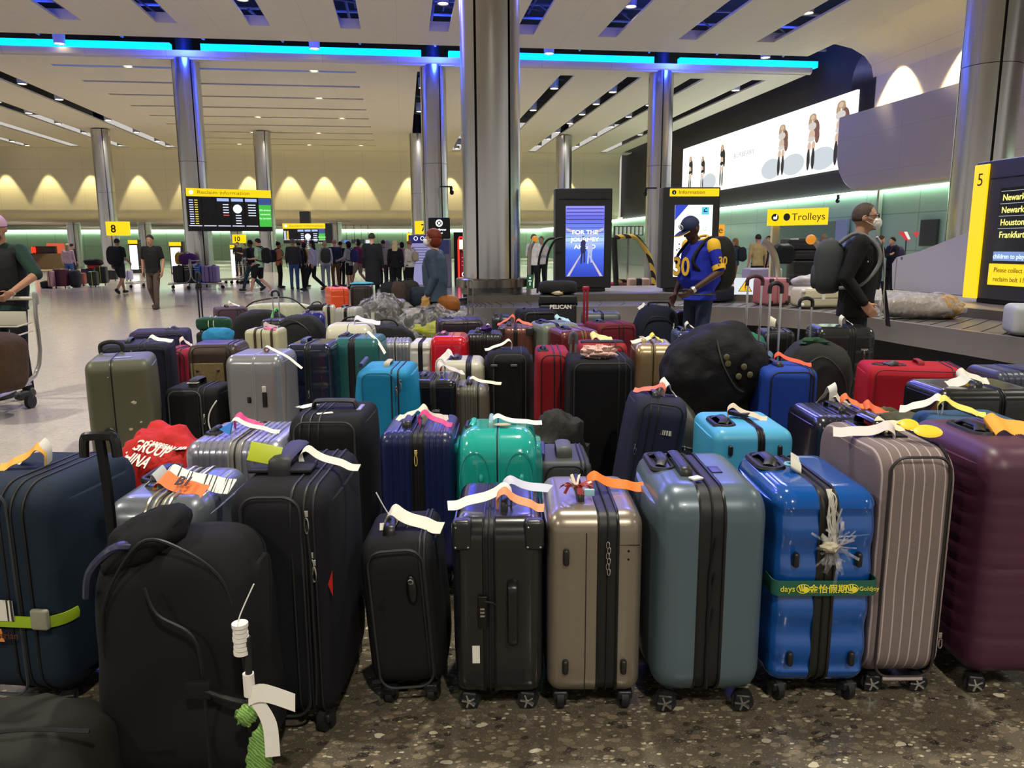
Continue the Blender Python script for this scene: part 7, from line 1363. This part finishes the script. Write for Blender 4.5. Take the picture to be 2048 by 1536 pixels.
# ---- mid and far crowd: label, px, feet y or None, Y, H, yaw, pose, skin, hair, style, top, bottom, sleeve, legs, extra
B1 = dict(pack='17181c')
crowd = [
 ('person seen from behind in black with two backpacks and shorts, by the number 8 sign', 243, 588, 1.8, -8, WALK, 't', '201a18', 'short', '191a1e', '23262c', .4, .5, dict(pack='1c1d20', psize=1.2), 'l'),
 ('person with pinkish top and blonde hair standing by the far left luggage', 142, 566, 1.68, 10, None, 'l', 'a08c68', 'long', 'a89098', '3a5a94', 1, 1, None, 0),
 ('person half hidden in black behind the blonde one at far left', 150, 560, 1.7, -30, None, 't', '1c1614', 'short', '17171a', '202228', 1, 1, None, 0),
 ('person in pale green t-shirt and black shorts striding left with a backpack', 523, 590, 1.77, 88, dict(WALK, elL=(-.22, -.02, 1.14), wrL=(-.18, .2, 1.12)), 'l', '241a16', 'short', '9cc0a0', '17181c', .4, .5, B1, 'w'),
 ('person in black walking beside the pale green t-shirt', 507, 583, 1.74, 80, WALK, 'd', '141210', 'short', '141416', '2a4048', 1, 1, None, 0),
 ('person in black behind the parked trolleys under the number 10 sign', 479, 552, 1.74, 180, PHONE, 't', '2a201c', 'bun', '18181c', '202024', .4, 1, None, 0),
 ('person in dark clothes right of the one under the number 10 sign', 493, 552, 1.66, 160, None, 't', '1a1614', 'short', '1c1c20', '202024', 1, 1, None, 0),
 ('person with bare shoulders and dark ponytail looking right', 561, 576, 1.68, -60, PHONE, 'm', '1c1412', 'bun', 'c07a50', '17181b', .3, 1, dict(pack='22262e'), 0),
 ('person in grey top and blue jeans seen from behind', 590, 579, 1.78, 0, None, 't', '6a6058', 'short', '34363a', '3a5888', 1, 1, None, 0),
 ('person with dark grey backpack beside the blue jeans', 602, 576, 1.7, 20, None, 'm', '1f1a18', 'short', '2c2a2a', '1d2026', 1, 1, B1, 0),
 ('person with yellow garment and dark hair in the crowd', 612, 577, 1.66, -40, PHONE, 'm', '231a16', 'bob', 'c8a040', '22242a', 1, 1, None, 0),
 ('person with long dark hair and lilac top striding left', 629, 582, 1.72, 84, WALK, 'm', '181210', 'long', 'a8a4bc', '141519', 1, 1, None, 0),
 ('person with pale blonde hair and olive backpack', 653, 577, 1.7, 20, None, 'l', 'b8a078', 'short', 'c4c4c2', '8a94a0', 1, 1, dict(pack='3c4638', psize=1.15), 0),
 ('person in navy jacket and tan trousers', 673, 576, 1.76, 30, None, 'l', '9a7a60', 'short', '262c3e', '6a4c34', 1, 1, None, 0),
 ('person with black cap hair beside the tan trousers', 684, 575, 1.7, -30, None, 't', '141214', 'short', '1c1f26', '24262c', 1, 1, None, 0),
 ('person in light grey hoodie with blue backpack facing left', 701, 578, 1.68, 70, PUSH, 'm', '16120f', 'bob', '9a9a96', '141518', 1, .5, dict(pack='252a58'), 0),
 ('person with white headphones and magenta jacket', 720, 574, 1.76, 60, WALK, 'm', '201818', 'bob', '7a1840', '8a7a70', 1, .5, dict(headphones=1), 0),
 ('person in big dark navy coat seen from behind, tallest of the crowd', 748, 606, 1.86, -10, None, 'l', '2c2420', 'short', '14171f', '12141c', 1, 1, None, 'c'),
 ('person wearing a patterned grey shawl', 778, 576, 1.7, 10, None, 'l', '9a9694', 'long', '8d8484', '22242a', 1, 1, None, 0),
 ('person with very long blonde hair in black', 793, 588, 1.68, -6, None, 'l', 'c8b48a', 'long', '141418', '141418', 1, 1, None, 0),
 ('person in loose white blouse with a beige bag', 822, 585, 1.68, 60, None, 'l', '7a5a44', 'bun', 'dcd8d0', '17181c', 1, 1, dict(pack='b0a488', psize=.7), 0),
 ('person in dark green standing behind the patterned shawl', 769, 572, 1.74, 0, None, 't', '141312', 'short', '1c2a28', '1a1c20', 1, 1, None, 0),
 ('person with black hair between the blonde hair and the white blouse', 806, 570, 1.66, 30, None, 'm', '141210', 'bob', 'a87068', '1c1d22', 1, 1, None, 0),
 ('small distant person in dark clothes above the blonde hair', 796, 563, 1.7, 20, None, 'm', '141210', 'short', '2a2224', '1c1d22', 1, 1, None, 0),
 ('white-shirted person left of the walkway kiosk, the nearer of the two', 1067, 590, 1.85, -40, PHONE, 'l', '6a625a', 'short', 'dedede', '1c1d22', 1, 1, None, 0),
 ('white-shirted person left of the walkway kiosk, close to the black hoops', 1083, 583, 1.8, 150, PHONE, 'l', '8a7a6a', 'short', 'd2d2d2', '1c1d22', 1, 1, None, 0),
 ('person with black hair behind the jersey, leftmost in the right group', 1437, 575, 1.7, 40, None, 'm', '121011', 'short', '2a1c1e', '1c1d22', 1, 1, None, 0),
 ('person in maroon top looking right behind the kiosk', 1450, 575, 1.7, -50, None, 'm', '2a1a18', 'bob', '5c1c24', '1c1d22', 1, 1, None, 0),
 ('blonde person in denim-blue jacket seen from the side', 1467, 582, 1.7, 60, None, 'l', '9a7848', 'long', '3f5270', 'c06048', 1, 1, dict(pack='2a2e38'), 0),
 ('person in tan tie-dye t-shirt seen from behind', 1511, 592, 1.8, 8, None, 't', '2a201c', 'short', 'a39068', '1c1d22', .4, 1, None, 0),
 ('person with brown hair and pale mask behind the silver tube', 1532, 580, 1.78, 150, None, 'l', '4a2c1e', 'short', '3a4250', '1c1d22', 1, 1, dict(mask=1), 0),
 ('blonde person in grey hoodie right of the silver tube', 1546, 582, 1.7, 30, None, 'l', 'a88e68', 'long', '8d8c94', '5a5c68', 1, 1, None, 0),
 ('fair-haired person in black t-shirt behind the luggage pile', 1641, 583, 1.82, 0, None, 'l', 'a08468', 'short', '1c1f22', '1c1d22', .4, 1, None, 0),
 ('blonde person in grey beside the black t-shirt', 1656, 583, 1.7, 0, None, 'l', 'b09a70', 'long', 'a09c9a', '1c1d22', 1, 1, None, 0),
 ('person with brown hair in black jacket right of the masked man', 1753, 590, 1.74, -110, PHONE, 'l', '4a3426', 'short', '1a1b1e', '1c1d22', 1, 1, None, 0),
 ('person with black hair, purple backpack and red bag by the ramp', 1777, 592, 1.7, 100, PHONE, 'l', '100e0e', 'short', '191a28', '1c1d22', 1, 1, dict(pack='3a2c58'), 0)]
for (lab, px, py, H, yw, ps, sk, hr, hs, tp_, bt, sl, lg, ex, fl_) in crowd:
    t = person(lab, px, py, H=H, yaw=yw, pose=ps, skin=sk, hair=hr, top=tp_, bottom=bt, sleeve=sl, legs=lg, hairst=hs, extra=ex, vox=.022 if py < 585 else .016, shoes='d8d6d4' if fl_ == 'w' else '1c1c1e', coat=2 if fl_ == 'c' else 0, fat=1.1 if fl_ == 'c' else 1)
# ================================================================ trolleys
AL = M('b4b2ac', .32, .85)
def trolley(label, p, rz, s=1.0, n=0, name='luggage_trolley'):
    t = thing(name, label, 'trolley', p, rz); t.scale = (s, s, s)      # local +y forward, handle at -y
    m = MB()
    for sx in (-1, 1): m.tube(crom([(sx*.29, -.45, 1.02), (sx*.29, -.44, .9), (sx*.27, -.36, .3), (sx*.24, .55, .17)], 5), .019, n=8)
    m.tube(crom([(-.24, .55, .17), (-.12, .62, .17), (.12, .62, .17), (.24, .55, .17)], 3), .019, n=8); m.build('frame', AL, t)
    MB().tube([(-.3, -.46, 1.02), (.3, -.46, 1.02)], .017, n=8).build('push_bar', M('c8c2b4', .4), t)
    for sx in (-1, 1): MB().caps((sx*.29, -.46, .98), (sx*.29, -.46, 1.06), .026, .026).build('end_grip', M('8a8a88', .4), t)
    m = MB()
    for z in (.72, .8): m.tube([(-.27, -.4, z), (-.27, -.2, z-.02), (.27, -.2, z-.02), (.27, -.4, z)], .008, n=6)
    m.box((0, -.36, .84), (.5, .02, .13), .005); m.build('basket', M('c4bfae', .4), t)
    MB().box((0, .1, .22), (.44, .95, .02), .005).build('deck', AL, t)
    for x, y in ((-.24, -.34), (.24, -.34), (0, .5)):
        q = MB().caps((x, y, .17), (x, y+.02, .1), .02, .02).build('caster', M('3a3a3a', .5), t); MB().cyl((x-.018, y+.04, .065), (x+.018, y+.04, .065), .064, n=16).build('wheel', RUB, q)
    return t
# pusher's trolley: comes towards the camera
p = PY(-50, 700, 6.95); t = trolley('silver luggage trolley with a brown bag pushed at the left edge', (p.x, 6.95, 0), rad(176), 1.02)
q = thing('brown_travel_bag', 'brown soft travel bag lying on the trolley at the left edge', 'bag', (p.x+.13, 6.7, .25), rad(-4)); MB().ell((0, 0, .27), (.42, .27, .27), e=.45, amp=.05, n=34, m=20, seed=2).build('body', M('41301f', .8, 0, 'cloth'), q, smooth=60); MB().box((0, -.26, .42), (.7, .03, .04), .01).build('top_seam', M('33261a', .8), q); MB().ell((.36, -.2, .22), (.02, .03, .02)).build('buckle', M('b0a890', .3, .7), q)
for i in range(4):
    p = PZ(468+9*i, 568, 0); trolley('empty silver luggage trolley in the nested row under the number 10 sign', (p.x, p.y+.15*i, 0), rad(100), 1.0)['group'] = 'nested trolleys under the number 10 sign'
p = PZ(285, 575, 0); trolley('empty silver trolley left of the walking man', (p.x, p.y, 0), rad(160))
p = PZ(372, 578, 0); t1 = trolley('trolley stacked with a purple bag and dark cases right of the walking man', (p.x, p.y, 0), rad(75), 1.0)
def bagon(label, p, r, col, nm='travel_bag', e=.6, rz=0, base=.24, box=False, cat='bag', kind='cloth'):
    q = thing(nm, label, cat, (p[0], p[1], base), rz)
    if box: MB().box((0, 0, r[2]), (2*r[0], 2*r[1], 2*r[2]), .05).build('shell', M(col, .4), q); MB().box((0, 0, r[2]), (.02, 2*r[1]+.01, 2*r[2]+.01), .003).build('seam', M('2a2a30', .5), q); MB().box((0, 0, 2*r[2]+.015), (.12, .03, .03), .01).build('top_handle', PLAST, q)
    else: MB().ell((0, 0, r[2]), r, e=e, amp=.06, n=22, m=16).build('body', M(col, .75, 0, kind), q, smooth=60); MB().tube(crom([(-r[0]*.4, 0, 2*r[2]-.01), (0, 0, 2*r[2]+.05), (r[0]*.4, 0, 2*r[2]-.01)], 4), .012, n=6).build('handle', RUB, q)
    return q
bagon('upright black case on the loaded trolley, left half', (p.x-.2, p.y+.05), (.2, .18, .3), '17171a', 'hard_suitcase', box=True, cat='suitcase'); bagon('upright charcoal case with a white tag on the loaded trolley', (p.x+.2, p.y+.05), (.18, .18, .3), '222226', 'hard_suitcase', box=True, cat='suitcase')
bagon('purple holdall on top of the loaded trolley', (p.x+.15, p.y), (.3, .2, .2), '4a2360', base=.88); bagon('mustard yellow bag wedged behind the purple holdall', (p.x-.18, p.y+.12), (.16, .14, .22), 'b89020', base=.88)
p = PZ(415, 578, 0); trolley('trolley with two lavender cases and a blue case before the left column', (p.x, p.y, 0), rad(-80), 1.0)
bagon('lavender case on the trolley, the right one of two', (p.x+.3, p.y), (.13, .2, .3), '7d6aa0', 'hard_suitcase', box=True, cat='suitcase'); bagon('lavender case on the trolley, next to the bright blue one', (p.x+.02, p.y), (.13, .2, .3), '8674aa', 'hard_suitcase', box=True, cat='suitcase'); bagon('bright blue case on the trolley before the left column', (p.x-.25, p.y), (.11, .2, .31), '1f5fb8', 'hard_suitcase', box=True, cat='suitcase')
# trolley piled high on the right
Yp = 15.4; q0 = PY(1605, 560, Yp)
t = trolley('silver trolley in front of the black luggage pile', (q0.x, Yp-.2, 0), rad(100), 1.05)
def pile(lab, x0, x1, y0, y1, Y, d, col, nm='hard_suitcase', soft=False):
    a = PY(x0, y0, Y); b = PY(x1, y1, Y); w = b.x-a.x; h = a.z-b.z; q = thing(nm, lab, 'suitcase' if not soft else 'bag', ((a.x+b.x)/2, Y+d/2, b.z))
    if soft: MB().ell((0, 0, h/2), (w/2, d/2, h/2), e=.6, amp=.08, n=22, m=16, seed=w*9).build('body', M(col, .5, 0, 'cloth'), q, smooth=60)
    else: MB().box((0, 0, h/2), (w, d, h), .05).build('shell', M(col, .35), q); MB().box((0, 0, h*.5), (w+.006, d+.006, .02), .003).build('seam', M('3a3a44', .4), q)
    return q
pile('lower black glossy case at the bottom of the luggage pile', 1590, 1655, 520, 580, 15.6, .5, '141416'); pile('middle black case of the luggage pile', 1588, 1650, 499, 520, 15.6, .5, '191a1e'); q = pile('top black case of the luggage pile', 1577, 1640, 477, 499, 15.6, .5, '23252c'); pile('black backpack leaning on the left of the luggage pile', 1552, 1592, 487, 528, 15.3, .3, '18191f', 'backpack', True)
# far left luggage group
for lab, x0, x1, yt, yb, c, soft in (('pale pink suitcase at far left', 91, 105, 542, 577, 'c09890', 0), ('maroon suitcase at far left', 103, 132, 538, 576, '5a1f30', 0), ('dark grey bag with a white tag at far left', 133, 158, 540, 575, '34363a', 1), ('small coral case at far left', 151, 168, 546, 572, 'a85a4a', 0), ('dark navy case behind the coral one', 160, 186, 537, 570, '1e2244', 0), ('black case with lime edges at far left', 173, 193, 543, 575, '1c1e1c', 0), ('large black case right of the lime-edged one', 188, 212, 533, 570, '17181b', 0), ('red bag lying on the far left cases', 172, 197, 529, 537, 'a83028', 1), ('black holdall on the far left cases', 165, 200, 518, 531, '17171a', 1), ('low dark bag at the left end of the far group', 78, 98, 562, 580, '26282c', 1), ('black case beside the backpacker', 212, 232, 540, 562, '17181c', 0), ('pale lilac case behind the backpacker', 248, 262, 541, 562, 'a9a4c4', 0)):
    base = yb if yb > 540 else 566
    Y = PZ((x0+x1)/2, min(base, 577), 0).y if yb > 540 else PZ(173, 570, 0).y
    a = PY(x0, yt, Y); b = PY(x1, yb, Y); w = b.x-a.x; zb = 0 if yb > 540 else b.z; h = a.z-zb
    q = thing('travel_bag' if soft else 'hard_suitcase', lab, 'bag' if soft else 'suitcase', ((a.x+b.x)/2, Y+.15, zb), .1)
    if soft: MB().ell((0, 0, h/2), (w/2, .22, h/2), e=.6, amp=.12, n=22, m=16, seed=x0).build('body', M(c, .75, 0, 'cloth'), q, smooth=60)
    else: 
        MB().box((0, 0, h/2+.03), (w, .3, h-.06), .05).build('shell', M(c, .4), q); MB().box((0, 0, h/2+.03), (.02, .31, h-.05), .003).build('seam', M('a9c830' if 'lime' in lab else '2a2a30', .5), q)
        MB().cyl((-w/2+.05, -.1, .03), (-w/2+.08, -.1, .03), .03, n=10).cyl((w/2-.08, -.1, .03), (w/2-.05, -.1, .03), .03, n=10).build('wheels', RUB, q)
vs_ = SC.view_settings; vs_.view_transform = 'Standard'; vs_.look = 'None'; vs_.gamma = 1; vs_.use_curve_mapping = False; vs_.exposure = .25
SC.display_settings.display_device = 'sRGB'
SC.cycles.use_denoising = True; SC.cycles.max_bounces = 5; SC.cycles.diffuse_bounces = 2; SC.cycles.glossy_bounces = 2; SC.cycles.transparent_max_bounces = 8
SC.cycles.sample_clamp_indirect = 6; SC.cycles.caustics_reflective = False; SC.cycles.caustics_refractive = False
SC.cycles.use_adaptive_sampling = True; SC.cycles.adaptive_threshold = .03
